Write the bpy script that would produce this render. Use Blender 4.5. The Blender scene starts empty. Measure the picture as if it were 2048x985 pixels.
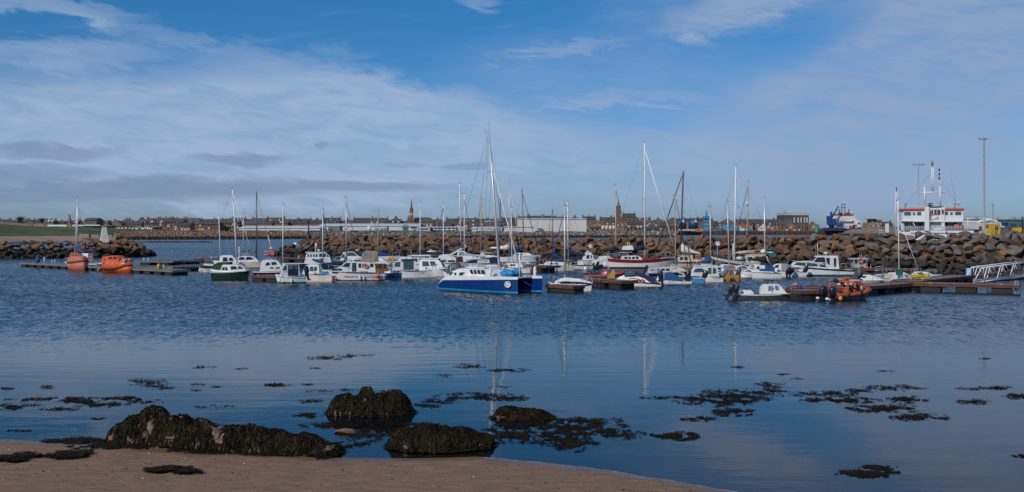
import bpy, bmesh, math, random
import numpy as np
from mathutils import Vector, Matrix, noise
R = math.radians
SC = bpy.context.scene
COL = SC.collection
random.seed(7)
# ------------------------------------------------------------------ camera, world, sun, exposure
FPX, YH, CAMZ = 2196.0, 458.0, 4.8          # focal length and horizon in photo pixels, eye height in metres
cd = bpy.data.cameras.new('camera'); cam = bpy.data.objects.new('camera', cd); COL.objects.link(cam)
cam.location = (0, 0, CAMZ); cam.rotation_euler = (R(90), 0, 0)
cd.sensor_width = 36; cd.lens = 36 * FPX / 2048; cd.shift_y = -(492.5 - YH) / 2048
cd.clip_start = 0.5; cd.clip_end = 30000
SC.camera = cam
SC.view_settings.view_transform = 'Standard'; SC.view_settings.look = 'None'
SC.view_settings.exposure = 0.0; SC.view_settings.gamma = 1.0; SC.view_settings.use_curve_mapping = False
try:
    SC.cycles.max_bounces = 8; SC.cycles.transparent_max_bounces = 12; SC.cycles.caustics_reflective = False
    SC.cycles.caustics_refractive = False; SC.cycles.use_denoising = False; SC.cycles.sample_clamp_indirect = 3; SC.cycles.sample_clamp_direct = 2.5
except Exception: pass
SUN_AZ, SUN_EL = R(-142), R(36)              # azimuth from +Y, clockwise: behind the viewer, to the left
sv = Vector((math.sin(SUN_AZ) * math.cos(SUN_EL), math.cos(SUN_AZ) * math.cos(SUN_EL), math.sin(SUN_EL)))
ld = bpy.data.lights.new('sun', 'SUN'); ld.energy = 2.9; ld.angle = R(0.5); ld.color = (1, .93, .84)
sun = bpy.data.objects.new('sun', ld); COL.objects.link(sun)
sun.rotation_euler = sv.to_track_quat('Z', 'Y').to_euler()
sun.location = (-60, -60, 80)

# ---- node expression helper
class E:
    def __init__(s, nt, sock): s.nt, s.s = nt, sock
    def _b(s, op, o, rev=False, clamp=False):
        n = s.nt.nodes.new('ShaderNodeMath'); n.operation = op; n.use_clamp = clamp
        a, b = (o, s) if rev else (s, o)
        for i, v in enumerate((a, b)):
            if isinstance(v, E): s.nt.links.new(v.s, n.inputs[i])
            elif v is not None: n.inputs[i].default_value = v
        return E(s.nt, n.outputs[0])
    def __add__(s, o): return s._b('ADD', o)
    __radd__ = __add__
    def __sub__(s, o): return s._b('SUBTRACT', o)
    def __rsub__(s, o): return s._b('SUBTRACT', o, True)
    def __mul__(s, o): return s._b('MULTIPLY', o)
    __rmul__ = __mul__
    def __truediv__(s, o): return s._b('DIVIDE', o)
    def pw(s, o): return s._b('POWER', o)
    def mx(s, o): return s._b('MAXIMUM', o)
    def mn(s, o): return s._b('MINIMUM', o)
    def f(s, op): return s._b(op, None)
    def sat(s):
        return s._b('ADD', 0.0, clamp=True)
    def ss(s, a, b, lo=0.0, hi=1.0):
        n = s.nt.nodes.new('ShaderNodeMapRange'); n.interpolation_type = 'SMOOTHSTEP'
        s.nt.links.new(s.s, n.inputs[0])
        for i, v in enumerate((a, b, lo, hi)): n.inputs[i + 1].default_value = v
        return E(s.nt, n.outputs[0])
def comb(nt, x, y, z):
    n = nt.nodes.new('ShaderNodeCombineXYZ')
    for i, v in enumerate((x, y, z)):
        if isinstance(v, E): nt.links.new(v.s, n.inputs[i])
        else: n.inputs[i].default_value = v
    return n.outputs[0]
def nz(nt, vec, scale, detail=4, rough=.55, dist=0.0):
    n = nt.nodes.new('ShaderNodeTexNoise'); n.inputs['Scale'].default_value = scale
    n.inputs['Detail'].default_value = detail; n.inputs['Roughness'].default_value = rough; n.inputs['Distortion'].default_value = dist
    if vec is not None: nt.links.new(vec, n.inputs['Vector'])
    return E(nt, n.outputs['Fac'])
def cmix(nt, fac, a, b, mode='MIX'):
    n = nt.nodes.new('ShaderNodeMix'); n.data_type = 'RGBA'; n.blend_type = mode
    for sock, v in ((n.inputs[0], fac), (n.inputs[6], a), (n.inputs[7], b)):
        if isinstance(v, E): nt.links.new(v.s, sock)
        elif hasattr(v, 'is_output'): nt.links.new(v, sock)
        elif isinstance(v, (int, float)): sock.default_value = v
        else: sock.default_value = (*v, 1)
    return n.outputs[2]

# ---- world: physical sky with a procedural veil of cirrus and low stratus banks
w = bpy.data.worlds.new('World'); SC.world = w; w.use_nodes = True
nt = w.node_tree; nt.nodes.clear()
out = nt.nodes.new('ShaderNodeOutputWorld'); bg = nt.nodes.new('ShaderNodeBackground'); nt.links.new(bg.outputs[0], out.inputs[0])
sky = nt.nodes.new('ShaderNodeTexSky'); sky.sky_type = 'NISHITA'; sky.sun_disc = False
sky.sun_elevation = SUN_EL; sky.sun_rotation = SUN_AZ; sky.altitude = 0
sky.air_density = 1.0; sky.dust_density = 0.55; sky.ozone_density = 2.6
tc = nt.nodes.new('ShaderNodeTexCoord'); sep = nt.nodes.new('ShaderNodeSeparateXYZ')
nt.links.new(tc.outputs['Generated'], sep.inputs[0])
dx, dy, dz = (E(nt, sep.outputs[i]) for i in range(3))
az = dx._b('ARCTAN2', dy); el = dz.f('ARCSINE')
AZ = lambda px: math.atan((px - 1024) / FPX)
EL = lambda px, py: math.atan((YH - py) / FPX * math.cos(AZ(px)))
base = comb(nt, az * 1.0, el * 2.6, 0.0)
base2 = comb(nt, az * 1.0 - el * 1.5, el * 5.0 + az * .9, 3.0)
n_big = nz(nt, base, 9, 6, .58, .5); n_fine = nz(nt, base2, 16, 8, .62, .8); n_st = nz(nt, comb(nt, az * 1.0 + el * .6, el * 9.0 - az * 1.6, 7.0), 10, 7, .62, .4)
wx = (n_big - .5) * .10; wy = (n_fine - .5) * .045 + (n_big - .5) * .03
def blob(px, py, rx, ry, rot=0.0, k=1.0, warp=1.0, hard=1.0):
    a0, e0 = AZ(px), EL(px, py); c, s_ = math.cos(R(rot)), math.sin(R(rot))
    a = az + wx * warp - a0; e = el + wy * warp - e0
    p = (a * c + e * s_) / (rx / FPX); q = (e * c - a * s_) / (ry / FPX)
    d = p * p + q * q
    return (1.0 - d).ss(0, hard, 0, k)
veil = [blob(520, 290, 760, 150, 0, 1.0), blob(620, 180, 330, 95, -8, .8), blob(60, 235, 520, 110, 4, .85), blob(120, 110, 230, 42, 3, .75),
        blob(40, 5, 260, 30, -4, .7), blob(880, 240, 330, 80, -14, .75), blob(250, 60, 230, 22, -8, .45), blob(1290, 300, 420, 60, -3, .6), blob(1250, 200, 230, 22, 2, .5),
        blob(1480, 15, 210, 55, 14, .75), blob(1850, 190, 520, 240, 18, .72), blob(2020, 20, 460, 170, 20, .75), blob(1800, -120, 700, 150, 10, .6), blob(300, -150, 500, 120, 0, .5), blob(1120, 100, 170, 18, 6, .45),
        blob(960, 5, 60, 26, 0, .5), blob(1650, 330, 620, 110, 0, .6), blob(700, 390, 1500, 90, 0, .5), blob(1750, 100, 420, 60, 22, .4), blob(1260, 170, 460, 130, -4, .34), blob(2000, 120, 400, 160, 10, .3)]
V = veil[0]
for b in veil[1:]: V = V + b
V = (V.mn(1.12) * (n_fine.ss(.25, .72, .60, 1.05)) * n_big.ss(.25, .7, .70, 1.05) + n_st.ss(.5, .8, 0, .12)).sat()
# elsewhere on the sky (beside and behind the view) the same broken cirrus carries on
back = dy.ss(-.1, .35, 1, 0)
V = (V + back * n_big.ss(.45, .75, 0, .6) + el.ss(.20, .38) * n_big.ss(.3, .7, .05, .5)).sat()  # veil high above the view added to brighten the ripple reflections
skyc = nt.nodes.new('ShaderNodeMix'); skyc.data_type = 'RGBA'; skyc.blend_type = 'MULTIPLY'; skyc.inputs[0].default_value = 1
nt.links.new(sky.outputs[0], skyc.inputs[6])
nt.links.new(cmix(nt, el.ss(-.02, .21), (.038, .054, .090), (.0148, .049, .081)), skyc.inputs[7])   # clear-air tint of the sky, paler towards the horizon
lilac = az.ss(-.12, .33)
cloudc = cmix(nt, lilac, (.36, .47, .65), (.285, .375, .555))
c1 = cmix(nt, V * .86, skyc.outputs[2], cloudc)
low = [blob(100, 302, 165, 18, 1, .85, .5, .95), blob(30, 298, 90, 14, 0, .7, .5, .95), blob(490, 316, 120, 19, 2, .85, .5, .95), blob(640, 293, 16, 8, 0, .6, .4, .6), blob(925, 335, 60, 9, 2, .6, .4, .6),
       blob(800, 333, 55, 6, 2, .35, .4, .6), blob(80, 350, 150, 25, 2, .75, .5, .9), blob(300, 377, 440, 27, 1, 1.0, .4, .85), blob(620, 369, 360, 15, -1, .9, .35, .9), blob(0, 388, 330, 22, 0, .8, .35, .9), blob(30, 172, 34, 7, 0, .5, .5, .6)]
S = low[0]
for b in low[1:]: S = S.mx(b)
S = S * n_fine.ss(.2, .55, .74, 1.0)
c2 = cmix(nt, S * .64, c1, (.15, .225, .355))
rim = (blob(560, 359, 330, 7, 1, .8, .3) + blob(300, 360, 200, 8, -1, .6, .3) + blob(480, 304, 90, 6, 0, .5, .4)).sat()
c3 = cmix(nt, rim * n_big.ss(.35, .7) * .45, c2, (.40, .49, .64))
bg.inputs[1].default_value = 1.0
nt.links.new(c3, bg.inputs[0])

# ------------------------------------------------------------------ helpers
def W(px, py, D): return Vector(((px - 1024) * D / FPX, D, CAMZ - (py - YH) * D / FPX))
def DW(py): return CAMZ * FPX / (py - YH)
def G(px, py): return W(px, py, DW(py))
def mat(name, rgb, rough=.5, var=.16, scale=2.5, metal=0, bump=0, bscale=8, dirt=0.0, dirtc=(.12, .09, .06)):
    if name in bpy.data.materials: return bpy.data.materials[name]
    m = bpy.data.materials.new(name); m.use_nodes = True; t = m.node_tree
    p = t.nodes['Principled BSDF']; p.inputs['Roughness'].default_value = rough; p.inputs['Metallic'].default_value = metal
    c = t.nodes.new('ShaderNodeTexCoord'); v = c.outputs['Object']
    n = nz(t, v, scale, 5, .6)
    lo = tuple(x * (1 - var) for x in rgb); hi = tuple(min(1, x * (1 + var)) for x in rgb)
    o = cmix(t, n.ss(.3, .7), lo, hi)
    if dirt:
        sp = t.nodes.new('ShaderNodeSeparateXYZ'); t.links.new(v, sp.inputs[0])
        st = nz(t, comb(t, E(t, sp.outputs[0]) * 3.0, E(t, sp.outputs[1]) * 3.0, E(t, sp.outputs[2]) * .5), 2.2, 5, .65)
        o = cmix(t, st.ss(.52, .75, 0, dirt), o, dirtc)
    t.links.new(o, p.inputs['Base Color'])
    if bump:
        b = t.nodes.new('ShaderNodeBump'); b.inputs['Strength'].default_value = bump; b.inputs['Distance'].default_value = .05
        t.links.new(nz(t, v, bscale, 5, .6).s, b.inputs['Height']); t.links.new(b.outputs[0], p.inputs['Normal'])
    return m
class MB:
    """collects geometry for ONE mesh"""
    def __init__(s): s.v, s.f, s.m, s.sm = [], [], [], []
    def add(s, vs, fs, mi=0, smooth=False):
        o = len(s.v); s.v.extend(tuple(v) for v in vs)
        for f in fs: s.f.append(tuple(i + o for i in f)); s.m.append(mi); s.sm.append(smooth)
        return s
    def bx(s, x0, x1, y0, y1, z0, z1, mi=0):
        return s.add([(x0, y0, z0), (x1, y0, z0), (x1, y1, z0), (x0, y1, z0), (x0, y0, z1), (x1, y0, z1), (x1, y1, z1), (x0, y1, z1)],
                     [(0, 3, 2, 1), (4, 5, 6, 7), (0, 1, 5, 4), (1, 2, 6, 5), (2, 3, 7, 6), (3, 0, 4, 7)], mi)
    def box(s, c, d, mi=0):
        return s.bx(c[0] - d[0] / 2, c[0] + d[0] / 2, c[1] - d[1] / 2, c[1] + d[1] / 2, c[2] - d[2] / 2, c[2] + d[2] / 2, mi)
    def loft(s, rings, mi=0, closed=True, caps=True, smooth=True, mis=None):
        n = len(rings[0]); o = len(s.v)
        for r in rings: s.v.extend(tuple(p) for p in r)
        for i in range(len(rings) - 1):
            for j in range(n if closed else n - 1):
                k = (j + 1) % n
                s.f.append((o + i * n + j, o + i * n + k, o + (i + 1) * n + k, o + (i + 1) * n + j)); s.m.append(mis[j] if mis else mi); s.sm.append(smooth)
        if caps and closed:
            s.f.append(tuple(o + j for j in reversed(range(n)))); s.m.append(mi); s.sm.append(False)
            s.f.append(tuple(o + (len(rings) - 1) * n + j for j in range(n))); s.m.append(mi); s.sm.append(False)
        return s
    def tube(s, pts, r, n=6, mi=0, r1=None):
        pts = [Vector(p) for p in pts]; rings = []
        for i, p in enumerate(pts):
            d = (pts[min(i + 1, len(pts) - 1)] - pts[max(i - 1, 0)])
            if d.length < 1e-6: d = Vector((0, 0, 1))
            d.normalize(); a = d.cross(Vector((0, 0, 1)) if abs(d.z) < .95 else Vector((1, 0, 0))).normalized(); b = d.cross(a)
            rr = r if r1 is None else r + (r1 - r) * i / (len(pts) - 1)
            rings.append([p + a * math.cos(2 * math.pi * k / n) * rr + b * math.sin(2 * math.pi * k / n) * rr for k in range(n)])
        return s.loft(rings, mi)
    def ell(s, c, r, nu=12, nv=7, mi=0, smooth=True):
        rings = []
        for j in range(nv + 1):
            ph = -math.pi / 2 + math.pi * (j + .02) / (nv + .04)
            rings.append([(c[0] + r[0] * math.cos(ph) * math.cos(2 * math.pi * k / nu), c[1] + r[1] * math.cos(ph) * math.sin(2 * math.pi * k / nu), c[2] + r[2] * math.sin(ph)) for k in range(nu)])
        return s.loft(rings, mi, smooth=smooth)
    def lathe(s, prof, c=(0, 0, 0), n=16, mi=0, smooth=True):
        return s.loft([[(c[0] + r * math.cos(2 * math.pi * k / n), c[1] + r * math.sin(2 * math.pi * k / n), c[2] + z) for k in range(n)] for r, z in prof], mi, smooth=smooth)
    def prism(s, poly, y0, y1, mi=0):          # polygon in x,z pushed along y
        n = len(poly)
        return s.add([(x, y0, z) for x, z in poly] + [(x, y1, z) for x, z in poly],
                     [tuple(range(n)), tuple(reversed(range(n, 2 * n)))] + [(i, i + n, (i + 1) % n + n, (i + 1) % n) for i in range(n)], mi)
    def ring(s, c, Rr, r, axis='y', n=16, k=6, mi=0):
        rings = []
        for i in range(n + 1):
            a = 2 * math.pi * i / n; pts = []
            for j in range(k):
                b = 2 * math.pi * j / k; q = Rr + r * math.cos(b); h = r * math.sin(b)
                p = {'y': (q * math.cos(a), h, q * math.sin(a)), 'z': (q * math.cos(a), q * math.sin(a), h), 'x': (h, q * math.cos(a), q * math.sin(a))}[axis]
                pts.append((c[0] + p[0], c[1] + p[1], c[2] + p[2]))
            rings.append(pts)
        return s.loft(rings, mi, caps=False)
    def mesh(s, name, mats):
        me = bpy.data.meshes.new(name); me.from_pydata(s.v, [], s.f)
        for m in (mats if isinstance(mats, (list, tuple)) else [mats]): me.materials.append(m)
        me.polygons.foreach_set('material_index', s.m); me.polygons.foreach_set('use_smooth', s.sm); me.update()
        return me
    def build(s, name, mats, parent=None, loc=None, rz=None):
        o = bpy.data.objects.new(name, s.mesh(name, mats)); COL.objects.link(o)
        if parent is not None: o.parent = parent
        if loc is not None: o.location = loc
        if rz is not None: o.rotation_euler.z = rz
        return o
def tag(o, label=None, cat=None, group=None, kind=None):
    if label: o['label'] = label
    if cat: o['category'] = cat
    if group: o['group'] = group
    if kind: o['kind'] = kind
    return o
def thing(name, label, cat, loc=(0, 0, 0), rz=0, group=None):
    o = bpy.data.objects.new(name, None); o.empty_display_size = .3; COL.objects.link(o)
    o.location = loc; o.rotation_euler.z = rz
    return tag(o, label, cat, group)
def struct(name, mb, m): return tag(mb.build(name, m), kind='structure')
def ordinal(n):
    o = 'zeroth first second third fourth fifth sixth seventh eighth ninth tenth eleventh twelfth thirteenth fourteenth fifteenth sixteenth seventeenth eighteenth nineteenth'.split()
    if n < 20: return o[n]
    tens = ['', '', 'twent', 'thirt', 'fort', 'fift', 'sixt', 'sevent', 'eight', 'ninet']
    if n >= 100: return 'hundredth' if n == 100 else 'hundred-and-' + ordinal(n - 100)
    t = tens[n // 10]
    return t + 'ieth' if n % 10 == 0 else t + 'y-' + o[n % 10]
def fbm(x, y, z=0.0, o=4): return noise.fractal(Vector((x, y, z)), .9, 2.0, o)
def interp(x, pts):
    if x <= pts[0][0]: return pts[0][1]
    for (a, b), (c, d) in zip(pts, pts[1:]):
        if x <= c: return b + (d - b) * (x - a) / (c - a)
    return pts[-1][1]

# ------------------------------------------------------------------ the shore in front: sand, water
SHORE = [(-60, 33), (-20, 26.4), (-11.6, 25.0), (-7.5, 24.0), (-4, 23.0), (-2.2, 22.9), (-.8, 23.15), (.5, 22.6), (1.8, 21.9), (3.0, 21.0), (4.15, 20), (8, 16.3), (14, 10), (40, -15), (70, -40)]
def sand_z(x, y):
    d = interp(x, SHORE) - y
    z = d * .055 if d > 0 else d * .05
    return max(z, -4.0) + fbm(x * .5, y * .5) * .03 * min(1, abs(d) + .1) + fbm(x * 2.2, y * 3.5, 5) * .012 * (1 if d > .15 else .2)
mb = MB()
xs = list(np.concatenate([np.arange(-90, -16, 4), np.arange(-16, 16, .22), np.arange(16, 90, 4)]))
ys = list(np.concatenate([np.arange(-40, 16, 3), np.arange(16, 34, .16), np.arange(34, 130, 6)]))
vs = [(float(x), float(y), sand_z(float(x), float(y))) for y in ys for x in xs]; nx = len(xs)
mb.add(vs, [(j * nx + i, j * nx + i + 1, (j + 1) * nx + i + 1, (j + 1) * nx + i) for j in range(len(ys) - 1) for i in range(nx - 1)], 0, True)
m = bpy.data.materials.new('sand'); m.use_nodes = True; t = m.node_tree; p = t.nodes['Principled BSDF']
g = t.nodes.new('ShaderNodeNewGeometry'); sp = t.nodes.new('ShaderNodeSeparateXYZ'); t.links.new(g.outputs['Position'], sp.inputs[0])
X_, Y_, Z_ = (E(t, sp.outputs[i]) for i in range(3)); pv = g.outputs['Position']
st = nz(t, comb(t, X_ * 1.0, Y_ * 2.6, 0.0), 1.6, 6, .6)
rip = nz(t, comb(t, X_ * 1.4, Y_ * 5.5, 0.0), 2.4, 4, .6); gr = nz(t, pv, 60, 3, .7); spk = nz(t, comb(t, X_ * 1.0, Y_ * 1.8, 3.0), 21, 2, .5)
c = cmix(t, st.ss(.38, .62), (.222, .121, .061), (.305, .173, .092))
c = cmix(t, rip.ss(.57, .66, 0, .75), c, (.17, .066, .028))
c = cmix(t, gr.ss(.35, .7, 0, .55), c, (.12, .078, .056))
c = cmix(t, spk.ss(.69, .72, 0, .8), c, (.45, .38, .32))
wet = Z_.ss(.005, .05, 1, 0)
c = cmix(t, wet * .45, c, (.11, .068, .047))
t.links.new(c, p.inputs['Base Color']); t.links.new(wet.ss(0, 1, .85, .32).s, p.inputs['Roughness'])
b = t.nodes.new('ShaderNodeBump'); b.inputs['Strength'].default_value = 1.0; b.inputs['Distance'].default_value = .05
t.links.new((rip * .7 + gr * .25 + st * .3).s, b.inputs['Height']); t.links.new(b.outputs[0], p.inputs['Normal'])
struct('sand_beach', mb, m)

CHOP = .95
def water_mat():
    m = bpy.data.materials.new('sea_water'); m.use_nodes = True; t = m.node_tree; t.nodes.clear()
    o = t.nodes.new('ShaderNodeOutputMaterial')
    g = t.nodes.new('ShaderNodeNewGeometry'); sp = t.nodes.new('ShaderNodeSeparateXYZ'); t.links.new(g.outputs['Position'], sp.inputs[0])
    X_, Y_ = E(t, sp.outputs[0]), E(t, sp.outputs[1])
    pv = comb(t, X_ * .85, Y_ * 1.0, 0.0)
    edge = nz(t, comb(t, X_ * .35, Y_ * 1.0, 0.0), .12, 4, .6)
    yy = Y_ + (edge - .5) * 14.0 + X_ * .05
    rough = yy.ss(39.5, 60.0, 0.0, .62) + yy.ss(50.0, 85.0, 0.0, .5)                         # the lee of the beach is calm, beyond it the breeze ripples the surface
    gust = nz(t, comb(t, X_ * .4, Y_ * 1.0, 2.0), .05, 3, .6).ss(.3, .7, .72, 1.15)
    n2 = nz(t, comb(t, X_ * 1.1, Y_ * .9, 4.0), 3.0, 3, .55, .3); n3 = nz(t, comb(t, X_ * .25, Y_ * 1.0, 9.0), .9, 3, .5)
    h = n3 * .013 + n2 * .003
    bp0 = t.nodes.new('ShaderNodeBump'); bp0.inputs['Strength'].default_value = 1.0; bp0.inputs['Distance'].default_value = .60
    t.links.new(h.s, bp0.inputs['Height'])
    def chop(vec, scale, det):                                  # slopes of the wind chop, steeper on the faces turned to the beach
        n = t.nodes.new('ShaderNodeTexNoise'); n.inputs['Scale'].default_value = scale; n.inputs['Detail'].default_value = det; n.inputs['Roughness'].default_value = .6
        t.links.new(vec, n.inputs['Vector']); q = t.nodes.new('ShaderNodeSeparateXYZ'); t.links.new(n.outputs['Color'], q.inputs[0])
        return E(t, q.outputs[0]) - .5, E(t, q.outputs[1]) - .5
    ax, ay = chop(comb(t, X_ * 2.2, Y_ * .72, 0.0), 1.0, 3); bx_, by_ = chop(comb(t, X_ * 1.2, Y_ * .8, 4.0), 4.2, 2)
    amp = rough * gust
    sx = (ax + bx_ * .6) * amp * CHOP * .8; sy = (((ay * 1.2 + by_ * .7) * 1.0)._b('ABSOLUTE', None) + .035) * amp * CHOP
    va = t.nodes.new('ShaderNodeVectorMath'); va.operation = 'ADD'; t.links.new(bp0.outputs[0], va.inputs[0]); t.links.new(comb(t, sx, sy * -1.0, 0.0), va.inputs[1])
    bp = t.nodes.new('ShaderNodeVectorMath'); bp.operation = 'NORMALIZE'; t.links.new(va.outputs[0], bp.inputs[0])
    fr = t.nodes.new('ShaderNodeFresnel'); fr.inputs[0].default_value = 1.33; t.links.new(bp.outputs[0], fr.inputs[1])
    gl = t.nodes.new('ShaderNodeBsdfGlossy'); gl.inputs['Roughness'].default_value = .03; gl.inputs['Color'].default_value = (1, .95, .885, 1)
    t.links.new(bp.outputs[0], gl.inputs['Normal'])
    tr = t.nodes.new('ShaderNodeBsdfTransparent'); tr.inputs[0].default_value = (.80, .76, .74, 1)
    df = t.nodes.new('ShaderNodeBsdfDiffuse'); df.inputs[0].default_value = (.008, .020, .034, 1)
    sl = (Y_ + X_ * .55 + (X_._b('ABSOLUTE', None)) * .02)
    deep = sl.ss(22.6, 35.0, .03, 1.0)
    mx = t.nodes.new('ShaderNodeMixShader'); t.links.new(deep.s, mx.inputs[0]); t.links.new(tr.outputs[0], mx.inputs[1]); t.links.new(df.outputs[0], mx.inputs[2])
    m2 = t.nodes.new('ShaderNodeMixShader'); t.links.new(fr.outputs[0], m2.inputs[0]); t.links.new(mx.outputs[0], m2.inputs[1]); t.links.new(gl.outputs[0], m2.inputs[2])
    t.links.new(m2.outputs[0], o.inputs[0])
    return m
mb = MB(); mb.add([(-9000, -60, 0), (9000, -60, 0), (9000, 14000, 0), (-9000, 14000, 0)], [(0, 1, 2, 3)])
struct('sea', mb, water_mat())
mb = MB(); mb.add([(-9000, 128, -4.2), (9000, 128, -4.2), (9000, 14000, -4.2), (-9000, 14000, -4.2)], [(0, 1, 2, 3)])
struct('sea_bed', mb, mat('sea_bed', (.03, .035, .03), .9))

# thin foamy strip along the waterline, its pale colour painting the wet-edge highlight
rr = random.Random(3)
def foam_highlight(x0, x1, n, wd):
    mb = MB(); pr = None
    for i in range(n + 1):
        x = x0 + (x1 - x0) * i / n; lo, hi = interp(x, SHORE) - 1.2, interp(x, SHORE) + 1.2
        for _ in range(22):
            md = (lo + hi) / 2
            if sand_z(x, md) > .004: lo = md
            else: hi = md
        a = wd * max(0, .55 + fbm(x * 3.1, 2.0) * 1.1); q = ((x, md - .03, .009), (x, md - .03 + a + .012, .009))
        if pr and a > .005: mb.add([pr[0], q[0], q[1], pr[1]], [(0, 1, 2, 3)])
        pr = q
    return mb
tag(foam_highlight(-.6, 7, 260, .05).build('foam_highlight_line', mat('foam_highlight', (.25, .26, .32), .6, .3, 9)), 'thin pale foamy line painted as the wet-edge highlight where the water meets the sand', 'foam_highlight', None, 'stuff')
mb = MB()
for i in range(420):
    px, py = rr.uniform(-60, 1500), rr.uniform(885, 1000); q = G(px, py); z = sand_z(q.x, q.y)
    if z < .03: continue
    s_ = rr.uniform(.006, .022); mb.ell((q.x, q.y, z + s_ * .2), (s_ * rr.uniform(.8, 1.8), s_, s_ * .6), 6, 4, rr.choices((0, 1, 2), (5, 3, 1))[0])
tag(mb.build('beach_pebbles', [mat('pebble_dark', (.03, .022, .018), .8), mat('pebble_brown', (.14, .07, .04), .8), mat('shell_pale', (.5, .46, .4), .6)]), 'scattered pebbles, shells and weed scraps on the sand', 'pebbles', None, 'stuff')
# ------------------------------------------------------------------ rock armour breakwaters
def boulder_mat(name, kind):
    m = bpy.data.materials.new(name); m.use_nodes = True; t = m.node_tree; p = t.nodes['Principled BSDF']; p.inputs['Roughness'].default_value = .85
    g = t.nodes.new('ShaderNodeNewGeometry'); pv = g.outputs['Position']; sp = t.nodes.new('ShaderNodeSeparateXYZ'); t.links.new(pv, sp.inputs[0])
    nsp = t.nodes.new('ShaderNodeSeparateXYZ'); t.links.new(g.outputs['Normal'], nsp.inputs[0])
    oi = t.nodes.new('ShaderNodeObjectInfo'); rnd = E(t, oi.outputs['Random'])
    Z_ = E(t, sp.outputs[2]); NZ = E(t, nsp.outputs[2])
    a, b_ = {'warm': ((.128, .065, .034), (.205, .115, .068)), 'brown': ((.088, .050, .028), (.148, .090, .054)), 'grey': ((.105, .096, .085), (.175, .158, .138))}[kind]
    n = nz(t, pv, 1.1, 6, .65); n2 = nz(t, pv, 6, 4, .6); n3 = nz(t, pv, .35, 4, .6)
    c = cmix(t, (n * .6 + rnd * .5 - .05).sat(), a, b_)
    c = cmix(t, n2.ss(.5, .75, 0, .55), c, (.10, .072, .055))
    li = (n3 + n * .45 + NZ * .12 + rnd * .22)                                  # ochre lichen in patches, mostly on the upper faces
    c = cmix(t, li.ss(.90, 1.10, 0, .8 if kind != 'grey' else .25) * Z_.ss(1.1, 2.0), c, (.235, .115, .022))
    tide = (Z_ + (n - .5) * 1.1).ss(1.05, 1.85, 1, 0)                             # wrack and wet rock up to the high-water mark
    c = cmix(t, tide * .93, c, (.020, .0165, .012))
    t.links.new(c, p.inputs['Base Color'])
    bp = t.nodes.new('ShaderNodeBump'); bp.inputs['Strength'].default_value = .5; bp.inputs['Distance'].default_value = .12
    t.links.new((n2 * .6 + n * .6).s, bp.inputs['Height']); t.links.new(bp.outputs[0], p.inputs['Normal'])
    return m
BM = {k: boulder_mat(f'granite_{k}', k) for k in ('warm', 'brown', 'grey')}
def rock_mesh(name, sd, m, n=15, bev=.06, stretch=(1, .85, .72), amp=.0):
    rr = random.Random(sd); bm = bmesh.new()
    for i in range(n):
        while True:
            v = Vector((rr.uniform(-1, 1), rr.uniform(-1, 1), rr.uniform(-1, 1)))
            if .45 < v.length < 1.12: break
        v = v.normalized() * rr.uniform(.78, 1.0)
        bm.verts.new((v.x * stretch[0] * .62, v.y * stretch[1] * .62, v.z * stretch[2] * .62))
    bmesh.ops.convex_hull(bm, input=bm.verts)
    for v in [v for v in bm.verts if not v.link_faces]: bm.verts.remove(v)
    if bev: bmesh.ops.bevel(bm, geom=list(bm.edges), offset=bev, segments=1, affect='EDGES', profile=.6, clamp_overlap=True)
    me = bpy.data.meshes.new(name); bm.to_mesh(me); bm.free(); me.materials.append(m)
    return me
RM = {k: [rock_mesh(f'boulder_{k}', 40 + i * 7 + len(k), BM[k], 10 + i % 4, .018) for i in range(9)] for k in BM}
BW = [(-42.5, 193), (-38, 188.5), (-20, 173), (-2, 157.5), (15, 143.5), (32, 131), (45, 120.5), (58, 110), (75, 97)]       # waterline of the main breakwater
def line_pts(L, step, rr):
    out_ = []
    for (a, b), (c, d) in zip(L, L[1:]):
        ln = math.hypot(c - a, d - b); k = max(1, round(ln / step))
        nrm = Vector(((b - d) / ln, (c - a) / ln, 0))
        if nrm.y < 0: nrm = -nrm
        for i in range(k):
            f = (i + rr.uniform(.15, .85)) / k; out_.append((Vector((a + (c - a) * f, b + (d - b) * f, 0)), nrm))
    return out_
def lay_boulders(L, courses, step, size, rr, greyfrom=1e9, headx=None):
    res = []
    for ci, (off, z) in enumerate(courses):
        for P, nrm in line_pts(L, step, rr):
            hf = 1.0
            if headx is not None: hf = min(1, max(.25, (P.x - headx) / 7.0))
            if headx is not None and z * .9 > 3.0 * hf + .3: continue
            q = P + nrm * (off + rr.uniform(-.35, .35)); s = size * rr.uniform(.8, 1.28)
            kind = rr.choices(('warm', 'brown', 'grey'), (5, 2.2, .6) if q.x < greyfrom else (2.2, 2, 4.5))[0]
            if ci <= 1: kind = rr.choice(('brown', 'warm', 'grey'))
            res.append(dict(p=Vector((q.x, q.y, z * (1 if ci < 3 else 1) + rr.uniform(-.18, .22))), s=s, k=kind, c=ci, rot=(rr.uniform(-.5, .5), rr.uniform(-.5, .5), rr.uniform(0, 6.28)), sc=(rr.uniform(.85, 1.3), rr.uniform(.8, 1.1), rr.uniform(.75, 1.05)), mi=rr.randrange(9)))
    return res
rr = random.Random(11)
COURSES = [(.1, .1), (.9, .62), (1.8, 1.12), (2.7, 1.62), (3.6, 2.12), (4.5, 2.6), (5.4, 3.0), (6.8, 3.05)]
B1 = lay_boulders(BW, COURSES, 1.14, 1.38, rr, 40, -44)
for b in B1:
    if b['p'].x > 10: b['p'].z *= 1 + .006 * (b['p'].x - 10)
def in_view(p): return abs(p.x / p.y) < .49
vis = sorted([b for b in B1 if in_view(b['p'])], key=lambda b: b['p'].y / b['s'] + (40 if b['c'] == 7 else 0))
near = vis[:288]; ids = {id(b) for b in near}
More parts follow.
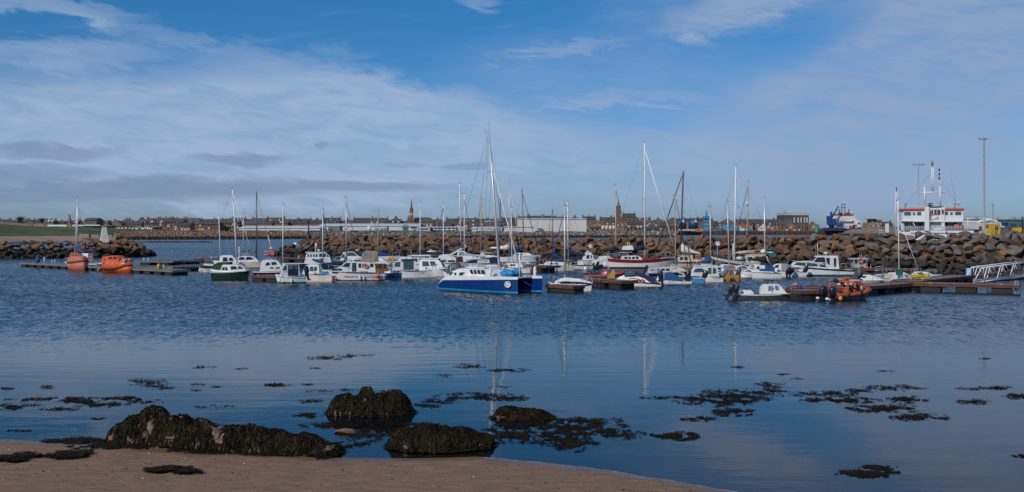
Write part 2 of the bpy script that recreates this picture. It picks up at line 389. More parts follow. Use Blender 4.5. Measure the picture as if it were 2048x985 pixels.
rest = [b for b in B1 if id(b) not in ids]
cname = ['lowest', 'second', 'third', 'fourth', 'fifth', 'sixth', 'top', 'rear top']
cnt = {}
near.sort(key=lambda b: (b['c'], b['p'].x / b['p'].y))
for b in near:
    o = bpy.data.objects.new('boulder', RM[b['k']][b['mi']]); COL.objects.link(o)
    o.location = b['p']; o.rotation_euler = b['rot']; o.scale = [b['s'] * x for x in b['sc']]
    cnt[b['c']] = cnt.get(b['c'], 0) + 1
    colw = {'warm': 'pinkish orange', 'brown': 'brown', 'grey': 'pale grey'}[b['k']] if b['c'] > 1 else 'dark wet'
    tag(o, f"{colw} granite boulder, {ordinal(cnt[b['c']])} from the left in the {cname[b['c']]} course behind the marina", 'boulder', 'granite boulders of the breakwater behind the marina')
def merge_boulders(name, lst):
    mb = MB(); mats = [BM['warm'], BM['brown'], BM['grey']]; ki = {'warm': 0, 'brown': 1, 'grey': 2}
    for b in lst:
        me = RM[b['k']][b['mi']]
        from mathutils import Euler
        M = Matrix.Translation(b['p']) @ Euler(b['rot']).to_matrix().to_4x4() @ Matrix.Diagonal((*[b['s'] * x for x in b['sc']], 1))
        mb.add([M @ v.co for v in me.vertices], [tuple(pl.vertices) for pl in me.polygons], ki[b['k']])
    return tag(mb.build(name, mats), kind='stuff')
tag(merge_boulders('distant_boulders', rest), 'mass of smaller orange boulders making up the far end of the breakwater', 'boulders')
# left breakwater with the mound that carries the beacon
LB = [(-118, 158), (-100, 168), (-84, 175), (-74, 181), (-66.5, 187), (-62.5, 192)]
B2 = lay_boulders(LB, [(.1, .1), (.9, .75), (1.9, 1.4), (3.0, 1.95), (4.4, 2.2)], 1.2, 1.35, rr)
for i in range(120):
    a = rr.uniform(0, 6.28); q = rr.uniform(.1, 1) ** .5
    x, y = -69.5 + 7.2 * q * math.cos(a), 190 + 6 * q * math.sin(a)
    B2.append(dict(p=Vector((x, y, 2.75 * (1 - q * q) + rr.uniform(-.1, .25))), s=1.7 * rr.uniform(.8, 1.2), k=rr.choices(('warm', 'brown', 'grey'), (3, 3, 1))[0], rot=(rr.uniform(-.5, .5), rr.uniform(-.5, .5), rr.uniform(0, 6.28)), sc=(1.1, .9, .85), mi=rr.randrange(9)))
tag(merge_boulders('left_breakwater_boulders', B2), 'heap of brown boulders forming the left breakwater under the white beacon', 'boulders')
# dark fill behind the boulders
def core(name, L, hts):
    mb = MB(); rows = []
    for i, (x, y) in enumerate(L):
        a = L[max(0, i - 1)]; b = L[min(len(L) - 1, i + 1)]; ln = math.hypot(b[0] - a[0], b[1] - a[1])
        nrm = Vector(((a[1] - b[1]) / ln, (b[0] - a[0]) / ln, 0)); nrm = nrm if nrm.y > 0 else -nrm
        k = .15 if i == 0 else 1
        rows.append([Vector((x, y, 0)) + nrm * o + Vector((0, 0, z * (k * (1 + .007 * max(0, x - 10)) if z > 0 else 1))) for o, z in hts])
    mb.loft(rows, 0, closed=False, caps=False, smooth=False)
    struct(name, mb, mat('rubble_core', (.05, .037, .028), .95, .4, 1.5))
core('breakwater_core', BW, [(-.5, -2), (.6, -.1), (4.6, 2.35), (6.2, 2.85), (8.5, 2.8), (11, -2)])
core('left_breakwater_core', LB, [(-.5, -2), (.6, -.2), (3.6, 1.5), (6, 1.5), (9, -2)])
# beacon: tapered white pillar on the mound
t_ = thing('beacon', 'tapered weathered white daymark pillar on the left breakwater mound', 'beacon', W(208.5, 481, 189.5) + Vector((0, 0, -.35)))
mb = MB(); h = 2.55
mb.loft([[(sx * a, sy * a, z) for sx, sy in ((-1, -1), (1, -1), (1, 1), (-1, 1))] for a, z in ((.72, 0), (.68, .2), (.30, h))], smooth=False)
m = mat('beacon_paint', (.62, .60, .54), .8, .15, 1.5, dirt=.85, dirtc=(.30, .17, .06))
mb.build('pillar', m, t_, rz=R(28)); MB().bx(-.34, .34, -.34, .34, h, h + .14).build('cap', m, t_, rz=R(28))

# ------------------------------------------------------------------ weed-covered rocks in the foreground
wm = bpy.data.materials.new('bladder_wrack'); wm.use_nodes = True; t = wm.node_tree; p = t.nodes['Principled BSDF']; p.inputs['Roughness'].default_value = .55
p.inputs['Specular IOR Level'].default_value = .12
g = t.nodes.new('ShaderNodeNewGeometry'); n = nz(t, g.outputs['Position'], 2.6, 4, .6); n2 = nz(t, g.outputs['Position'], 22, 2, .6)
rp = E(t, g.outputs['Random Per Island'])
c = cmix(t, (n.ss(.45, .75) * .55 + rp * .35).sat(), (.0085, .0064, .004), (.040, .026, .0075)); t.links.new(c, p.inputs['Base Color'])
rm_ = bpy.data.materials.new('barnacled_rock'); rm_.use_nodes = True; t = rm_.node_tree; p = t.nodes['Principled BSDF']; p.inputs['Roughness'].default_value = .9
g = t.nodes.new('ShaderNodeNewGeometry'); pv = g.outputs['Position']
c = cmix(t, nz(t, pv, 5, 5, .65).ss(.3, .7), (.12, .066, .05), (.23, .155, .125)); c = cmix(t, nz(t, pv, 34, 3, .7).ss(.55, .7, 0, .7), c, (.05, .04, .035))
c = cmix(t, nz(t, pv, 1.7, 3, .5).ss(.55, .7, 0, .7), c, (.19, .07, .025)); t.links.new(c, p.inputs['Base Color'])
bp = t.nodes.new('ShaderNodeBump'); bp.inputs['Distance'].default_value = .03; t.links.new((nz(t, pv, 14, 4, .7)).s, bp.inputs['Height']); t.links.new(bp.outputs[0], p.inputs['Normal'])
def weed_rock(name, label, lobes, bare, seed, nw, step=.05, skirts=()):
    """lobes: (px, py_base, width_px, height_px, depth_m); the rock is the smooth union of domes, draped in hanging wrack except at the bare patches"""
    rr = random.Random(seed); ds = []
    for px, py, wp, hp, dep in lobes:
        q = G(px, py); k = q.y / FPX; ds.append((q.x, q.y + dep * .5, wp * k / 2, dep / 2, max(.08, (hp - 4.8 * FPX * dep * .42 / q.y ** 2) * k * .92)))
    bars = []
    for px, py, wp, hp in bare:
        bars.append((px, py + 2, wp * .52, hp * .55))
    cx = sum(d[0] for d in ds) / len(ds); cy = min(d[1] - d[3] for d in ds)
    x0 = min(d[0] - d[2] for d in ds) - .1; x1 = max(d[0] + d[2] for d in ds) + .1; y0 = cy - .1; y1 = max(d[1] + d[3] for d in ds) + .1
    def H(x, y):
        best = -.3
        wxx = x + fbm(x * 1.7, y * 1.7, seed) * .09; wyy = y + fbm(x * 1.7, y * 1.7, seed + 9) * .09
        acc = 0
        for a, b, rx, ry, h in ds:
            d = ((wxx - a) / rx) ** 2 + ((wyy - b) / ry) ** 2
            if d < 1.3: acc = max(acc, h * (max(0, 1 - d) ** .55 if d < 1 else -(d - 1) * .5))
            elif acc == 0: acc = 0
        if acc <= 0: return -.25
        return acc * (1 + .22 * fbm(x * 2.4, y * 2.4, seed + 3)) + fbm(x * 7, y * 7, seed + 1) * .035 - .02
    nx_ = int((x1 - x0) / step) + 1; ny_ = int((y1 - y0) / step) + 1
    hh = [[H(x0 + i * step, y0 + j * step) for i in range(nx_)] for j in range(ny_)]
    base = thing(name, label, 'seaweed rock', (cx, cy, 0))
    mb = MB(); idx = {}; vs = []; fs = []
    for j in range(ny_ - 1):
        for i in range(nx_ - 1):
            if max(hh[j][i], hh[j][i + 1], hh[j + 1][i], hh[j + 1][i + 1]) < -.2: continue
            f = []
            for a, b in ((i, j), (i + 1, j), (i + 1, j + 1), (i, j + 1)):
                if (a, b) not in idx: idx[(a, b)] = len(vs); vs.append((x0 + a * step - cx, y0 + b * step - cy, hh[b][a]))
                f.append(idx[(a, b)])
            fs.append(tuple(f))
    mb.add(vs, fs, 0, True); mb.build('rock', rm_, base)
    # hanging wrack: narrow tapering blades that follow the slope
    wb = MB(); made = 0; tries = 0
    while made < nw and tries < nw * 14:
        tries += 1
        x, y = rr.uniform(x0, x1), rr.uniform(y0, y1); z = H(x, y)
        if z < -.03: continue
        if rr.random() > .30 + .5 * math.hypot(H(x + .04, y) - z, H(x, y + .04) - z) / .04: continue
        pxx = 1024 + x * FPX / y; pyy = YH + (CAMZ - z) * FPX / y
        if any(((pxx - a) / b) ** 2 + ((pyy - c_) / d) ** 2 < 1 + rr.uniform(-.25, .35) for a, c_, b, d in bars) : continue
        made += 1
        e = .04; gx, gy = (H(x + e, y) - z) / e, (H(x, y + e) - z) / e
        gl_ = math.hypot(gx, gy); dxn, dyn = (-gx / gl_, -gy / gl_) if gl_ > .05 else (rr.uniform(-1, 1), rr.uniform(-1, 1))
        an = math.atan2(dyn, dxn) + rr.gauss(0, .5); L_ = rr.uniform(.08, .24); wd = rr.uniform(.006, .016)
        pts = []; px_, py_ = x, y; seg = 3
        for s_ in range(seg + 1):
            zz = H(px_, py_); zz = max(zz, .0)
            pts.append(Vector((px_ - cx, py_ - cy, zz + .012 + .035 * math.sin(math.pi * s_ / seg) * rr.uniform(.2, 1.0) + rr.uniform(0, .012))))
            nxp, nyp = px_ + math.cos(an) * L_ / seg, py_ + math.sin(an) * L_ / seg
            drop = H(px_, py_) - H(nxp, nyp); fct = 1 / max(1, abs(drop) / (L_ / seg))
            px_, py_ = px_ + (nxp - px_) * max(.25, fct), py_ + (nyp - py_) * max(.25, fct); an += rr.gauss(0, .35)
        o_ = len(wb.v); sd = Vector((-math.sin(an), math.cos(an), rr.uniform(-.6, .6))).normalized()
        for s_, q in enumerate(pts):
            ww = wd * (1, 1.25, .9, .35)[s_]; wb.v.append(tuple(q - sd * ww)); wb.v.append(tuple(q + sd * ww))
        for s_ in range(seg):
            wb.f.append((o_ + 2 * s_, o_ + 2 * s_ + 1, o_ + 2 * s_ + 3, o_ + 2 * s_ + 2)); wb.m.append(0); wb.sm.append(False)
    return base, wb, wm, (cx, cy)
def scatter_weed(wb, regs, rr, org=(0, 0), zf=lambda x, y: 0.0, size=(.02, .06), nscale=6, thr=.0):
    """flat ragged fronds lying on sand or floating: regs = (px, py, rx, ry, n) in photo pixels on the ground"""
    for px, py, rx, ry, n in regs:
        k = 0
        tries = 0
        while k < n and tries < n * 6:
            tries += 1
            a = rr.uniform(0, 6.283); q = rr.random() ** .7
            x_, y_ = px + rx * q * math.cos(a), py + ry * q * math.sin(a)
            P = G(x_, y_)
            if fbm(P.x * nscale * .30, P.y * nscale * .22, 3) + .45 * fbm(P.x * 11, P.y * 8, 7, 2) < thr + (q - .55) * .5: continue
            k += 1
            z = zf(P.x, P.y); L_ = rr.uniform(*size); wd = L_ * rr.uniform(.12, .32); an = rr.uniform(0, 6.283) if rr.random() < .4 else rr.gauss(0, .5)
            c_, s_ = math.cos(an), math.sin(an); o_ = len(wb.v); up = rr.uniform(.0, .018)
            pts = [(-L_, 0, 0), (-.3 * L_, wd, up), (.5 * L_, wd * .8, up * .6), (L_, rr.uniform(-wd, wd), 0), (.4 * L_, -wd, up), (-.4 * L_, -wd * .8, up * .7)]
            for u, v, w_ in pts: wb.v.append((P.x + u * c_ - v * s_ - org[0], P.y + u * s_ + v * c_ - org[1], z + .006 + w_))
            wb.f.append(tuple(o_ + i for i in range(6))); wb.m.append(0); wb.sm.append(False)
    return wb
rr = random.Random(5)
gs = lambda x, y: max(sand_z(x, y), 0.0) + .004
b_, wb, m_, o_ = weed_rock('seaweed_rock', 'long low ridge of rock draped in dark seaweed at the edge of the sand', [
    (300, 892, 96, 80, .8), (330, 894, 130, 64, .9), (262, 890, 80, 62, .7), (240, 888, 60, 46, .6), (230, 886, 50, 34, .5), (345, 896, 130, 66, .9), (400, 902, 130, 62, .8), (465, 905, 140, 58, .9), (530, 909, 130, 54, .9), (595, 913, 130, 45, .9), (640, 913, 80, 28, .8)],
    [(222, 868, 13, 16), (233, 856, 10, 22), (262, 873, 16, 14), (304, 845, 18, 40), (291, 866, 12, 14), (340, 868, 18, 16), (356, 862, 8, 16), (412, 850, 10, 26), (437, 858, 26, 48), (386, 852, 4, 18), (479, 876, 5, 22), (572, 868, 9, 18), (655, 894, 26, 10)], 21, 11500, .045)
scatter_weed(wb, [(150, 884, 70, 6, 900), (225, 890, 60, 8, 900), (190, 897, 55, 8, 800), (300, 893, 90, 8, 900), (380, 897, 60, 8, 700), (440, 903, 110, 8, 900), (520, 907, 70, 7, 600), (585, 909, 70, 7, 700), (640, 913, 30, 8, 400), (165, 880, 40, 5, 250)], rr, o_, gs, (.03, .09), 5, -.25)
tag(wb.build('seaweed', m_, b_), kind='stuff')
b_, wb, m_, o_ = weed_rock('seaweed_rock', 'knobbly rock with two humps covered in dark weed standing in the shallows', [
    (735, 834, 176, 46, 1.2), (730, 822, 52, 50, .6), (768, 822, 30, 42, .5), (785, 830, 74, 52, .8), (688, 832, 80, 44, .9)],
    [(656, 808, 10, 15), (671, 815, 7, 12), (681, 820, 8, 10), (700, 821, 5, 6), (692, 821, 4, 6), (737, 788, 6, 12), (745, 791, 8, 5)], 33, 6500, .045)
tag(wb.build('seaweed', m_, b_), kind='stuff')
b_, wb, m_, o_ = weed_rock('seaweed_rock', 'broad rounded rock thick with brown weed close to the sand in the middle', [
    (868, 906, 200, 56, 1.3), (935, 900, 110, 40, .9), (820, 900, 100, 44, .9)],
    [(790, 880, 7, 18), (813, 883, 17, 22), (966, 884, 16, 9), (978, 889, 14, 8), (923, 857, 6, 3), (946, 868, 5, 4)], 47, 8500, .045)
tag(wb.build('seaweed', m_, b_), kind='stuff')
b_, wb, m_, o_ = weed_rock('seaweed_rock', 'low flat weedy rock awash in the water right of the other three', [
    (1045, 842, 122, 24, .9), (1018, 838, 60, 26, .6)], [(1001, 831, 22, 8), (1022, 836, 24, 3)], 59, 3600, .045)
tag(wb.build('seaweed', m_, b_), kind='stuff')
for (px, py, s_, lab) in ((691, 868, (.30, .14, .10), 'small bare pinkish stone awash between two weedy rocks'), (800, 832, (.01, .01, .01), '')):
    if not lab: continue
    o = bpy.data.objects.new('stone', rock_mesh('stone', 77, rm_, 18, .04)); COL.objects.link(o); o.location = G(px, py) + Vector((0, .1, .03)); o.scale = (.52, .3, .22); tag(o, lab, 'stone')
# weed lying on the sand
for lab, regs in (('long strip of dark seaweed stranded on the sand at the left edge', [(150, 916, 45, 6, 800), (100, 925, 75, 8, 1500), (40, 934, 50, 7, 900), (10, 937, 30, 6, 500)]),
                  ('small dark heap of seaweed lying alone on the sand', [(340, 959, 55, 9, 1100), (365, 962, 40, 5, 500), (355, 951, 30, 4, 300)])):
    wb = scatter_weed(MB(), regs, rr, (0, 0), lambda x, y: gs(x, y) + rr.uniform(0, .05), (.03, .08), 5, -.3)
    tag(wb.build('stranded_seaweed', wm), lab, 'seaweed')
# floating beds
BEDS = [('pair of seaweed rafts floating far out left of the knobbly rock', [(655, 717, 46, 4, 330), (700, 712, 26, 4, 160), (630, 737, 16, 2, 40), (735, 711, 14, 2, 30)]),
    ('two thin seaweed wisps beside the reflection of a mast at left', [(407, 735, 24, 3, 90), (480, 738, 16, 2, 50)]),
    ('narrow dark seaweed raft floating above the long weedy ridge', [(548, 770, 34, 3.5, 240), (615, 769, 14, 2, 60), (640, 782, 30, 3, 60)]),
    ('scattered fan of seaweed scraps floating at left', [(300, 766, 44, 9, 330), (322, 776, 30, 4, 140), (270, 762, 20, 3, 50)]),
    ('small seaweed clumps floating near the left edge', [(95, 775, 16, 4, 90), (14, 778, 16, 3, 90), (60, 800, 50, 4, 200)]),
    ('long streaks of floating seaweed behind the stranded ridge at left', [(150, 799, 62, 5, 550), (258, 797, 46, 3.5, 420), (200, 810, 60, 5, 480), (165, 806, 40, 4, 250), (290, 803, 40, 4, 200)]),
    ('dark seaweed raft cut by the left edge of the photo', [(18, 815, 24, 6, 260), (120, 818, 40, 4, 180), (60, 812, 30, 3, 90)]),
    ('faint seaweed specks floating between ridge and knobbly rock', [(395, 770, 14, 2, 40), (436, 775, 14, 2, 50), (392, 781, 12, 2, 30), (430, 814, 40, 3, 60), (40, 862, 24, 2, 60), (195, 838, 18, 2, 60)]),
    ('seaweed rafts crossed by the tall mast reflection in the middle', [(940, 733, 34, 5, 240), (1018, 741, 42, 3.5, 330), (885, 753, 22, 4, 60)]),
    ('broken seaweed streaks right of the knobbly rock', [(960, 793, 92, 7, 800), (1010, 798, 60, 5, 400), (880, 802, 40, 6, 300), (850, 812, 30, 5, 180), (1000, 775, 30, 3, 40)]),
    ('great dark seaweed bed floating right of the broad rounded rock', [(1040, 872, 118, 15, 2100), (1150, 858, 110, 16, 2100), (1140, 888, 56, 16, 1100), (1180, 842, 70, 8, 600), (1230, 870, 60, 10, 500), (1090, 845, 50, 8, 400), (1020, 854, 40, 6, 400)]),
    ('weed scraps drifting round the foot of the knobbly rock', [(615, 832, 30, 5, 260), (655, 852, 60, 6, 350), (735, 872, 60, 12, 600), (700, 890, 40, 6, 260), (840, 850, 40, 6, 300), (620, 803, 25, 4, 120), (690, 780, 25, 3, 70)]),
    ('compact oval seaweed clump floating alone in the shallows', [(1350, 873, 50, 9, 900)]),
    ('large ragged seaweed bed floating right of centre', [(1470, 792, 92, 13, 1900), (1450, 806, 58, 9, 800), (1468, 825, 44, 9, 650), (1385, 800, 40, 9, 350), (1540, 771, 34, 6, 260), (1325, 796, 44, 3, 200), (1545, 783, 40, 6, 300), (1400, 838, 40, 5, 260)]),
    ('diagonal seaweed bed trailing across the water at right', [(1650, 788, 75, 6, 600), (1700, 801, 66, 6, 700), (1790, 776, 66, 6, 450), (1812, 800, 44, 7, 600), (1770, 818, 80, 8, 1100), (1840, 836, 60, 8, 700), (1640, 800, 50, 5, 350), (1720, 782, 40, 4, 200)]),
    ('seaweed tufts floating towards the right edge', [(1945, 778, 34, 4, 140), (1945, 804, 36, 6, 300), (2000, 777, 26, 4, 220), (2032, 793, 28, 6, 340)]),
    ('solitary ragged seaweed raft low down at right', [(1735, 947, 62, 9, 1100), (1745, 936, 50, 4, 350), (1770, 934, 24, 5, 260)]),
    ('thin weed strand at the lower right edge', [(2030, 913, 30, 3, 140)]),
    ('tiny weed spots floating far out at right', [(1968, 718, 14, 2, 60), (1475, 735, 14, 2.5, 70), (1770, 743, 18, 2, 40), (1560, 750, 24, 2, 50), (1600, 758, 20, 2, 30)])]
for lab, regs in BEDS:
    regs = [(a, b, c * 1.06, d * 1.1, int(e * 2.1)) for a, b, c, d, e in regs]
    wb = scatter_weed(MB(), regs, rr, (0, 0), lambda x, y: 0.0, (.011, .052), 9, -.07)
    tag(wb.build('floating_seaweed', wm), lab, 'seaweed', 'seaweed floating in the shallows', 'stuff')
# ------------------------------------------------------------------ far shore: terrain
FS = [(-500, 489), (-100, 486), (40, 483), (170, 481.5), (240, 480), (380, 479.5), (480, 479), (560, 478.3), (700, 477.4), (1000, 476.6), (1345, 475.6)]      # far waterline in the photo
def shoreD(px): return DW(interp(px, FS))
def strip(name, m, cols, prof):
    """prof(px) -> list of (D, z) from the water inland"""
    mb = MB(); rows = [[Vector(((px - 1024) * D / FPX, D, z)) for D, z in prof(px)] for px in cols]
    mb.loft(rows, 0, closed=False, caps=False, smooth=True); return struct(name, mb, m)
def zat(py, D): return CAMZ - (py - YH) * D / FPX
cols = list(range(-700, 1346, 20)) + [1346]
BT = [(-700, 470), (0, 472), (150, 471.5), (240, 470.5), (300, 469)]
TOPB = [(-700, 440), (-100, 443), (0, 448), (65, 453.2), (110, 454.5), (180, 456.2), (250, 458), (305, 460.5), (340, 463)]
def prof_sand(px):
    d = shoreD(px); return [(d - 6, -.6), (d + 3, .12), (d + 22, zat(interp(px, BT), d + 22)), (d + 30, zat(interp(px, BT), d + 30) - .2)]
strip('far_beach', mat('far_sand', (.30, .195, .14), .9, .15, .05), [c for c in cols if c < 330], prof_sand)
def prof_bank(px):
    d = shoreD(px) + 20; b, t_ = interp(px, BT), interp(px, TOPB)
    return [(d, zat(b + 1, d)), (d + 9, zat(b - 5, d + 9)), (d + 22, zat(b - 8.5, d + 22)), (d + 40, zat(t_, d + 40)), (d + 70, zat(t_, d + 70) - .4)]
gm = mat('bank_grass', (.050, .066, .017), .95, .45, .08)
strip('grass_bank', gm, [c for c in cols if c < 345], prof_bank)
def prof_town(px):
    d = shoreD(px)
    if px < 330: return [(d + 55, 3.0), (d + 90, 3.6 + max(0, (200 - px) * .012)), (1300, 5.5), (6000, 9)]
    return [(d + 14, 2.0), (d + 20, 3.5), (d + 60, 3.9), (1300, 5.5), (6000, 9)]
strip('town_ground', mat('town_ground', (.12, .105, .09), .95, .25, .05), cols, prof_town)
# rock armour of the far shore: one mass of stones, reddish on the left, grey on the right
def revetment(name, px0, px1, kinds, label, ztop, seed, n):
    rr = random.Random(seed); mb = MB()
    mats = [mat('shore_' + k, c, .95, .3, .4) for k, c in kinds]
    for i in range(n):
        px = rr.uniform(px0, px1); f = rr.random(); d = shoreD(px); D = d - 1 + 17 * f; z = ztop * f ** .85 + rr.uniform(-.1, .35)
        x = (px - 1024) * D / FPX; s = rr.uniform(.5, 1.05); mi = rr.choices(range(len(mats)), [5, 3, 1][:len(mats)])[0]
        if z < .95: mi = len(mats)
        a = rr.uniform(0, 6.28); vs = []
        for k in range(4):
            vs.append((x + s * math.cos(a + k * 1.57) * rr.uniform(.7, 1.1), D + s * math.sin(a + k * 1.57) * rr.uniform(.7, 1.1), z - .4))
        for k in range(4):
            vs.append((x + s * .72 * math.cos(a + k * 1.57 + .2) * rr.uniform(.5, 1), D + s * .72 * math.sin(a + k * 1.57 + .2), z + s * rr.uniform(.3, .75)))
        mb.add(vs, [(0, 1, 5, 4), (1, 2, 6, 5), (2, 3, 7, 6), (3, 0, 4, 7), (4, 5, 6, 7)], mi)
    tag(mb.build(name, mats + [mat('shore_wrack', (.028, .024, .016), .9)]), label, 'rocks', None, 'stuff')
revetment('reddish_shore_rocks', 232, 620, [('pink', (.29, .165, .115)), ('tan', (.23, .15, .10)), ('red', (.2, .1, .07))], 'band of reddish shore rocks below the terraces across the water', 3.0, 3, 3400)
revetment('grey_shore_rocks', 590, 1352, [('grey', (.17, .155, .14)), ('dark', (.105, .098, .09)), ('white', (.48, .46, .43))], 'long band of grey shore rocks with pale flecks across the water', 2.75, 4, 6500)
MBk = MB()
for i in range(420):
    rr_ = random; px = rr_.uniform(-60, 105) if i < 320 else rr_.uniform(240, 420); py = (interp(px, [(-60, 491), (0, 490), (60, 488.5), (105, 486.8)]) if i < 320 else 485.0) + rr_.uniform(-1.6, 1.2) * (1 if i < 320 else .35); q = G(px, py); MBk.ell((q.x, q.y, 0), (rr_.uniform(.5, 2.2), 1.2, rr_.uniform(.15, .45)), 6, 4)
tag(MBk.build('dark_skerries', mat('skerry', (.02, .018, .014), .9)), 'low dark weedy reef awash behind the left breakwater', 'reef', None, 'stuff')

# ------------------------------------------------------------------ the town
HW = [mat(f'granite_wall_{i}', c, .9, .22, .5) for i, c in enumerate([(.205, .128, .088), (.165, .108, .076), (.235, .155, .108), (.14, .10, .075), (.27, .19, .14)])]
WHT = mat('harled_white', (.62, .59, .54), .85, .08); SL = [mat(f'slate_{i}', c, .75, .2, .7) for i, c in enumerate([(.060, .058, .060), (.082, .076, .074), (.05, .05, .055), (.075, .062, .055)])]
CHM = mat('chimney_stone', (.19, .115, .075), .9, .2, 1); WIN = mat('window_glass_dark', (.02, .022, .026), .15, .1); WFR = mat('window_paint', (.6, .6, .58), .6, .05)
def house(name, label, group, px0, px1, yb, ye, yr, D, wm_, sm_, nch=2, win=None, gable=False, depth=9, cat='house', dormers=0, zb=None):
    k = D / FPX; x0, x1 = (px0 - 1024) * k, (px1 - 1024) * k; cx = (x0 + x1) / 2; hw = (x1 - x0) / 2
    zb = zat(yb, D) if zb is None else zb; ze, zr = zat(ye, D) - zb, zat(yr, D) - zb
    t_ = thing(name, label, cat, (cx, D, zb), 0, group)
    mb = MB()
    if not gable:
        mb.bx(-hw, hw, 0, depth, -1.5, ze)
        mb.add([(-hw, 0, ze), (-hw, depth, ze), (-hw, depth / 2, zr), (hw, 0, ze), (hw, depth, ze), (hw, depth / 2, zr)], [(0, 1, 2), (3, 5, 4)])
        rf = MB(); o = .18
        rf.add([(-hw - .1, -.35, ze - .12), (hw + .1, -.35, ze - .12), (hw + .1, depth / 2, zr), (-hw - .1, depth / 2, zr), (-hw - .1, depth + .35, ze - .12), (hw + .1, depth + .35, ze - .12),
                (-hw - .1, -.35, ze + o - .12), (hw + .1, -.35, ze + o - .12), (hw + .1, depth / 2, zr + o), (-hw - .1, depth / 2, zr + o), (-hw - .1, depth + .35, ze + o - .12), (hw + .1, depth + .35, ze + o - .12)],
               [(6, 7, 8, 9), (9, 8, 11, 10), (0, 1, 7, 6), (4, 5, 11, 10), (0, 6, 9, 3), (3, 9, 10, 4), (1, 7, 8, 2), (2, 8, 11, 5)])
        spots = [(-hw + .6, depth / 2), (hw - .6, depth / 2), (0, depth / 2), (-hw / 2, depth / 2), (hw / 2, depth / 2)]
    else:
        mb.bx(-hw, hw, 0, depth, -1.5, ze)
        mb.add([(-hw, 0, ze), (hw, 0, ze), (0, 0, zr), (-hw, depth, ze), (hw, depth, ze), (0, depth, zr)], [(0, 1, 2), (3, 5, 4)])
        rf = MB(); o = .2
        rf.add([(-hw - .3, -.15, ze - .15), (0, -.15, zr + o), (hw + .3, -.15, ze - .15), (-hw - .3, depth, ze - .15), (0, depth, zr + o), (hw + .3, depth, ze - .15), (-hw, -.15, ze - .3), (0, -.15, zr), (hw, -.15, ze - .3)],
               [(0, 1, 4, 3), (1, 2, 5, 4), (0, 6, 7, 1), (1, 7, 8, 2)])
        spots = [(0, .7), (0, depth - 1), (0, depth / 2)]
    mb.build('wall', wm_, t_); r_ = rf.build('roof', sm_, t_)
    for i in range(min(nch, len(spots))):
        x, y = spots[i]; h = random.uniform(.9, 1.5) * (1 if nch < 4 else .9)
        c = MB().bx(x - .55, x + .55, y - .4, y + .4, zr - .8, zr + h)
        for q in (-.3, .05, .36): c.lathe([(.13, h + zr - .02), (.10, h + zr + .4)], (x + q, y, 0), 6)
        c.build('chimney', CHM, r_)
    for i in range(dormers):
        x = -hw + (i + .5) * 2 * hw / dormers; z0 = ze + (zr - ze) * .12; d = MB().bx(x - .6, x + .6, depth * .02, depth * .4, z0, z0 + 1.1)
        d.build('dormer', WHT if random.random() < .5 else wm_, r_); 
    if win:
        nxw, nyw = win
        for a in range(nxw):
            for b in range(nyw):
                x = -hw + (a + .5) * 2 * hw / nxw; z = ze * (b + .52) / nyw; ww, wh = min(.5, hw / nxw * .42), min(.75, ze / nyw * .3)
                MB().bx(x - ww, x + ww, -.09, .05, z - wh, z + wh).build('window', WIN if random.random() < .72 else WFR, t_)
    return t_
rr = random.Random(23)
def row(x0, x1, D, yb, yr, jit, wpx, phrase, group, winp=0, nwin=(3, 2), gablep=.15, zb=None):
    x = x0; i = 0
    while x < x1 - 5:
        wv = rr.uniform(*wpx); i += 1; y = yr + rr.uniform(-jit, jit); hgt = (yb - y); ye = y + max(2.2, min(7, hgt * rr.uniform(.26, .38)))
        g = rr.random() < gablep; n = rr.choice((1, 2, 2, 3)); wi = rr.randrange(5)
        wn = ['pinkish granite', 'brown granite', 'warm stone', 'dark stone', 'pale stone'][wi]
        house('stone_house', f"{wn} {'gable-fronted house' if g else 'slate-roofed house'}, {ordinal(i)} from left {phrase}", group, x, x + wv + .6, yb, ye, y, D + rr.uniform(-6, 6), HW[wi], rr.choice(SL), n, nwin if rr.random() < winp else None, g, 9, 'house', rr.choice((0, 0, 2, 3)), zb)
        x += wv * rr.uniform(.98, 1.12)
# back rows first
row(236, 480, 980, 456, 437.5, 1.6, (22, 34), 'in the roofline above the left terraces', 'roofline houses above the left terraces')
row(480, 810, 980, 456, 437.8, 2.2, (22, 36), 'on the skyline behind the grey shed', 'skyline houses behind the long grey shed')
row(860, 1040, 960, 456, 437.5, 1.6, (22, 34), 'on the skyline between church and pale shed', 'skyline houses between church and pale shed')
row(1036, 1178, 960, 450, 433.5, 2.4, (20, 30), 'peeping over the big pale shed', 'roofs above the big pale shed')
row(1176, 1345, 1040, 452, 436.5, 2.2, (20, 32), 'on the skyline around the second church', 'skyline houses around the second church')
row(1340, 1412, 1080, 456, 436.5, 1.6, (20, 30), 'on the skyline by the blue tanks', 'skyline houses by the blue tanks')
row(1410, 1572, 1120, 462, 438.5, 1.4, (20, 32), 'on the skyline behind the steel quay', 'skyline houses behind the steel quay')
row(232, 480, 860, 460, 443, 1.4, (24, 36), 'in the middle row above the left shore', 'middle row above the left shore', .5, (4, 2))
row(480, 812, 820, 458, 441.5, 1.4, (26, 38), 'just over the grey shed roof', 'houses over the grey shed roof', .0)
row(876, 1036, 800, 463, 444.5, 2.0, (26, 38), 'in the row between church and pale shed', 'middle row between church and pale shed', .4, (4, 2), .25)
row(1178, 1345, 860, 462, 444.5, 2.6, (18, 30), 'in the row below the second church', 'middle row below the second church', .6, (3, 2), .4)
row(1180, 1345, 760, 463, 451.5, 2.4, (16, 28), 'in the front row above grey rocks', 'front row above the grey rocks', .7, (3, 1), .4)
row(1412, 1500, 1010, 464, 446, 2.0, (16, 26), 'below the skyline behind the dredger', 'houses behind the dredger', .5, (3, 2), .3)
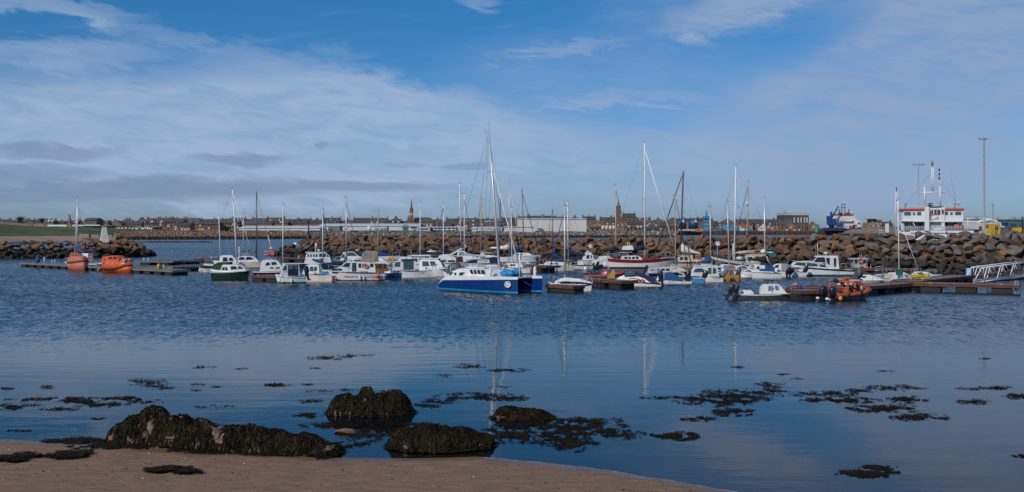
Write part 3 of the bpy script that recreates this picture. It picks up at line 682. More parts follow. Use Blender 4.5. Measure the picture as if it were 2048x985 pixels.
row(1478, 1570, 1000, 464, 444.0, 1.6, (18, 28), 'in the row left of the dark boathouse', 'tall harbour row left of the boathouse', .9, (4, 3), .25)
row(1570, 1626, 990, 464, 447, 3.0, (18, 26), 'in front of the dark boathouse', 'houses in front of the boathouse', .9, (3, 2), .6)
row(-10, 30, 640, 450, 440.5, 1, (18, 24), 'on top of the grass bank', 'houses on the far left bank')
row(28, 108, 720, 452, 442.3, 1.6, (14, 22), 'behind the wall above the grass bank', 'houses behind the bank wall', 0, (3, 2), .35)
row(104, 240, 760, 457, 443.0, 1.3, (18, 30), 'behind the white promenade wall', 'houses behind the white promenade wall', .2, (3, 1), .2)
# the named terraces and halls along the left shore
house('terrace', 'dark stone terrace with pale dormers at the left end of the front', 'front terraces', 288, 332, 459, 446, 440.5, 690, HW[3], SL[2], 5, (10, 2), False, 9, 'terrace', 7)
house('terrace', 'brown three-storey tenement with gabled end beside the dark terrace', 'front terraces', 333, 366, 460, 444.5, 438.5, 690, HW[0], SL[0], 3, (5, 3), False, 10, 'terrace')
house('terrace', 'square brown two-storey block standing forward with white windows', 'front terraces', 348, 380, 462, 451.5, 446, 650, HW[2], SL[0], 2, (5, 2), False, 10, 'terrace')
house('terrace', 'long brown terrace with grey roof right of the square block', 'front terraces', 380, 438, 459.5, 449, 443.5, 690, HW[1], SL[0], 4, (10, 2), False, 9, 'terrace')
house('terrace', 'tall brown tenement with small windows left of the long shed', 'front terraces', 439, 478, 459, 446, 441, 700, HW[0], SL[1], 4, (8, 2), False, 9, 'terrace')
house('church_hall', 'grey roofed church hall rising above the houses at left', None, 168, 193, 447, 440.8, 436.4, 735, HW[3], SL[1], 0, None, False, 12, 'hall')
house('gabled_villa', 'dark roofed gabled house high on the skyline right of the second spire', None, 1247, 1272, 446, 435, 427.5, 960, HW[1], SL[2], 2, (3, 1), False, 10, 'house', 2)
house('store', 'long low stone store with two white doors above the shore rocks', None, 1292, 1320, 463, 459, 453.5, 720, HW[1], SL[0], 0, (5, 1), False, 9, 'store')
house('white_cottage', 'white gabled cottage behind the red container on the steel quay', None, 1520, 1532, 462, 453, 447.5, 930, WHT, SL[0], 1, (2, 1), True, 8, 'cottage')
house('white_store', 'white store with pale pitched roof left of the yellow mast', None, 1482, 1500, 461, 455.5, 449.5, 935, WHT, mat('red_tiles', (.24, .085, .05), .8), 0, (3, 1), False, 8, 'store')
# left: bank wall, promenade wall and shelter, granite obelisk chimney, winter trees, lamp poles
mb = MB(); pts = [(-60, 443.5), (0, 444), (30, 446), (65, 450.5)]
rows = []
for px, py in pts:
    d = 560; a = W(px, py, d); b = W(px, py + 6, d); rows.append([a, a + Vector((0, 1, 0)), b + Vector((0, 1, 0)), b])
mb.loft(rows, smooth=False); tag(mb.build('stone_wall', HW[2]), 'brown stone wall sloping down along the top of the grass bank', 'wall')
def at(mb, name, m, px, py, D, label, cat, group=None):
    o = mb.build(name, m); o.location = W(px, py, D); return tag(o, label, cat, group)
k = 560 / FPX
at(MB().bx(-52 * k, 52 * k, 0, 1, 0, 3.2 * k), 'promenade_wall', mat('promenade_white', (.72, .71, .68), .8), 147, 453.2, 560, 'long low white wall along the promenade above the grass', 'wall')
t_ = thing('lido_building', 'dark low pavilion with flat roof at the end of the white wall', 'pavilion', W(195, 457, 555))
MB().bx(-28 * k, 28 * k, 0, 6, 0, 4.6 * k).build('wall', mat('dark_cladding', (.06, .065, .075), .6), t_); MB().bx(-30 * k, 30 * k, -.6, 6.4, 4.6 * k, 5.4 * k).build('roof', mat('roof_felt', (.25, .27, .3), .7), t_)
MB().bx(-10 * k, 26 * k, -.12, .1, 1.2 * k, 3.4 * k).build('window', WIN, t_)
t_ = thing('obelisk', 'tall slender granite obelisk rising behind the white wall', 'obelisk', W(139, 454, 552))
MB().bx(-1.1, 1.1, -1.1, 1.1, 0, 1.2).build('plinth', HW[2], t_); MB().loft([[(sx * a, sy * a, z) for sx, sy in ((-1, -1), (1, -1), (1, 1), (-1, 1))] for a, z in ((.5, 1.2), (.36, 24 * k))], smooth=False).build('shaft', HW[2], t_)
t_ = thing('shelter', 'low stone shelter with grey roof right of the pavilion', 'shelter', W(245, 458.5, 600)); k6 = 600 / FPX
MB().bx(-18 * k6, 18 * k6, 0, 5, 0, 4.5 * k6).build('wall', HW[4], t_); MB().bx(-19 * k6, 19 * k6, -.5, 5.5, 4.5 * k6, 6 * k6).build('roof', SL[1], t_)
for i in range(5): MB().bx((-14 + i * 7 - 2) * k6, (-14 + i * 7 + 2) * k6, -.1, .1, 1 * k6, 3.4 * k6).build('window', WFR, t_)
BK = mat('winter_bark', (.055, .042, .034), .95)
def bare_tree(px, py, D, hpx, wpx, label, seed, group=None):
    rr = random.Random(seed); k = D / FPX; t_ = thing('bare_tree', label, 'tree', W(px, py, D), 0, group); H_, Wd = hpx * k, wpx * k / 2
    MB().tube([(0, 0, 0), (.1, 0, H_ * .45)], H_ * .04, 6, r1=H_ * .025).build('trunk', BK, t_)
    cb = MB()
    for i in range(95):
        a = rr.uniform(0, 6.28); q = rr.random() ** .6; f = rr.random() ** .7
        e = Vector((Wd * q * math.cos(a), Wd * q * math.sin(a), H_ * (.42 + .58 * f * math.sqrt(max(0, 1 - (q * .95) ** 2)))))
        s_ = Vector((e.x * .25, e.y * .25, H_ * (.3 + .2 * rr.random()))); mid = (s_ + e) / 2 + Vector((rr.uniform(-.3, .3), rr.uniform(-.3, .3), .3))
        cb.tube([s_, mid, e], .05, 3, r1=.025)
        for j in range(3):
            d_ = Vector((rr.gauss(0, .7), rr.gauss(0, .7), rr.uniform(.1, .9))); cb.tube([mid.lerp(e, rr.random()), e.lerp(mid, rr.random() * .5) + d_], .028, 3, r1=.02)
    cb.build('crown', BK, t_)
bare_tree(41, 446.5, 600, 13.5, 17, 'rounded leafless tree behind the bank wall at far left', 1)
bare_tree(84, 449, 620, 12.5, 18, 'broad leafless tree on the skyline left of the obelisk', 2)
PST = mat('galvanised', (.42, .43, .44), .45, .1, 2, .6)
def pole(px, yb, yt, D, label, r=.1, cat='lamp post', group=None, heads=0):
    k = D / FPX; t_ = thing('lamp_post', label, cat, W(px, yb, D), 0, group); h = (yb - yt) * k
    MB().tube([(0, 0, 0), (0, 0, h)], r, 8, r1=r * .6).build('pole', PST, t_)
    for i in range(heads):
        s_ = (-1, 1)[i % 2]; MB().tube([(0, 0, h), (s_ * .8, 0, h + .1)], .05, 5).ell((s_ * 1.0, 0, h + .08), (.4, .16, .1), 8, 5).build('lamp_head', PST, t_)
    return t_
pole(13.5, 453, 431, 520, 'thin pale lamp post on the grass bank at far left')
pole(213, 458, 436, 540, 'flag pole standing in front of the low pavilion', .08, 'flag pole')
for i, (px, yt) in enumerate([(290, 442), (301, 441), (394, 441), (319, 444), (324, 445)]): pole(px, 460, yt, 600, f'{ordinal(i + 1)} slim street lamp along the left shore road', .09, 'lamp post', 'street lamps on the left shore road', 1)
for px, dxx, lab in ((25, 3, 'reddish bench on the grass bank'), (39, 5, 'row of dark benches on the grass bank')):
    t_ = thing('bench', lab, 'bench', W(px, 459.5, 500)); kk = 500 / FPX
    MB().bx(-dxx * kk, dxx * kk, 0, .5, .35, .5).build('seat', mat('bench_wood', (.12, .06, .05), .8), t_); MB().bx(-dxx * kk, dxx * kk, .5, .6, .5, 1.1).build('backrest', mat('bench_wood', (.12, .06, .05), .8), t_)
    for s_ in (-1, 1): MB().bx(s_ * dxx * kk * .8 - .06, s_ * dxx * kk * .8 + .06, .05, .45, 0, .35).build('leg', mat('bench_leg', (.08, .08, .08), .6), t_)
t_ = thing('dinghy', 'small white dinghy lying on the far beach', 'dinghy', W(61, 478, 455)); MB().loft([[(-2, 0, .5), (-2, .1, .4)], [(0, -.8, 0), (0, .9, 0)], [(2, 0, .6), (2, .1, .5)]], closed=False).ell((0, 0, .25), (2, .8, .35), 10, 5).build('hull', WHT, t_)
at(MB().bx(-2, 2, 0, 3, 0, 1.5).bx(2, 6, .8, 3, 0, 1.2), 'outfall', mat('concrete', (.27, .23, .19), .9), 168, 475.5, 455, 'short concrete outfall at the back of the far beach', 'outfall')
at(MB().bx(-30 * .21, 24 * .21, 0, 1, 0, 1.1), 'beach_wall', mat('concrete', (.27, .23, .19), .9), 200, 475.6, 462, 'low brown wall behind the far beach left of the beacon', 'wall')
for px, wp, hp, c, lab in ((304, 4, 5, (.4, .42, .42), 'grey cabin at the edge of the grass'), (352, 5.5, 5.5, (.34, .10, .09), 'faded red container above the reddish rocks'), (368, 3.5, 4.5, (.25, .28, .3), 'grey kiosk right of the red container')):
    t_ = thing('cabin', lab, 'cabin', W(px, 470.5, 505)); kk = 505 / FPX; m = mat('cabin_' + lab.split()[0], c, .7)
    MB().bx(-wp * kk, wp * kk, 0, 2.4, -.3, hp * kk).build('wall', m, t_); MB().bx(-wp * kk - .1, wp * kk + .1, -.1, 2.5, hp * kk, hp * kk + .1).build('roof', m, t_); MB().bx(-.4, .4, -.06, .1, 0, hp * kk * .75).build('door', mat('door_dark', (.1, .1, .1), .6), t_)
at(MB().bx(-17 * .23, 17 * .23, 0, 2, -.5, 1.7), 'stone_wall', HW[0], 326, 470, 510, 'brown stone wall above the reddish rocks between two cabins', 'wall')
def car(px, py, D, rgb, label, group):
    t_ = thing('parked_car', label, 'car', W(px, py, D), 0, group); m = mat('car_paint_%d_%d_%d' % tuple(int(x * 100) for x in rgb), rgb, .3, .03)
    MB().prism([(-2.1, .3), (2.1, .3), (2.15, .75), (1.2, .95), (.7, 1.45), (-1.3, 1.5), (-2.0, 1.0)], 0, 1.7).build('body', m, t_)
    MB().prism([(-1.5, 1.0), (1.0, 1.0), (.62, 1.38), (-1.22, 1.42)], -.02, 1.72).build('window', WIN, t_)
    for x in (-1.3, 1.3): MB().ring((x, 0, .32), .22, .1, 'y', 10, 5).build('wheel', mat('tyre', (.02, .02, .02), .9), t_)
for i, (px, c, n) in enumerate([(284, (.7, .7, .7), 'white'), (302, (.75, .75, .75), 'white'), (312, (.3, .08, .09), 'maroon'), (318, (.35, .36, .38), 'silver'), (325, (.5, .1, .1), 'red'), (262, (.7, .7, .7), 'pale'), (274, (.6, .62, .65), 'grey')]):
    car(px, 459.8, 600, c, f'{n} car parked on the shore road, {ordinal(i + 1)} of the row', 'cars parked on the left shore road')

# ------------------------------------------------------------------ industrial sheds
CLD = mat('pale_cladding', (.58, .565, .53), .6, .06, .1); RFM = mat('shed_roof', (.56, .58, .62), .5, .05, .1); BRK = mat('red_brick_base', (.22, .09, .06), .9); TEAL = mat('teal_door', (.02, .135, .16), .5)
def shed(label, name, px0, px1, yb, ye, yr, D, wallm, roofm, dep=30, base=None, cat='shed'):
    k = D / FPX; t_ = thing(name, label, cat, ((px0 + px1 - 2048) / 2 * k, D, zat(yb, D))); hw = (px1 - px0) / 2 * k; he, hr = (yb - ye) * k, (yb - yr) * k
    MB().bx(-hw, hw, 0, dep, -1, he).build('wall', wallm, t_)
    MB().add([(-hw - .2, -.4, he - .1), (hw + .2, -.4, he - .1), (hw + .2, dep / 2, hr), (-hw - .2, dep / 2, hr), (-hw - .2, dep, he), (hw + .2, dep, he), (-hw - .2, -.4, he + .15), (hw + .2, -.4, he + .15)], [(6, 7, 2, 3), (3, 2, 5, 4), (0, 1, 7, 6), (0, 6, 3), (1, 2, 7)]).build('roof', roofm, t_)
    if base: MB().bx(-hw - .05, hw + .05, -.06, .4, -.8, base * k).build('plinth', BRK, t_)
    return t_, k, hw
t_, k, hw = shed('pale low warehouse with brick base and grey roof left of the long shed', 'warehouse', 478, 640, 465, 456.5, 451.8, 600, CLD, RFM, 34, 2.6)
for i in range(7): MB().bx(-hw + (i + 1) * 2 * hw / 8 - .06, -hw + (i + 1) * 2 * hw / 8 + .06, -.05, .1, 0, 8 * k).build('downpipe', PST, t_)
t_, k, hw = shed('long grey industrial shed with teal doors above the shore rocks', 'industrial_shed', 636, 838, 464, 452.5, 447.2, 610, CLD, RFM, 40, 1.2)
for px0, px1, y0, y1 in ((680.5, 685, 460, 463.5), (806, 816, 449.8, 462.5), (827, 832.5, 459, 463)):
    xx = lambda p: (p - 737) * k; MB().bx(xx(px0), xx(px1), -.12, .1, (464 - y1) * k, (464 - y0) * k).build('door', TEAL, t_)
for i in range(9): MB().bx(-hw + (i + 1) * 2 * hw / 10 - .05, -hw + (i + 1) * 2 * hw / 10 + .05, -.05, .1, 0, 11 * k).build('downpipe', PST, t_)
MB().bx((836 - 737) * k - 9, (836 - 737) * k - 5, -.1, .1, 7 * k, 9 * k).build('window', WIN, t_); MB().bx((836 - 737) * k - 4, (836 - 737) * k + 2, -.1, .1, 6.5 * k, 9.5 * k).build('window', WIN, t_)
t_, k, hw = shed('pale office annexe with ribbon windows at the right end of the long shed', 'office_annexe', 834, 860, 464.5, 455.5, 454, 600, CLD, RFM, 16); MB().bx(-hw * .8, hw * .7, -.1, .1, 4.5 * k, 6.5 * k).build('window', WIN, t_)
t_, k, hw = shed('white two-storey office with bands of windows right of the long shed', 'office_block', 858, 912, 464.5, 455.2, 453.6, 605, WHT, RFM, 14)
for z in (2.0, 6.0): 
    for i in range(6): MB().bx(-hw + (i + .12) * 2 * hw / 6, -hw + (i + .88) * 2 * hw / 6, -.1, .1, z * k, (z + 2.1) * k).build('window', WIN, t_)
for px0, px1, yr, lab in ((916, 930, 453.5, 'small white flat-roofed unit beside the white office'), (944, 980, 454, 'pale pitched-roof unit in the middle of the far shore'), (980, 1004, 454.5, 'pale unit with a teal door left of the tall mast')):
    t_, k, hw = shed(lab, 'workshop', px0, px1, 462.5, 457.5, yr, 600, CLD, RFM, 12)
    MB().bx(-hw * .3, hw * .3, -.1, .1, 0, 4 * k).build('door', TEAL if 'teal' in lab else WFR, t_)
t_, k, hw = shed('low white unit standing against the left end of the big pale shed', 'workshop', 1008, 1070, 462.8, 454, 452.8, 586, CLD, RFM, 8)
t_, k, hw = shed('big windowless pale shed standing tall on the far shore', 'warehouse', 1035, 1173, 462.5, 438.6, 436.6, 600, mat('big_shed_wall', (.60, .57, .53), .6, .05, .05), mat('big_shed_roof', (.55, .60, .68), .5), 36)
for i in range(3): MB().tube([((-30 + i * 25) * k, -.1, 0), ((-30 + i * 25) * k, -.1, 23 * k)], .08, 4).build('downpipe', PST, t_)
MB().bx(-28 * k, -20 * k, -3, -.1, 0, 6 * k).build('loading_dock', mat('dock_dark', (.16, .17, .16), .7), t_)
t_ = thing('stone_building', 'grey stone workshop with dark opening between the warehouse and the shed', 'workshop', W(668, 464, 596)); kk = 596 / FPX
MB().bx(-12 * kk, 12 * kk, 0, 9, -.5, 11 * kk).build('wall', mat('grey_harl', (.20, .18, .155), .9), t_); MB().bx(-12.4 * kk, 12.4 * kk, -.3, 9.3, 11 * kk, 12 * kk).build('roof', RFM, t_); MB().bx(-11 * kk, -4 * kk, -.1, .1, 0, 5 * kk).build('door', WIN, t_)
YEL = mat('yellow_paint', (.62, .38, .012), .6, .08)
for px, wpx, lab in ((500, 9, 'yellow skip below the warehouse, left of the mast'), (524, 8, 'yellow skip below the warehouse, right of the first'), (592, 8.5, 'yellow skip near the end of the breakwater'), (652, 8, 'yellow skip in front of the stone workshop'), (402, 6, 'yellow container among parked vehicles at left')):
    t_ = thing('skip', lab, 'skip', W(px, 464.2 if px > 420 else 460, 585), 0, 'yellow skips on the far shore'); kk = 585 / FPX
    MB().prism([(-wpx * kk * .9, 0), (wpx * kk * .9, 0), (wpx * kk, 2.4 * kk), (-wpx * kk, 2.4 * kk)], 0, 2.2).build('body', YEL, t_); MB().bx(-wpx * kk, wpx * kk, -.08, 2.28, 2.4 * kk, 2.8 * kk).build('rim', YEL, t_)
def tank(px, yb, yt, wpx, D, rgb, label, dome=.12, cat='tank', group=None, rim=True):
    k = D / FPX; r = wpx * k / 2; h = (yb - yt) * k; m = mat('tank_%d_%d_%d' % tuple(int(c * 200) for c in rgb), rgb, .5, .06, .2)
    t_ = thing('storage_tank', label, cat, W(px, yb, D), 0, group)
    MB().lathe([(r, 0), (r, h)], n=24).build('shell', m, t_); MB().lathe([(r * 1.01, h), (r * .98, h + .06 * r), (r * .5, h + dome * r), (.05, h + dome * 1.3 * r)], n=24).build('roof', m, t_)
    if rim:
        mb = MB().ring((0, 0, h + .9), r * .98, .05, 'z', 20, 4)
        for i in range(12): mb.tube([(r * .98 * math.cos(i * .524), r * .98 * math.sin(i * .524), h), (r * .98 * math.cos(i * .524), r * .98 * math.sin(i * .524), h + .9)], .04, 4)
        mb.build('railing', PST, t_)
    return t_, r, h
tank(738.5, 463.8, 453.5, 7, 592, (.62, .60, .55), 'cream cylindrical silo in front of the long grey shed', .35, rim=False)
for px, yt, c, n in ((752.5, 457.5, (.05, .23, .42), 'left blue tank in front of the long shed'), (762.8, 457.5, (.05, .25, .45), 'right blue tank in front of the long shed'), (769.5, 457, (.16, .12, .06), 'narrow brown tank beside the green one'), (775.3, 452.6, (.09, .12, .05), 'tall olive green tank beside the brown one')):
    tank(px, 466.2, yt, 6.4 if px < 765 else 4.8, 580, c, n, .1, rim=False)
for i, px in enumerate((1206, 1213.5, 1221, 1228)): tank(px, 461, 452, 6.2, 700, (.62, .52, .36), f'{ordinal(i + 1)} of four cream silos left of the yellow mast', .2, 'silo', 'row of cream silos', False)
for px, n in ((1362.5, 'left of the two big blue storage tanks, half behind a brown mast'), (1387, 'right of the two big blue storage tanks')):
    t_, r, h = tank(px, 458.6, 438.6, 20.0, 940, (.006, .058, .145), n, .05)
    lm = mat('logo_white', (.75, .8, .85), .6, .02); k = 940 / FPX; mb = MB(); a0 = -1.57 + .26
    for dx_, dz_, rr_ in ((0, 1.9, .5), (-.55, 1.25, .5), (.55, 1.25, .5), (0, 1.3, .5)):          # small three-lobed emblem over a line of lettering
        mb.ell(((r + .12) * math.sin(.26) + dx_, -(r + .12) * math.cos(.26), h * .66 + dz_), (rr_, .12, rr_), 8, 5)
    for i in range(9): mb.box(((r + .1) * math.sin(.26) - 1.6 + i * .4, -(r + .1) * math.cos(.26) + (-.12 + i * .03), h * .66 + .25), (.26, .3, .42))
    mb.build('emblem', lm, t_)
mb = MB(); k = 930 / FPX; at(mb.bx(-24 * k, 42 * k, 0, 8, 0, 4.2 * k), 'quay_store_wall', mat('pale_concrete', (.48, .42, .36), .9, .15, .1), 1375, 463, 920, 'pale concrete bund wall under the blue storage tanks', 'wall')
# churches
def spire(t_, x, y, z0, w_, hb, ht, m, clock=True):
    MB().bx(x - w_, x + w_, y - w_, y + w_, -2, z0 + hb).build('tower', m, t_)
    sp_ = MB().loft([[(x + a * math.cos(i * .7854 + .39), y + a * math.sin(i * .7854 + .39), z) for i in range(8)] for a, z in ((w_ * .95, z0 + hb), (w_ * .55, z0 + hb + ht * .45), (.06, z0 + hb + ht))], smooth=False).build('spire', m, t_)
    for sx in (-1, 1):
        for sy in (-1, 1): MB().loft([[(x + sx * w_ * .85 + a * ax, y + sy * w_ * .85 + a * ay, z) for ax, ay in ((-1, -1), (1, -1), (1, 1), (-1, 1))] for a, z in ((w_ * .22, z0 + hb - .2), (.03, z0 + hb + 3.2))], smooth=False).build('pinnacle', m, t_)
    for s_ in (-.42, .42): MB().bx(x + s_ * w_ - w_ * .2, x + s_ * w_ + w_ * .2, y - w_ - .08, y - w_ + .1, z0 + hb * .70, z0 + hb * .9).build('louvre', WFR if clock else WIN, t_)
k = 830 / FPX
t_ = thing('church', 'brown stone church with tall spire left of the centre', 'church', W(823, 458, 830))
SPM = mat('church_stone', (.17, .095, .066), .9, .2, .3)
spire(t_, 0, 0, 10 * k, 3.4 * k, 24 * k, 27 * k - 10 * k + 9 * k, SPM)
MB().bx(3.4 * k, 44 * k, 2, 16, -2, 14 * k).build('nave', SPM, t_); MB().add([(3 * k, 1.6, 13.6 * k), (45 * k, 1.6, 13.6 * k), (36 * k, 9, 23 * k), (3 * k, 9, 23 * k), (3 * k, 16.4, 13.6 * k), (45 * k, 16.4, 13.6 * k)], [(0, 1, 2, 3), (3, 2, 5, 4), (1, 5, 2), (0, 3, 4)]).build('roof', SL[1], t_)
for i in range(5): MB().bx((9 + i * 7) * k, (11.4 + i * 7) * k, 1.9, 2.1, 3 * k, 10 * k).build('window', WFR, t_)
MB().bx(-10 * k, -3.4 * k, 2, 10, -2, 17 * k).build('transept', SPM, t_); MB().loft([[(-7.5 * k + a * cx_, 5 + a * cy_, z) for cx_, cy_ in ((-1, -1), (1, -1), (1, 1), (-1, 1))] for a, z in ((2.2 * k, 17 * k), (1.6 * k, 22 * k), (.1, 28 * k))], smooth=False).build('turret', SPM, t_)
k = 1000 / FPX
t_ = thing('church', 'town church with clock steeple and slender spire right of the pale shed', 'church', W(1236.5, 452, 1000))
spire(t_, 0, 0, 4 * k, 4.3 * k, 17 * k, 31 * k, HW[3], False)
MB().lathe([(1.0, 0), (1.0, .15)], n=14).build('clock_face', mat('clock_white', (.7, .68, .62), .6), t_).rotation_euler = (R(90), 0, 0); t_.children[-1].location = (0, -3.0 * k - .02, 19 * k)
MB().bx(-16 * k, -3 * k, 2, 12, -2, 9 * k).build('nave', HW[3], t_); MB().add([(-16 * k, 1.6, 9 * k), (-3 * k, 1.6, 9 * k), (-3 * k, 7, 15.5 * k), (-12 * k, 7, 15.5 * k), (-16 * k, 12.4, 9 * k), (-3 * k, 12.4, 9 * k)], [(0, 1, 2, 3), (3, 2, 5, 4), (0, 3, 4)]).build('roof', SL[1], t_)
# end-of-breakwater marks and buoys
t_ = thing('channel_mark', 'dark lattice channel beacon on the left end of the main breakwater', 'beacon', W(617, 481, 192)); k = 192 / FPX
DKM = mat('dark_iron', (.03, .03, .032), .6); MB().lathe([(.42, 0), (.5, .3), (.45, .9), (.3, 1.2)], n=10).build('base', DKM, t_); MB().lathe([(.13, 1.2), (.12, 3.0)], n=8).build('post', DKM, t_); MB().lathe([(.22, 2.95), (.22, 3.35), (.1, 3.5)], n=8).build('lantern', DKM, t_)
t_ = thing('notice_board', 'white square notice board on the breakwater end', 'sign', W(590, 491, 192)); MB().tube([(0, 0, 0), (0, 0, .5)], .04).build('post', PST, t_); MB().bx(-.23, .23, -.05, -.01, .05, .48).build('panel', mat('board_white', (.85, .85, .85), .6, .02), t_)
for px, n in ((1176.5, 'left'), (1183.5, 'right')): at(MB().lathe([(.45, -.2), (.45, .5), (.12, 1.3), (.1, 1.9)], n=10), 'channel_buoy', mat('buoy_red', (.6, .02, .06), .5), px, 475.0, DW(475.0), f'{n} of two small red buoys beyond the breakwater', 'buoy', 'red channel buoys')
t_ = thing('green_beacon', 'green cylindrical harbour beacon standing in the water before the steel quay', 'beacon', W(1633.5, 472, DW(472))); k = DW(472) / FPX
MB().lathe([(1.1, -1), (1.1, 1.2)], n=12).build('base', mat('stained_base', (.25, .22, .12), .9), t_); MB().lathe([(1.3, 1.2), (1.3, 15 * k)], n=12).build('tower', mat('beacon_green', (.03, .27, .13), .6, .1), t_); MB().lathe([(1.5, 15 * k), (1.5, 15 * k + .25), (.5, 15 * k + .9)], n=12).build('gallery', mat('beacon_green', (.03, .27, .13), .6, .1), t_)
# ------------------------------------------------------------------ boats
def paint(n, c, rough=.32, dirt=.25): return mat(n, c, rough, .07, 1.6, dirt=dirt, dirtc=(.26, .20, .13))
GW = paint('gelcoat_white', (.74, .735, .72)); GW2 = paint('gelcoat_offwhite', (.66, .64, .59)); CRM = paint('gelcoat_cream', (.62, .54, .40)); NAVY = paint('hull_navy', (.008, .014, .045), .25, .1); ROYAL = paint('hull_royal_blue', (.002, .031, .165), .25, .08)
GRN = paint('hull_green', (.004, .022, .016), .25, .1); BLK = paint('hull_black', (.012, .012, .014), .35, .1); GRY = paint('hull_grey', (.045, .045, .05), .4, .1); TEALP = paint('boot_teal', (.01, .13, .20), .5, .1); SKYB = paint('hull_sky_blue', (.03, .20, .42), .4, .15)
BLUH = paint('hull_mid_blue', (.004, .10, .27), .4, .15); REDH = paint('hull_red', (.23, .012, .018), .35, .1); RUST = paint('antifoul_brown', (.12, .045, .028), .8, .2); ORG = paint('lifeboat_orange', (.56, .085, .012), .42, .12); SAL = paint('lifeboat_faded', (.47, .135, .085), .6, .5); CYAN = paint('antifoul_cyan', (.01, .27, .48), .6, .1)
AFB = paint('antifoul_dark', (.02, .03, .05), .8, .1); TEAK = mat('varnished_wood', (.20, .075, .022), .35, .25, 3); OCH = mat('ochre_wood', (.36, .19, .05), .5, .2, 2); BEI = paint('beige_deck', (.5, .42, .32), .6)
GL = mat('boat_glass', (.018, .022, .028), .06, .1); GLG = mat('boat_glass_green', (.045, .095, .095), .06, .2); GLB = mat('boat_glass_pale', (.16, .20, .23), .08, .2); RUB = mat('black_rubber', (.012, .012, .013), .6, .1)
CNV = {k: mat('canvas_' + k, c, .85, .14, 1.2) for k, c in dict(navy=(.006, .014, .055), blue=(.006, .06, .20), teal=(.01, .12, .22), green=(.006, .03, .022), bright=(.008, .20, .13), tan=(.30, .215, .165), grey=(.25, .25, .25), dgrey=(.07, .07, .075), white=(.70, .69, .66), cyan=(.01, .22, .42)).items()}
ALU = mat('mast_alloy', (.62, .62, .63), .35, .05, .5, .35); ALUW = mat('mast_white', (.74, .74, .73), .4, .05); DKG = mat('mast_dark', (.10, .105, .115), .4, .1); TANM = mat('mast_buff', (.46, .36, .21), .5, .1); BRNM = mat('mast_brown', (.10, .058, .036), .6, .2); ORW = mat('mast_varnish', (.32, .13, .03), .4, .2)
WIRE = mat('rigging_wire', (.16, .16, .165), .5, .05); STL = mat('stainless', (.55, .56, .57), .25, .05, 2, .8); ROPE = mat('rope', (.45, .43, .38), .9); OCOWL = mat('outboard_black', (.014, .015, .018), .3, .1); OSILV = mat('outboard_silver', (.42, .43, .45), .3, .06, 1, .6); ONAVY = mat('outboard_navy', (.008, .015, .06), .35)
BUOYO = mat('buoy_orange', (.66, .075, .025), .55, .1); BUOYW = mat('fender_white', (.72, .72, .72), .5, .08); YELB = mat('buoy_yellow', (.62, .36, .02), .6, .1); LET = mat('lettering_dark', (.02, .025, .06), .6, .05); LETW = mat('lettering_white', (.7, .72, .75), .6, .05); LETR = mat('lettering_red', (.30, .015, .03), .5, .05)
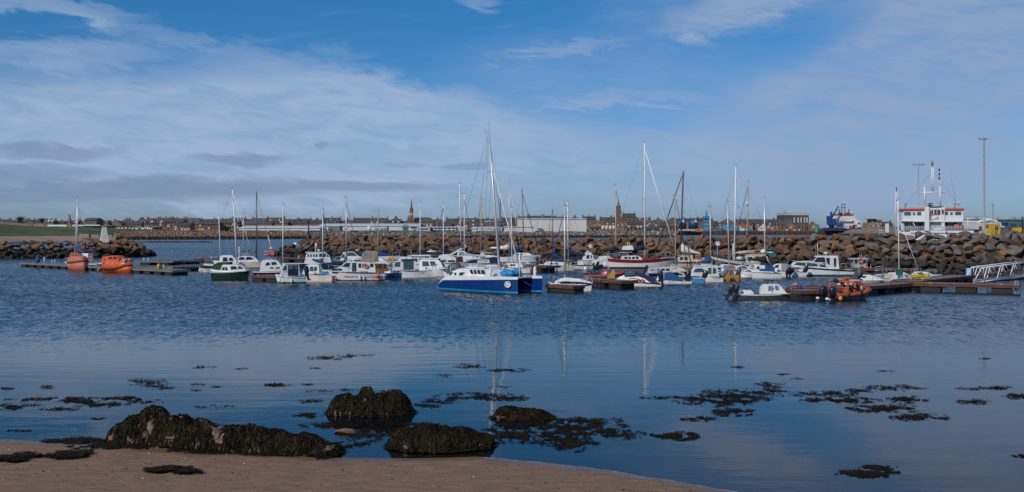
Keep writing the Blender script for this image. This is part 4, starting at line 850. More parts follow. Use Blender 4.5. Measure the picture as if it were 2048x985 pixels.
class Boat:
    def __init__(s, name, label, cat, xl, xr, wl, hd, BR=.36, group=None):
        th = R(hd); s.c, s.sn = math.cos(th), math.sin(th); c, sn = abs(s.c), abs(s.sn); D = DW(wl)
        for _ in range(3):
            Wm = (xr - xl) * D / FPX; s.L = Wm / (c + BR * sn); s.B = BR * s.L; D = DW(wl) + .32 * (s.L * sn + s.B * c)
        s.D, s.ppm, s.xc, s.wl = D, FPX / D, (xl + xr) / 2, YH + CAMZ * FPX / D; s.zb = s.zs = s.zm = .9
        s.root = thing(name, label, cat, ((s.xc - 1024) * D / FPX, D, 0), th, group); s.hd = th
    def x(s, px): return max(-s.L * .75, min(s.L * .75, (px - s.xc) / (s.ppm * (s.c if abs(s.c) > .3 else math.copysign(.3, s.c)))))
    def z(s, py): return (s.wl - py) / s.ppm
    def P(s, px, py): return (s.x(px), s.z(py))
    def wp(s, px, py, y=0.0): return s.root.location + Matrix.Rotation(s.hd, 3, 'Z') @ Vector((s.x(px), y, s.z(py)))
    def near(s): return -1 if s.c > 0 else 1                       # local y side that faces the viewer
    def hull(s, fb, fm, fs, top=GW, band=0, bandm=NAVY, boot=TEALP, deck=GW2, tw=.78, rake=.10, well=None, low=None, lowf=.0, af=AFB, fl=.82, bt=.11, ds=False):
        zb, zm, zs = s.z(fb), s.z(fm), s.z(fs); s.zb, s.zs, s.zm = zb, zs, zm; L, B = s.L, s.B
        zb, zm, zs = (max(.25, q) for q in (zb, zm, zs))
        N = 15; bw = band / s.ppm
        def shr(u): return zs * (1 - u) * (1 - 2 * u) + 4 * zm * u * (1 - u) + zb * u * (2 * u - 1)
        def hw(u):
            if ds and u < .4: return B / 2 * max(.02, 1 - ((.4 - u) / .4) ** 2.4)
            if u < .4: return B / 2 * (tw + (1 - tw) * math.sin(u / .4 * math.pi / 2))
            return B / 2 * max(.012, 1 - ((u - .4) / .6) ** 2.3)
        s.shr, s.hwf = shr, hw; rings = []
        for i in range(N + 1):
            u = i / N; h = shr(u); zz = [-.35, -.03, bt, bt + (h - bw - bt) * max(.03, lowf if lowf else .5), h - bw if bw else h - .06, h]; half = []
            for z in zz:
                t = max(0, min(1, (z + .35) / (h + .35))); f = (.55 + (fl - .55) * min(1, t * 2.5)) + (1 - fl) * t ** 1.3
                if z < -.1: f = .45
                f2 = f * (1 - .35 * (1 - t) * u ** 3); x = -L / 2 + L * u - rake * L * (1 - t) ** 1.2 * u ** 4 * 1.0 + .03 * L * (1 - t) * (1 - u) ** 6
                half.append((x, hw(u) * f2, z))
            ring = [(x, -y, z) for x, y, z in half] + [(half[-1][0], -half[-1][1] * .93, h), (half[-1][0], -half[-1][1] * .93, h - .12), (half[-1][0], half[-1][1] * .93, h - .12), (half[-1][0], half[-1][1] * .93, h)] + [(x, y, z) for x, y, z in reversed(half)]
            rings.append(ring)
        lm = 2 if low is None else 6
        side = [0, 1, lm, 2, 3 if bw else 2]
        mis = side + [4, 4, 5, 4, 4] + side[::-1] + [0]
        mb = MB().loft(rings, 2, mis=mis, smooth=False)
        s.h = mb.build('hull', [af, boot, top, bandm, top, deck, low or top], s.root)
        return s
    def cab(s, name, pts, w=.62, m=GW, kz=.10, wins=(), fw=(), wm=GL, kx=0.0, roof=None, parent=None):
        q = [s.P(*p) for p in pts]; z0 = min(p[1] for p in q); x0 = sum(p[0] for p in q) / len(q); hw = w * s.B / 2
        W_ = lambda x, z: max(.12, hw - kz * (z - z0) - kx * (x - x0))
        n = len(q); mb = MB().add([(x, -W_(x, z), z) for x, z in q] + [(x, W_(x, z), z) for x, z in q], [tuple(range(n)), tuple(reversed(range(n, 2 * n)))] + [(i, (i + 1) % n, (i + 1) % n + n, i + n) for i in range(n)])
        o = mb.build(name, m, parent or s.root)
        for wi in wins:
            wi, mm = (wi[0], wi[1]) if isinstance(wi[0], list) else (wi, wm)
            if len(wi) == 4 and not isinstance(wi[0], tuple): a, b, c, d = wi; wi = [(a, d), (a, b), (c, b), (c, d)]
            r = [s.P(*p) for p in wi]; k = len(r)
            for sg in (-1, 1):
                MB().add([(x, sg * (W_(x, z) - .03), z) for x, z in r] + [(x, sg * (W_(x, z) + .02), z) for x, z in r], [tuple(range(k, 2 * k))] + [(i, (i + 1) % k, (i + 1) % k + k, i + k) for i in range(k)]).build('window', mm, o)
        for i, t0, t1, ya, yb in fw:
            (xa, za), (xb, zb_) = q[i], q[(i + 1) % n]; dx_, dz_ = xb - xa, zb_ - za; ln = math.hypot(dx_, dz_) or 1; nx_, nz_ = -dz_ / ln, dx_ / ln
            cx_ = sum(p[0] for p in q) / n; cz_ = sum(p[1] for p in q) / n
            if (xa + dx_ / 2 - cx_) * nx_ + (za + dz_ / 2 - cz_) * nz_ < 0: nx_, nz_ = -nx_, -nz_
            vs = []
            for off in (-.02, .025):
                for t_, yy in ((t0, ya), (t1, ya), (t1, yb), (t0, yb)):
                    x, z = xa + dx_ * t_, za + dz_ * t_; vs.append((x + nx_ * off, yy * W_(x, z), z + nz_ * off))
            MB().add(vs, [(4, 5, 6, 7), (0, 1, 5, 4), (1, 2, 6, 5), (2, 3, 7, 6), (3, 0, 4, 7)]).build('window', wm, o)
        if roof:
            zt = max(p[1] for p in q); xs_ = [p[0] for p in q if p[1] > zt - .12 * (zt - z0) - .05]
            MB().bx(min(xs_) - .12, max(xs_) + .12, -hw * .98, hw * .98, zt, zt + .07).build('roof', roof, o)
        return o
    def rail(s, u0=.72, u1=1.0, h=.55, n=3, m=STL, name='railing'):
        mb = MB()
        if not hasattr(s, 'shr'): return
        for sg in (-1, 1):
            pts = []
            for i in range(n + 1):
                u = u0 + (u1 - u0) * i / n; x = -s.L / 2 + s.L * u * .995; y = sg * s.hwf(u) * .9; z = s.shr(u); pts.append((x, y, z + h)); mb.tube([(x, y, z - .05), (x, y, z + h)], .014, 4, 0)
            mb.tube(pts, .017, 4)
        if u0 < .03:
            x = -s.L / 2 + s.L * u0 * .995; y = s.hwf(u0) * .9; mb.tube([(x, -y, s.shr(u0) + h), (x, y, s.shr(u0) + h)], .017, 4)
        if u1 > .97:
            x = s.L / 2 - .01 * s.L; y = s.hwf(u1) * .9; mb.tube([(x, -y, s.shr(1) + h), (x + .15, 0, s.shr(1) + h), (x, y, s.shr(1) + h)], .017, 4)
        mb.build(name, m, s.root)
    def motor(s, px=None, y=0, cowl=OCOWL, sc=1.0, tilt=0, z=None):
        sc *= .66
        t_ = Matrix.Rotation(R(tilt), 3, 'Y'); o = s.root
        x0 = -s.L / 2 - .12 if px is None else s.x(px); z0 = (s.zs if z is None else s.z(z)) + .02
        def tr(mb): mb.v = [tuple(Vector((x0, y, z0)) + t_ @ Vector((a * sc, b * sc, c * sc))) for a, b, c in mb.v]; return mb
        lg = tr(MB().loft([[(-.02, -.07, .1), (-.30, -.05, .1), (-.30, .05, .1), (-.02, .07, .1)], [(-.05, -.05, -.5), (-.26, -.03, -.5), (-.26, .03, -.5), (-.05, .05, -.5)], [(-.04, -.04, -.75), (-.34, -.02, -.75), (-.34, .02, -.75), (-.04, .04, -.75)]], smooth=False).bx(-.02, .1, -.12, .12, -.2, .15)).build('outboard_motor', OCOWL, o)
        tr(MB().loft([[(-.16 + a * math.copysign(abs(math.cos(k * .5236)) ** .6, math.cos(k * .5236)), b * math.copysign(abs(math.sin(k * .5236)) ** .6, math.sin(k * .5236)), zz) for k in range(12)] for a, b, zz in ((.18, .12, .06), (.26, .18, .2), (.28, .19, .48), (.25, .17, .74), (.16, .11, .84))])).build('cowl', cowl, lg)
        tr(MB().ell((-.38, 0, -.68), (.03, .16, .16), 8, 5)).build('propeller', STL, lg)
    def mast(s, px, pt, pb=None, m=ALU, r=.075, pxt=None, boom=None, cover=None, ch=6, jib=None, jibr=.05, spread=1, stays=True, back=True, fore=True, tipm=None, covers=None, y=0):
        xb, xt = s.x(px), s.x(pxt if pxt is not None else px); zt = s.z(pt); zb = s.z(pb) if pb else .6
        o = MB().tube([(xb, y, zb), (xb * .5 + xt * .5, y, (zb + zt) / 2), (xt, y, zt)], r, 8, r1=r * .8).build('mast', m, s.root)
        MB().tube([(xt, y, zt), (xt, y, zt + .5)], .012, 3).bx(xt - .22, xt + .02, y - .02, y + .02, zt + .02, zt + .09).build('masthead_fitting', WIRE, o)
        H = zt - zb
        for i in range(spread):
            f = (.52, .78)[i] if spread < 3 else .4 + .2 * i; x = xb + (xt - xb) * f; w_ = min(.75, s.B * .36)
            a = .35 if abs(s.c) > .8 else 0; MB().tube([(x - a * .5, y - w_, zb + H * f), (x, y, zb + H * f + .06), (x - a * .5, y + w_, zb + H * f)], .024, 4).build('spreader', m, o)
        if stays:
            for sg in (-1, 1):
                f = .52; x = xb + (xt - xb) * f
                MB().tube([(xt, y, zb + H * .97), (x - .15, sg * min(.75, s.B * .36) + y, zb + H * f), (xb - .25, sg * s.B * .45, max(.3, zb - .3))], .011, 3).build('shroud', WIRE, o)
            if back: MB().tube([(xt, y, zt), (-s.L / 2 + .1, 0, max(.5, s.zs))], .011, 3).build('backstay', WIRE, o)
            if fore and not jib: MB().tube([(xt, y, zb + H * .96), (s.L / 2 - .05, 0, s.zb)], .011, 3).build('forestay', WIRE, o)
        if jib:
            e = (s.L / 2 - .08, 0, s.zb + .1) if len(jib) < 2 else (s.x(jib[1]), 0, s.z(jib[2])); st_ = (xt, y, zb + H * .965) if len(jib) < 4 else (s.x(jib[3]), 0, s.z(jib[4]))
            MB().tube([st_, ((st_[0] + e[0]) / 2, 0, (st_[2] + e[2]) / 2), e], jibr * .7, 6, r1=jibr * 1.15).build('furled_jib', jib[0], o)
        if boom:
            bx_, bz = s.P(*boom[:2]); b0 = (xb, y, s.z(boom[2] if len(boom) > 2 else boom[1]))
            bo = MB().tube([b0, (bx_, y, bz)], .055, 6).build('boom', m, s.root)
            if cover:
                rings = []; n = 7; h = ch / s.ppm; sgn = 1 if bx_ > xb else -1
                for i in range(n + 1):
                    f = i / n; x = b0[0] + sgn * .05 + (bx_ - b0[0]) * f; z = b0[2] + (bz - b0[2]) * f; hh = h * (1 - f) ** 1.7 + .16 + .03 * math.sin(i * 2.3); ww = .13 + .05 * (1 - f)
                    if i == n: hh *= .6
                    rings.append([(x, -ww, z + .02), (x, -ww * .75, z + hh * .55), (x, 0, z + hh), (x, ww * .75, z + hh * .55), (x, ww, z + .02), (x, 0, z - .07)])
                if sgn < 0: rings = [list(reversed(r_)) for r_ in rings]
                MB().loft(rings).build('sail_cover', CNV[cover], bo)
        return o
    def canopy(s, pts, col, w=.8, name='canvas_cover', kz=.25, wins=(), wm=GLB): return s.cab(name, pts, w, CNV[col], kz, wins, wm=wm)
    def fender(s, px, py, h=9, r=2.2, label='', m=BUOYW, group='fenders hanging on the boats'):
        y = s.near() * (s.B * .5 + .08); P = s.wp(px, py, y); P.x += -0 ; k = s.ppm
        off = (px - (1024 + P.x * FPX / P.y)) * P.y / FPX; P.x += off
        t_ = thing('fender', label, 'fender', P, 0, group); hh, rr_ = h / k / 2, r / k
        MB().lathe([(.02, -hh), (rr_ * .8, -hh * .85), (rr_, -hh * .5), (rr_, hh * .5), (rr_ * .8, hh * .85), (.02, hh)], n=10).build('float', m, t_); MB().tube([(0, 0, hh * .9), (0, .06, hh + .35)], .014, 4).build('lanyard', ROPE, t_)
    def ball(s, px, py, r, label, m=BUOYO):
        P = s.wp(px, py, s.near() * (s.B * .5 + r / s.ppm)); P.x += (px - (1024 + P.x * FPX / P.y)) * P.y / FPX
        t_ = thing('buoy_fender', label, 'buoy', P, 0, 'round buoy fenders'); q = r / s.ppm; MB().ell((0, 0, 0), (q, q, q * 1.05), 14, 9).build('float', m, t_); MB().tube([(0, 0, q), (0, .08, q + .35)], .018, 4).bx(-.05, .05, -.05, .05, q * .95, q + .09).build('lanyard', ROPE, t_)
    def buoyring(s, px, py, r, label, m=BUOYO, y=None):
        P = s.wp(px, py, s.near() * s.B * .3 if y is None else y); P.x += (px - (1024 + P.x * FPX / P.y)) * P.y / FPX; P.y -= .12
        t_ = thing('lifebuoy', label, 'lifebuoy', P, 0, 'lifebuoys'); q = r / s.ppm; MB().ring((0, 0, 0), q * .74, q * .26, 'y', 16, 7).build('ring', m, t_)
        for a in range(4): MB().ring((q * .74 * math.cos(a * 1.5708 + .7), 0, q * .74 * math.sin(a * 1.5708 + .7)), q * .27, .02, 'x' if a % 2 else 'z', 8, 4).build('strap', BUOYW, t_)
    def pole(s, px, pb, pt, r=.02, m=STL, y=0, name='antenna', pxt=None): return MB().tube([(s.x(px), y, s.z(pb)), (s.x(pxt or px), y, s.z(pt))], r, 5).build(name, m, s.root)
    def dome(s, px, py, wpx, hpx, m=GW, name='radar'): return MB().ell((s.x(px), 0, s.z(py)), (wpx / s.ppm / 2, wpx / s.ppm / 2, hpx / s.ppm / 2), 12, 7).tube([(s.x(px), 0, s.z(py) - .02), (s.x(px), 0, s.z(py + hpx * .5 + 3))], .04, 6).build(name, m, s.root)
    def turbine(s, px, py, pb, rpx=5):
        p = s.pole(px, pb, py, .03, STL, name='wind_generator'); q = rpx / s.ppm; mb = MB().ell((s.x(px), -.18, s.z(py)), (.1, .2, .1), 8, 5)
        th = -s.hd
        for i in range(6):
            a = i * 1.047 + .2; d = Vector((math.cos(a), 0, math.sin(a))); e = Vector((-math.sin(a), 0, math.cos(a)))
            mb.add([d * .05 + e * .09 + Vector((0, -.3, 0)), d * q + e * .035 + Vector((0, -.3, 0)), d * q - e * .05 + Vector((0, -.27, 0)), d * .05 - e * .09 + Vector((0, -.27, 0))], [(0, 1, 2, 3)])
        n = len(mb.v); nb = n - 24; Mx = Matrix.Rotation(th, 3, 'Z'); c = Vector((s.x(px), 0, s.z(py)))
        for i in range(nb, n): mb.v[i] = tuple(c + Mx @ Vector(mb.v[i]))
        mb.build('rotor', GW, p)
    def text(s, string, px, py, hpx, y, m=LET, name='lettering', parent=None, shear=0, side=None):
        cu = bpy.data.curves.new('lettering', 'FONT'); cu.body = string; cu.size = hpx * 1.4 / s.ppm; cu.align_x = 'CENTER'; cu.align_y = 'CENTER'; cu.extrude = .008; cu.shear = shear; cu.materials.append(m)
        tmp = bpy.data.objects.new('lettering_curve', cu); me = bpy.data.meshes.new_from_object(tmp); bpy.data.objects.remove(tmp)
        o = bpy.data.objects.new(name, me); COL.objects.link(o); o.parent = parent or s.root; sg = s.near() if side is None else side
        o.location = (s.x(px), sg * y, s.z(py)); o.rotation_euler = (R(90), 0, 0 if sg < 0 else R(180)); return o
    def marks(s, px0, px1, py, hpx, y, m=LETW, n=5, seed=1, parent=None):
        """a line of lettering too small to read: separate letter-high strokes"""
        rr = random.Random(seed); mb = MB(); sg = s.near(); x0, x1 = s.x(px0), s.x(px1); w_ = (x1 - x0) / n
        for i in range(n):
            x = x0 + w_ * (i + .5); h = hpx / s.ppm / 2 * rr.uniform(.7, 1); a = abs(w_) * .32; z = s.z(py); yy = sg * y
            mb.bx(x - a, x - a * .45, yy - .012, yy + .012, z - h, z + h)
            if rr.random() < .7: mb.bx(x - a * .4, x + a, yy - .012, yy + .012, z + h * rr.choice((-.9, 0, .6)), z + h * .95)
        mb.build('lettering', m, parent or s.root)
def yacht(label, xl, xr, wl, hd, fb, fm, fs, hullk={}, cabp=None, cabw=.55, wins=(), masts=(), rail=True, cat='sailing boat', name='sailing_yacht', hood=None, cabm=GW):
    b = Boat(name, label, cat, xl, xr, wl, hd, .33); b.hull(fb, fm, fs, **{**dict(tw=.6, rake=.14), **hullk})
    if cabp: b.cab('coachroof', cabp, cabw, cabm, .18, wins)
    if hood: b.canopy(hood[1], hood[0], .6, 'spray_hood', .3)
    for mk in masts: b.mast(**mk)
    if rail: b.rail(.78, 1.0, .5, 2); b.rail(.02, .24, .5, 2, name='pushpit')
    return b
# ---- the two enclosed lifeboats at the left pontoon
def lifeboat(label, xl, xr, wl, hd, m, belt0, belt1, topa, topb, BR):
    b = Boat('enclosed_lifeboat', label, 'lifeboat', xl, xr, wl, hd, BR); L, B = b.L, b.B
    N = 16; lower, upper, belt = [], [], [[], []]
    for i in range(N + 1):
        u = i / N; w = B / 2 * (min(1, (.62 + .38 * min(1, u / .25)) if u < .25 else 1 - max(0, (u - .58) / .42) ** 2.6 * .93)); w = max(.05, w)
        zb = b.z(belt0) + (b.z(belt1) - b.z(belt0)) * max(0, (u - .45) / .55) ** 1.6; zt = b.z(topa) + (b.z(topb) - b.z(topa)) * u - .45 * max(0, (u - .86) / .14) ** 2 - .25 * max(0, (.1 - u) / .1) ** 2
        x = -L / 2 + L * u; xs_ = x - .07 * L * u ** 4
        lower.append([(xs_, -w * .04, -.4), (xs_ * .995, -w * .60, -.12), (x * .998, -w * .86, .25), (x, -w, zb), (x, w, zb), (x * .998, w * .86, .25), (xs_ * .995, w * .60, -.12), (xs_, w * .04, -.4)])
        up = [(x, -w, zb), (x - .02 * u, -w * .96, zb + (zt - zb) * .45), (x - .04 * u, -w * .74, zb + (zt - zb) * .82), (x - .06 * u, -w * .35, zt), (x - .06 * u, w * .35, zt), (x - .04 * u, w * .74, zb + (zt - zb) * .82), (x - .02 * u, w * .96, zb + (zt - zb) * .45), (x, w, zb)]
        upper.append(up); belt[0].append((x, -w - .03, zb)); belt[1].append((x, w + .03, zb))
    b.root; MB().loft(lower, 0).build('hull', m, b.root); b.can = MB().loft(upper, 0).build('canopy', m, b.root)
    MB().tube(belt[0] + list(reversed(belt[1])), .05, 6).build('rubber_belt', RUB, b.root)
    b.hwf = lambda u: B / 2; b.shr = lambda u: b.z(belt0)
    return b
b = lifeboat('faded salmon enclosed lifeboat with a tall pale mast at the left pontoon', 123, 190, 541.5, -46, SAL, 526, 522, 513.5, 511.5, .50)
b.cab('conning_cabin', [(140, 516), (141, 508), (144, 506.5), (155, 506.5), (158, 510), (160, 516)], .5, SAL, .1, [[(144, 512), (144.5, 508.5), (148, 508.5), (148, 512)], [(150, 512), (150, 508.5), (154.5, 508.5), (156, 512)]], [(1, .1, .9, -.5, .5)])
b.mast(153, 398, 512, ALU, .085, 153.6, boom=(176, 505, 503), cover='blue', ch=8, jib=(BUOYW, 145, 510), jibr=.055, spread=1)
b.pole(131, 527, 515, .02, STL); b.marks(150, 160, 529, 2, b.B * .5, LETW, 4, 3)
MB().ring((b.x(183), b.near() * .3, b.z(517)), .2, .06, 'y').build('hatch_ring', TEAK, b.root)
b = lifeboat('bright orange enclosed lifeboat with black belt and dark cabin windows', 196, 278, 546.5, -30, ORG, 538.5, 529.5, 523, 519.5, .40)
b.cab('conning_cabin', [(204, 528), (205, 516.5), (207, 514), (222, 512.5), (226, 511.5), (240, 512), (246, 517), (249, 523)], .78, ORG, .22, [[(222, 518.5), (221, 514.5), (229.5, 514), (231, 518.5)], [(234.5, 518.5), (233, 514), (240, 513.8), (242.5, 518.5)], [(211, 522), (211, 518), (213.5, 518), (213.5, 522)]])
mb = MB(); y = b.near() * b.B * .475
for i in range(9): mb.tube([(b.x(203 + i * 4.9), y, b.z(538.8)), (b.x(204.6 + i * 4.9), y * 1.0, b.z(542.3)), (b.x(206.2 + i * 4.9), y, b.z(542.3)), (b.x(207.9 + i * 4.9), y, b.z(538.8))], .016, 4)
mb.build('grab_line', RUB, b.root)
for a in ((220, 231, 526.8, 2.2, 6), (235, 239, 526, 2.2, 3), (244, 251, 526.5, 1.8, 4), (205, 209, 525, 2, 3), (223, 229, 523.8, 1.6, 4)): b.marks(*a[:4], b.B * .49, LETW, a[4], int(a[0]))
b.canopy([(255, 523.5), (254.5, 518.8), (263, 518.8), (264, 524)], 'tan', .7, 'hatch_cover', .2); b.ball(196.5, 541.5, 2.2, 'small red ball fender hanging at the stern of the orange lifeboat')
for px in (250, 258, 265): MB().bx(b.x(px) - .08, b.x(px) + .08, -.08, .08, b.z(519.5), b.z(517.6)).build('cleat', LETW, b.root)
# ---- left group
b = Boat('motor_boat', 'white motor boat mostly hidden behind the faded salmon lifeboat', 'motor boat', 122, 206, 534, 165).hull(524, 527, 526.5, GW)
b.cab('cabin', [(158, 527), (161, 512), (170, 507), (183, 507), (183, 526)], .7, GW, .1, [[(161, 519), (164, 512), (173, 510), (173, 519)]], wm=GLB); b.buoyring(181.5, 517, 4.2, 'orange lifebuoy between the two lifeboats'); b.rail()
b = Boat('rowing_dinghy', 'small white rowing dinghy floating at the left of the green hulled cruiser', 'dinghy', 398, 428, 545, 8, .42).hull(535.5, 538, 535, GW2, bt=.05, boot=GW2, deck=BLK, ds=True, tw=.3); MB().bx(-.15, .15, -b.B * .4, b.B * .4, .28, .33).build('thwart', TEAK, b.root); b.ball(399, 541, 2, 'small pale ball at the stern of the white rowing dinghy', BUOYW)
b = Boat('motor_cruiser', 'dark green hulled cruiser with white cabin and green canvas canopy', 'motor cruiser', 420, 504, 561, -12).hull(541.5, 546, 546.5, GRN, 0, boot=GRN, rake=.06, af=GW2, bt=.05, tw=.7)
MB().loft([[(-b.L / 2 + b.L * u, s_ * (b.hwf(u) * .985), b.shr(u) + z) for s_, z in ((-1, -.0), (-1.0, (.38 - .36 * u)), (-.92, (.38 - .36 * u)), (-.92, 0))] for u in (0, .15, .3, .5, .7, .9)]).loft([[(-b.L / 2 + b.L * u, s_ * (b.hwf(u) * .985), b.shr(u) + z) for s_, z in ((1, -.0), (1.0, (.38 - .36 * u)), (.92, (.38 - .36 * u)), (.92, 0))] for u in (0, .15, .3, .5, .7, .9)]).bx(-b.L / 2 - .01, -b.L / 2 + .1, -b.B * .35, b.B * .35, b.zs - .05, b.zs + .38).build('bulwark', GW2, b.root)
b.cab('cabin', [(441, 546), (446, 532), (450, 529.6), (478, 529.6), (492, 534.5), (499, 542)], .68, GW2, .12, [[(446, 540.5), (449.5, 534.5), (453, 534.5), (453, 540.5)], [(454, 540.5), (454, 534.5), (458, 534.5), (460, 540.5)], [(466.5, 539.5), (464.5, 533), (476, 532.2), (480, 538.5)], [(482, 538), (480, 532.2), (487, 533.2), (493, 537.8)]])
b.canopy([(425, 543), (428, 530), (438, 525), (463, 524), (462, 530), (450, 531), (441, 542)], 'green', .74, 'canopy'); b.marks(446, 458, 544.3, 3, b.B * .47, LET, 7, 9); b.rail(.75, 1, .45, 2)
b.marks(425, 428, 543, 3, b.B * .47, LET, 1, 2)
b = yacht('white sloop with navy hull band and tall leaning mast behind the green cruiser', 408, 492, 541, 8, 527, 530, 527.5, dict(band=0, low=NAVY, lowf=.72, top=GW), [(438, 531), (441, 514), (446, 511), (464, 511), (471, 519), (478, 528)], .6, [[(446, 523), (447, 515), (455, 515), (456, 523)], [(458, 522), (459, 515.5), (464, 515.5), (468, 522)]], [dict(px=473.5, pt=379, pb=528, m=ALUW, r=.085, pxt=464.5, boom=(441, 513, 517), jib=(ALUW, 506, 520), jibr=.035)])
b.dome(416, 524, 6, 3, BUOYO, 'bow_fender')
b = yacht('white sloop with thin mast half hidden left of the tall leaning mast', 424, 478, 533, 172, 521, 523, 522, {}, [(440, 522), (444, 515), (465, 515), (470, 522)], .6, [], [dict(px=441, pt=433, pb=516, m=ALUW, r=.075, pxt=437, spread=0)])
b = yacht('cream ketch with a dark grey mainmast and radar pole behind the navy wheelhouse boat', 472, 552, 537, 188, 522, 525, 524, dict(top=CRM), [(474, 525), (478, 514), (488, 512), (508, 513), (518, 524)], .62, [[(479, 520), (481, 514.5), (489, 514), (490, 520)], [(493, 520), (494, 514), (503, 514), (508, 519.5)]], [dict(px=513, pt=386, pb=516, m=DKG, r=.085, jib=(CNV['tan'], 545, 517), jibr=.03), dict(px=487.5, pt=426, pb=513, m=ALU, r=.055, spread=0, fore=False, back=False)])
b.pole(479.5, 514, 498, .06, GW); b.dome(479.5, 496.5, 5, 2.6); b.dome(487, 503.5, 5, 4.5, REDH, 'float'); b.dome(511, 503, 3, 5, REDH, 'float'); b.dome(497.5, 500.5, 5, 4.6, CNV['bright'], 'float')
MB().tube([(b.x(503), 0, b.z(507)), (b.x(488), 0, b.z(509))], .04, 5).build('boom', TANM, b.root)
MB().bx(b.x(513) - .02, b.x(513) + .16, -.1, .1, b.z(429), b.z(423)).build('radar_reflector', mat('reflector_pink', (.55, .2, .2), .5), b.root)
b = Boat('wheelhouse_boat', 'white wheelhouse fishing boat with dark navy hull right of the green cruiser', 'fishing boat', 506, 590, 556, 8).hull(541, 543, 542.5, NAVY, 2.2, GW, boot=NAVY, rake=.05, fl=.9)
b.cab('wheelhouse', [(521, 543), (523.5, 524), (527, 520.5), (546, 519.5), (556, 522.5), (562, 531), (572, 535), (574, 542)], .62, GW, .06, [[(531, 531), (534.5, 525), (540, 525), (540.5, 531)], [(544, 530.5), (543, 525), (551.5, 523.5), (555, 529)], (541, 534.5, 547.5, 537.3), (552, 534.5, 560, 537.3)])
b.pole(548, 520, 470, .05, mat('striped_pole', (.5, .42, .4), .5, .4, 4), 0, 'aerial_mast', 536); b.pole(557, 524, 498, .03, mat('pole_red', (.3, .06, .05), .6), .2, 'aerial_mast', 549); b.dome(543, 497, 9, 3)
b.buoyring(534, 506.5, 5.2, 'left of two faded orange lifebuoys hung under a radar dome'); b.buoyring(545, 506, 5, 'right of two faded orange lifebuoys hung under a radar dome')
MB().tube([(b.x(533), 0, b.z(520)), (b.x(535), 0, b.z(501)), (b.x(545), 0, b.z(500)), (b.x(548), 0, b.z(520))], .03, 5).build('gantry', STL, b.root); b.rail(.7, 1, .5, 3)
b = Boat('sailing_yacht', 'white sloop bow showing behind the two small white cabin boats', 'sailing boat', 556, 596, 548, 175).hull(533, 536, 535, GW2, 1.5, NAVY); b.cab('coachroof', [(562, 537), (566, 529), (580, 528), (588, 535)], .6, GW); b.mast(565.5, 411, 530, ALUW, .06, 566, spread=0)
b = Boat('cabin_boat', 'small white cabin boat with dark blue door and teal waterline', 'cabin boat', 549, 614, 568, 200, .40).hull(548, 553.5, 553.5, GW, 0, boot=TEALP, bt=.16, rake=.12, tw=.85)
MB().tube([(-b.L / 2 + b.L * u, b.near() * (b.hwf(u) * .965), b.shr(u) * .78) for u in (0, .2, .4, .6, .8, .95)], .02, 4).build('rub_rail', TEAK, b.root)
b.cab('wheelhouse', [(562, 553), (565, 538), (570, 530.5), (577, 528.6), (596, 528.6), (597, 552)], .66, GW, .06, [([(564.5, 540), (568.5, 531.5), (573, 531), (573, 540.5)], GLG), (575.3, 530.5, 594.5, 551.5), ([(577, 538.5), (577, 531.2), (583.5, 531.2), (583.5, 538.5)], GLB), ([(585, 538.5), (585, 531.2), (593, 531.2), (593, 538.5)], GLB)], roof=GW, wm=NAVY)
b.motor(609, .2, ONAVY, 1.25, 12, 549); b.fender(559.5, 559, 8, 2, 'white fender at the bow of the boat with the blue door'); b.fender(583, 562, 8, 2, 'white fender amidships on the boat with the blue door'); b.rail(.62, 1, .42, 3)
b = Boat('cabin_boat', 'white cabin boat with green tinted windows right of the blue door boat', 'cabin boat', 604, 672, 564.5, 168, .40).hull(546, 549.5, 548.5, GW2, 1.2, TEAK, boot=GW2, rake=.1, tw=.9)
b.cab('wheelhouse', [(607, 549), (610, 536), (614, 531), (625, 528.3), (640, 529.5), (642, 548)], .68, GW, .05, [([(611, 542.5), (613, 534), (617.5, 533), (617.5, 542.5)], GLG), (622.2, 533.5, 629.3, 542.3), (630.8, 533.5, 637, 542)], roof=GW2, wm=GLG)
b.motor(633, .3, GRY, .9, 0, 556); MB().bx(b.x(662) - .2, b.x(662) + .2, -b.B * .52, -b.B * .50, .1, b.z(552)).build('boarding_ladder', STL, b.root); b.rail(.62, 1, .45, 3); b.ball(672, 557, 2.5, 'small red fender between the white cabin boat and the ball cruiser')
b = Boat('day_boat', 'small white boat with turquoise stripes glimpsed behind the cabin boats', 'day boat', 634, 668, 555, 185).hull(538, 540, 539, CYAN, 3, GW, boot=GW)
b.pole(645, 540, 535)
b = Boat('motor_cruiser', 'large white motor cruiser with wooden aft cabin and an orange ball fender', 'motor cruiser', 655, 772, 562, 190, .32).hull(540.5, 546, 546, GW, 1.3, mat('rail_brown', (.06, .045, .04), .6), boot=AFB, bt=.07, rake=.1, tw=.82)
MB().tube([(-b.L / 2 + b.L * u, b.near() * (b.hwf(u) * .93), b.shr(u) * .50) for u in (.0, .2, .4, .6, .72)], .035, 4).build('rub_rail', TEAK, b.root)
ca = b.cab('deckhouse', [(663, 543), (666, 540), (682, 533.5), (691.5, 525), (712, 524), (748, 526.5), (750, 545)], .66, GW, .06, [[(664.5, 541), (668, 537.5), (683, 536.8), (686, 540.5)], [(683.5, 533.3), (692, 526), (700, 525.7), (699, 533.5)], ([(704, 543), (704, 526), (712, 526), (712, 543)], NAVY), ([(706.5, 541), (706.5, 528), (710, 528), (710, 541)], GLB), (716.5, 527, 721.5, 535.5), ([(723, 535.5), (723, 527.5), (729, 527.5), (729, 535.5)], GLB), (739, 527.5, 745.5, 534.5)], wm=GL)
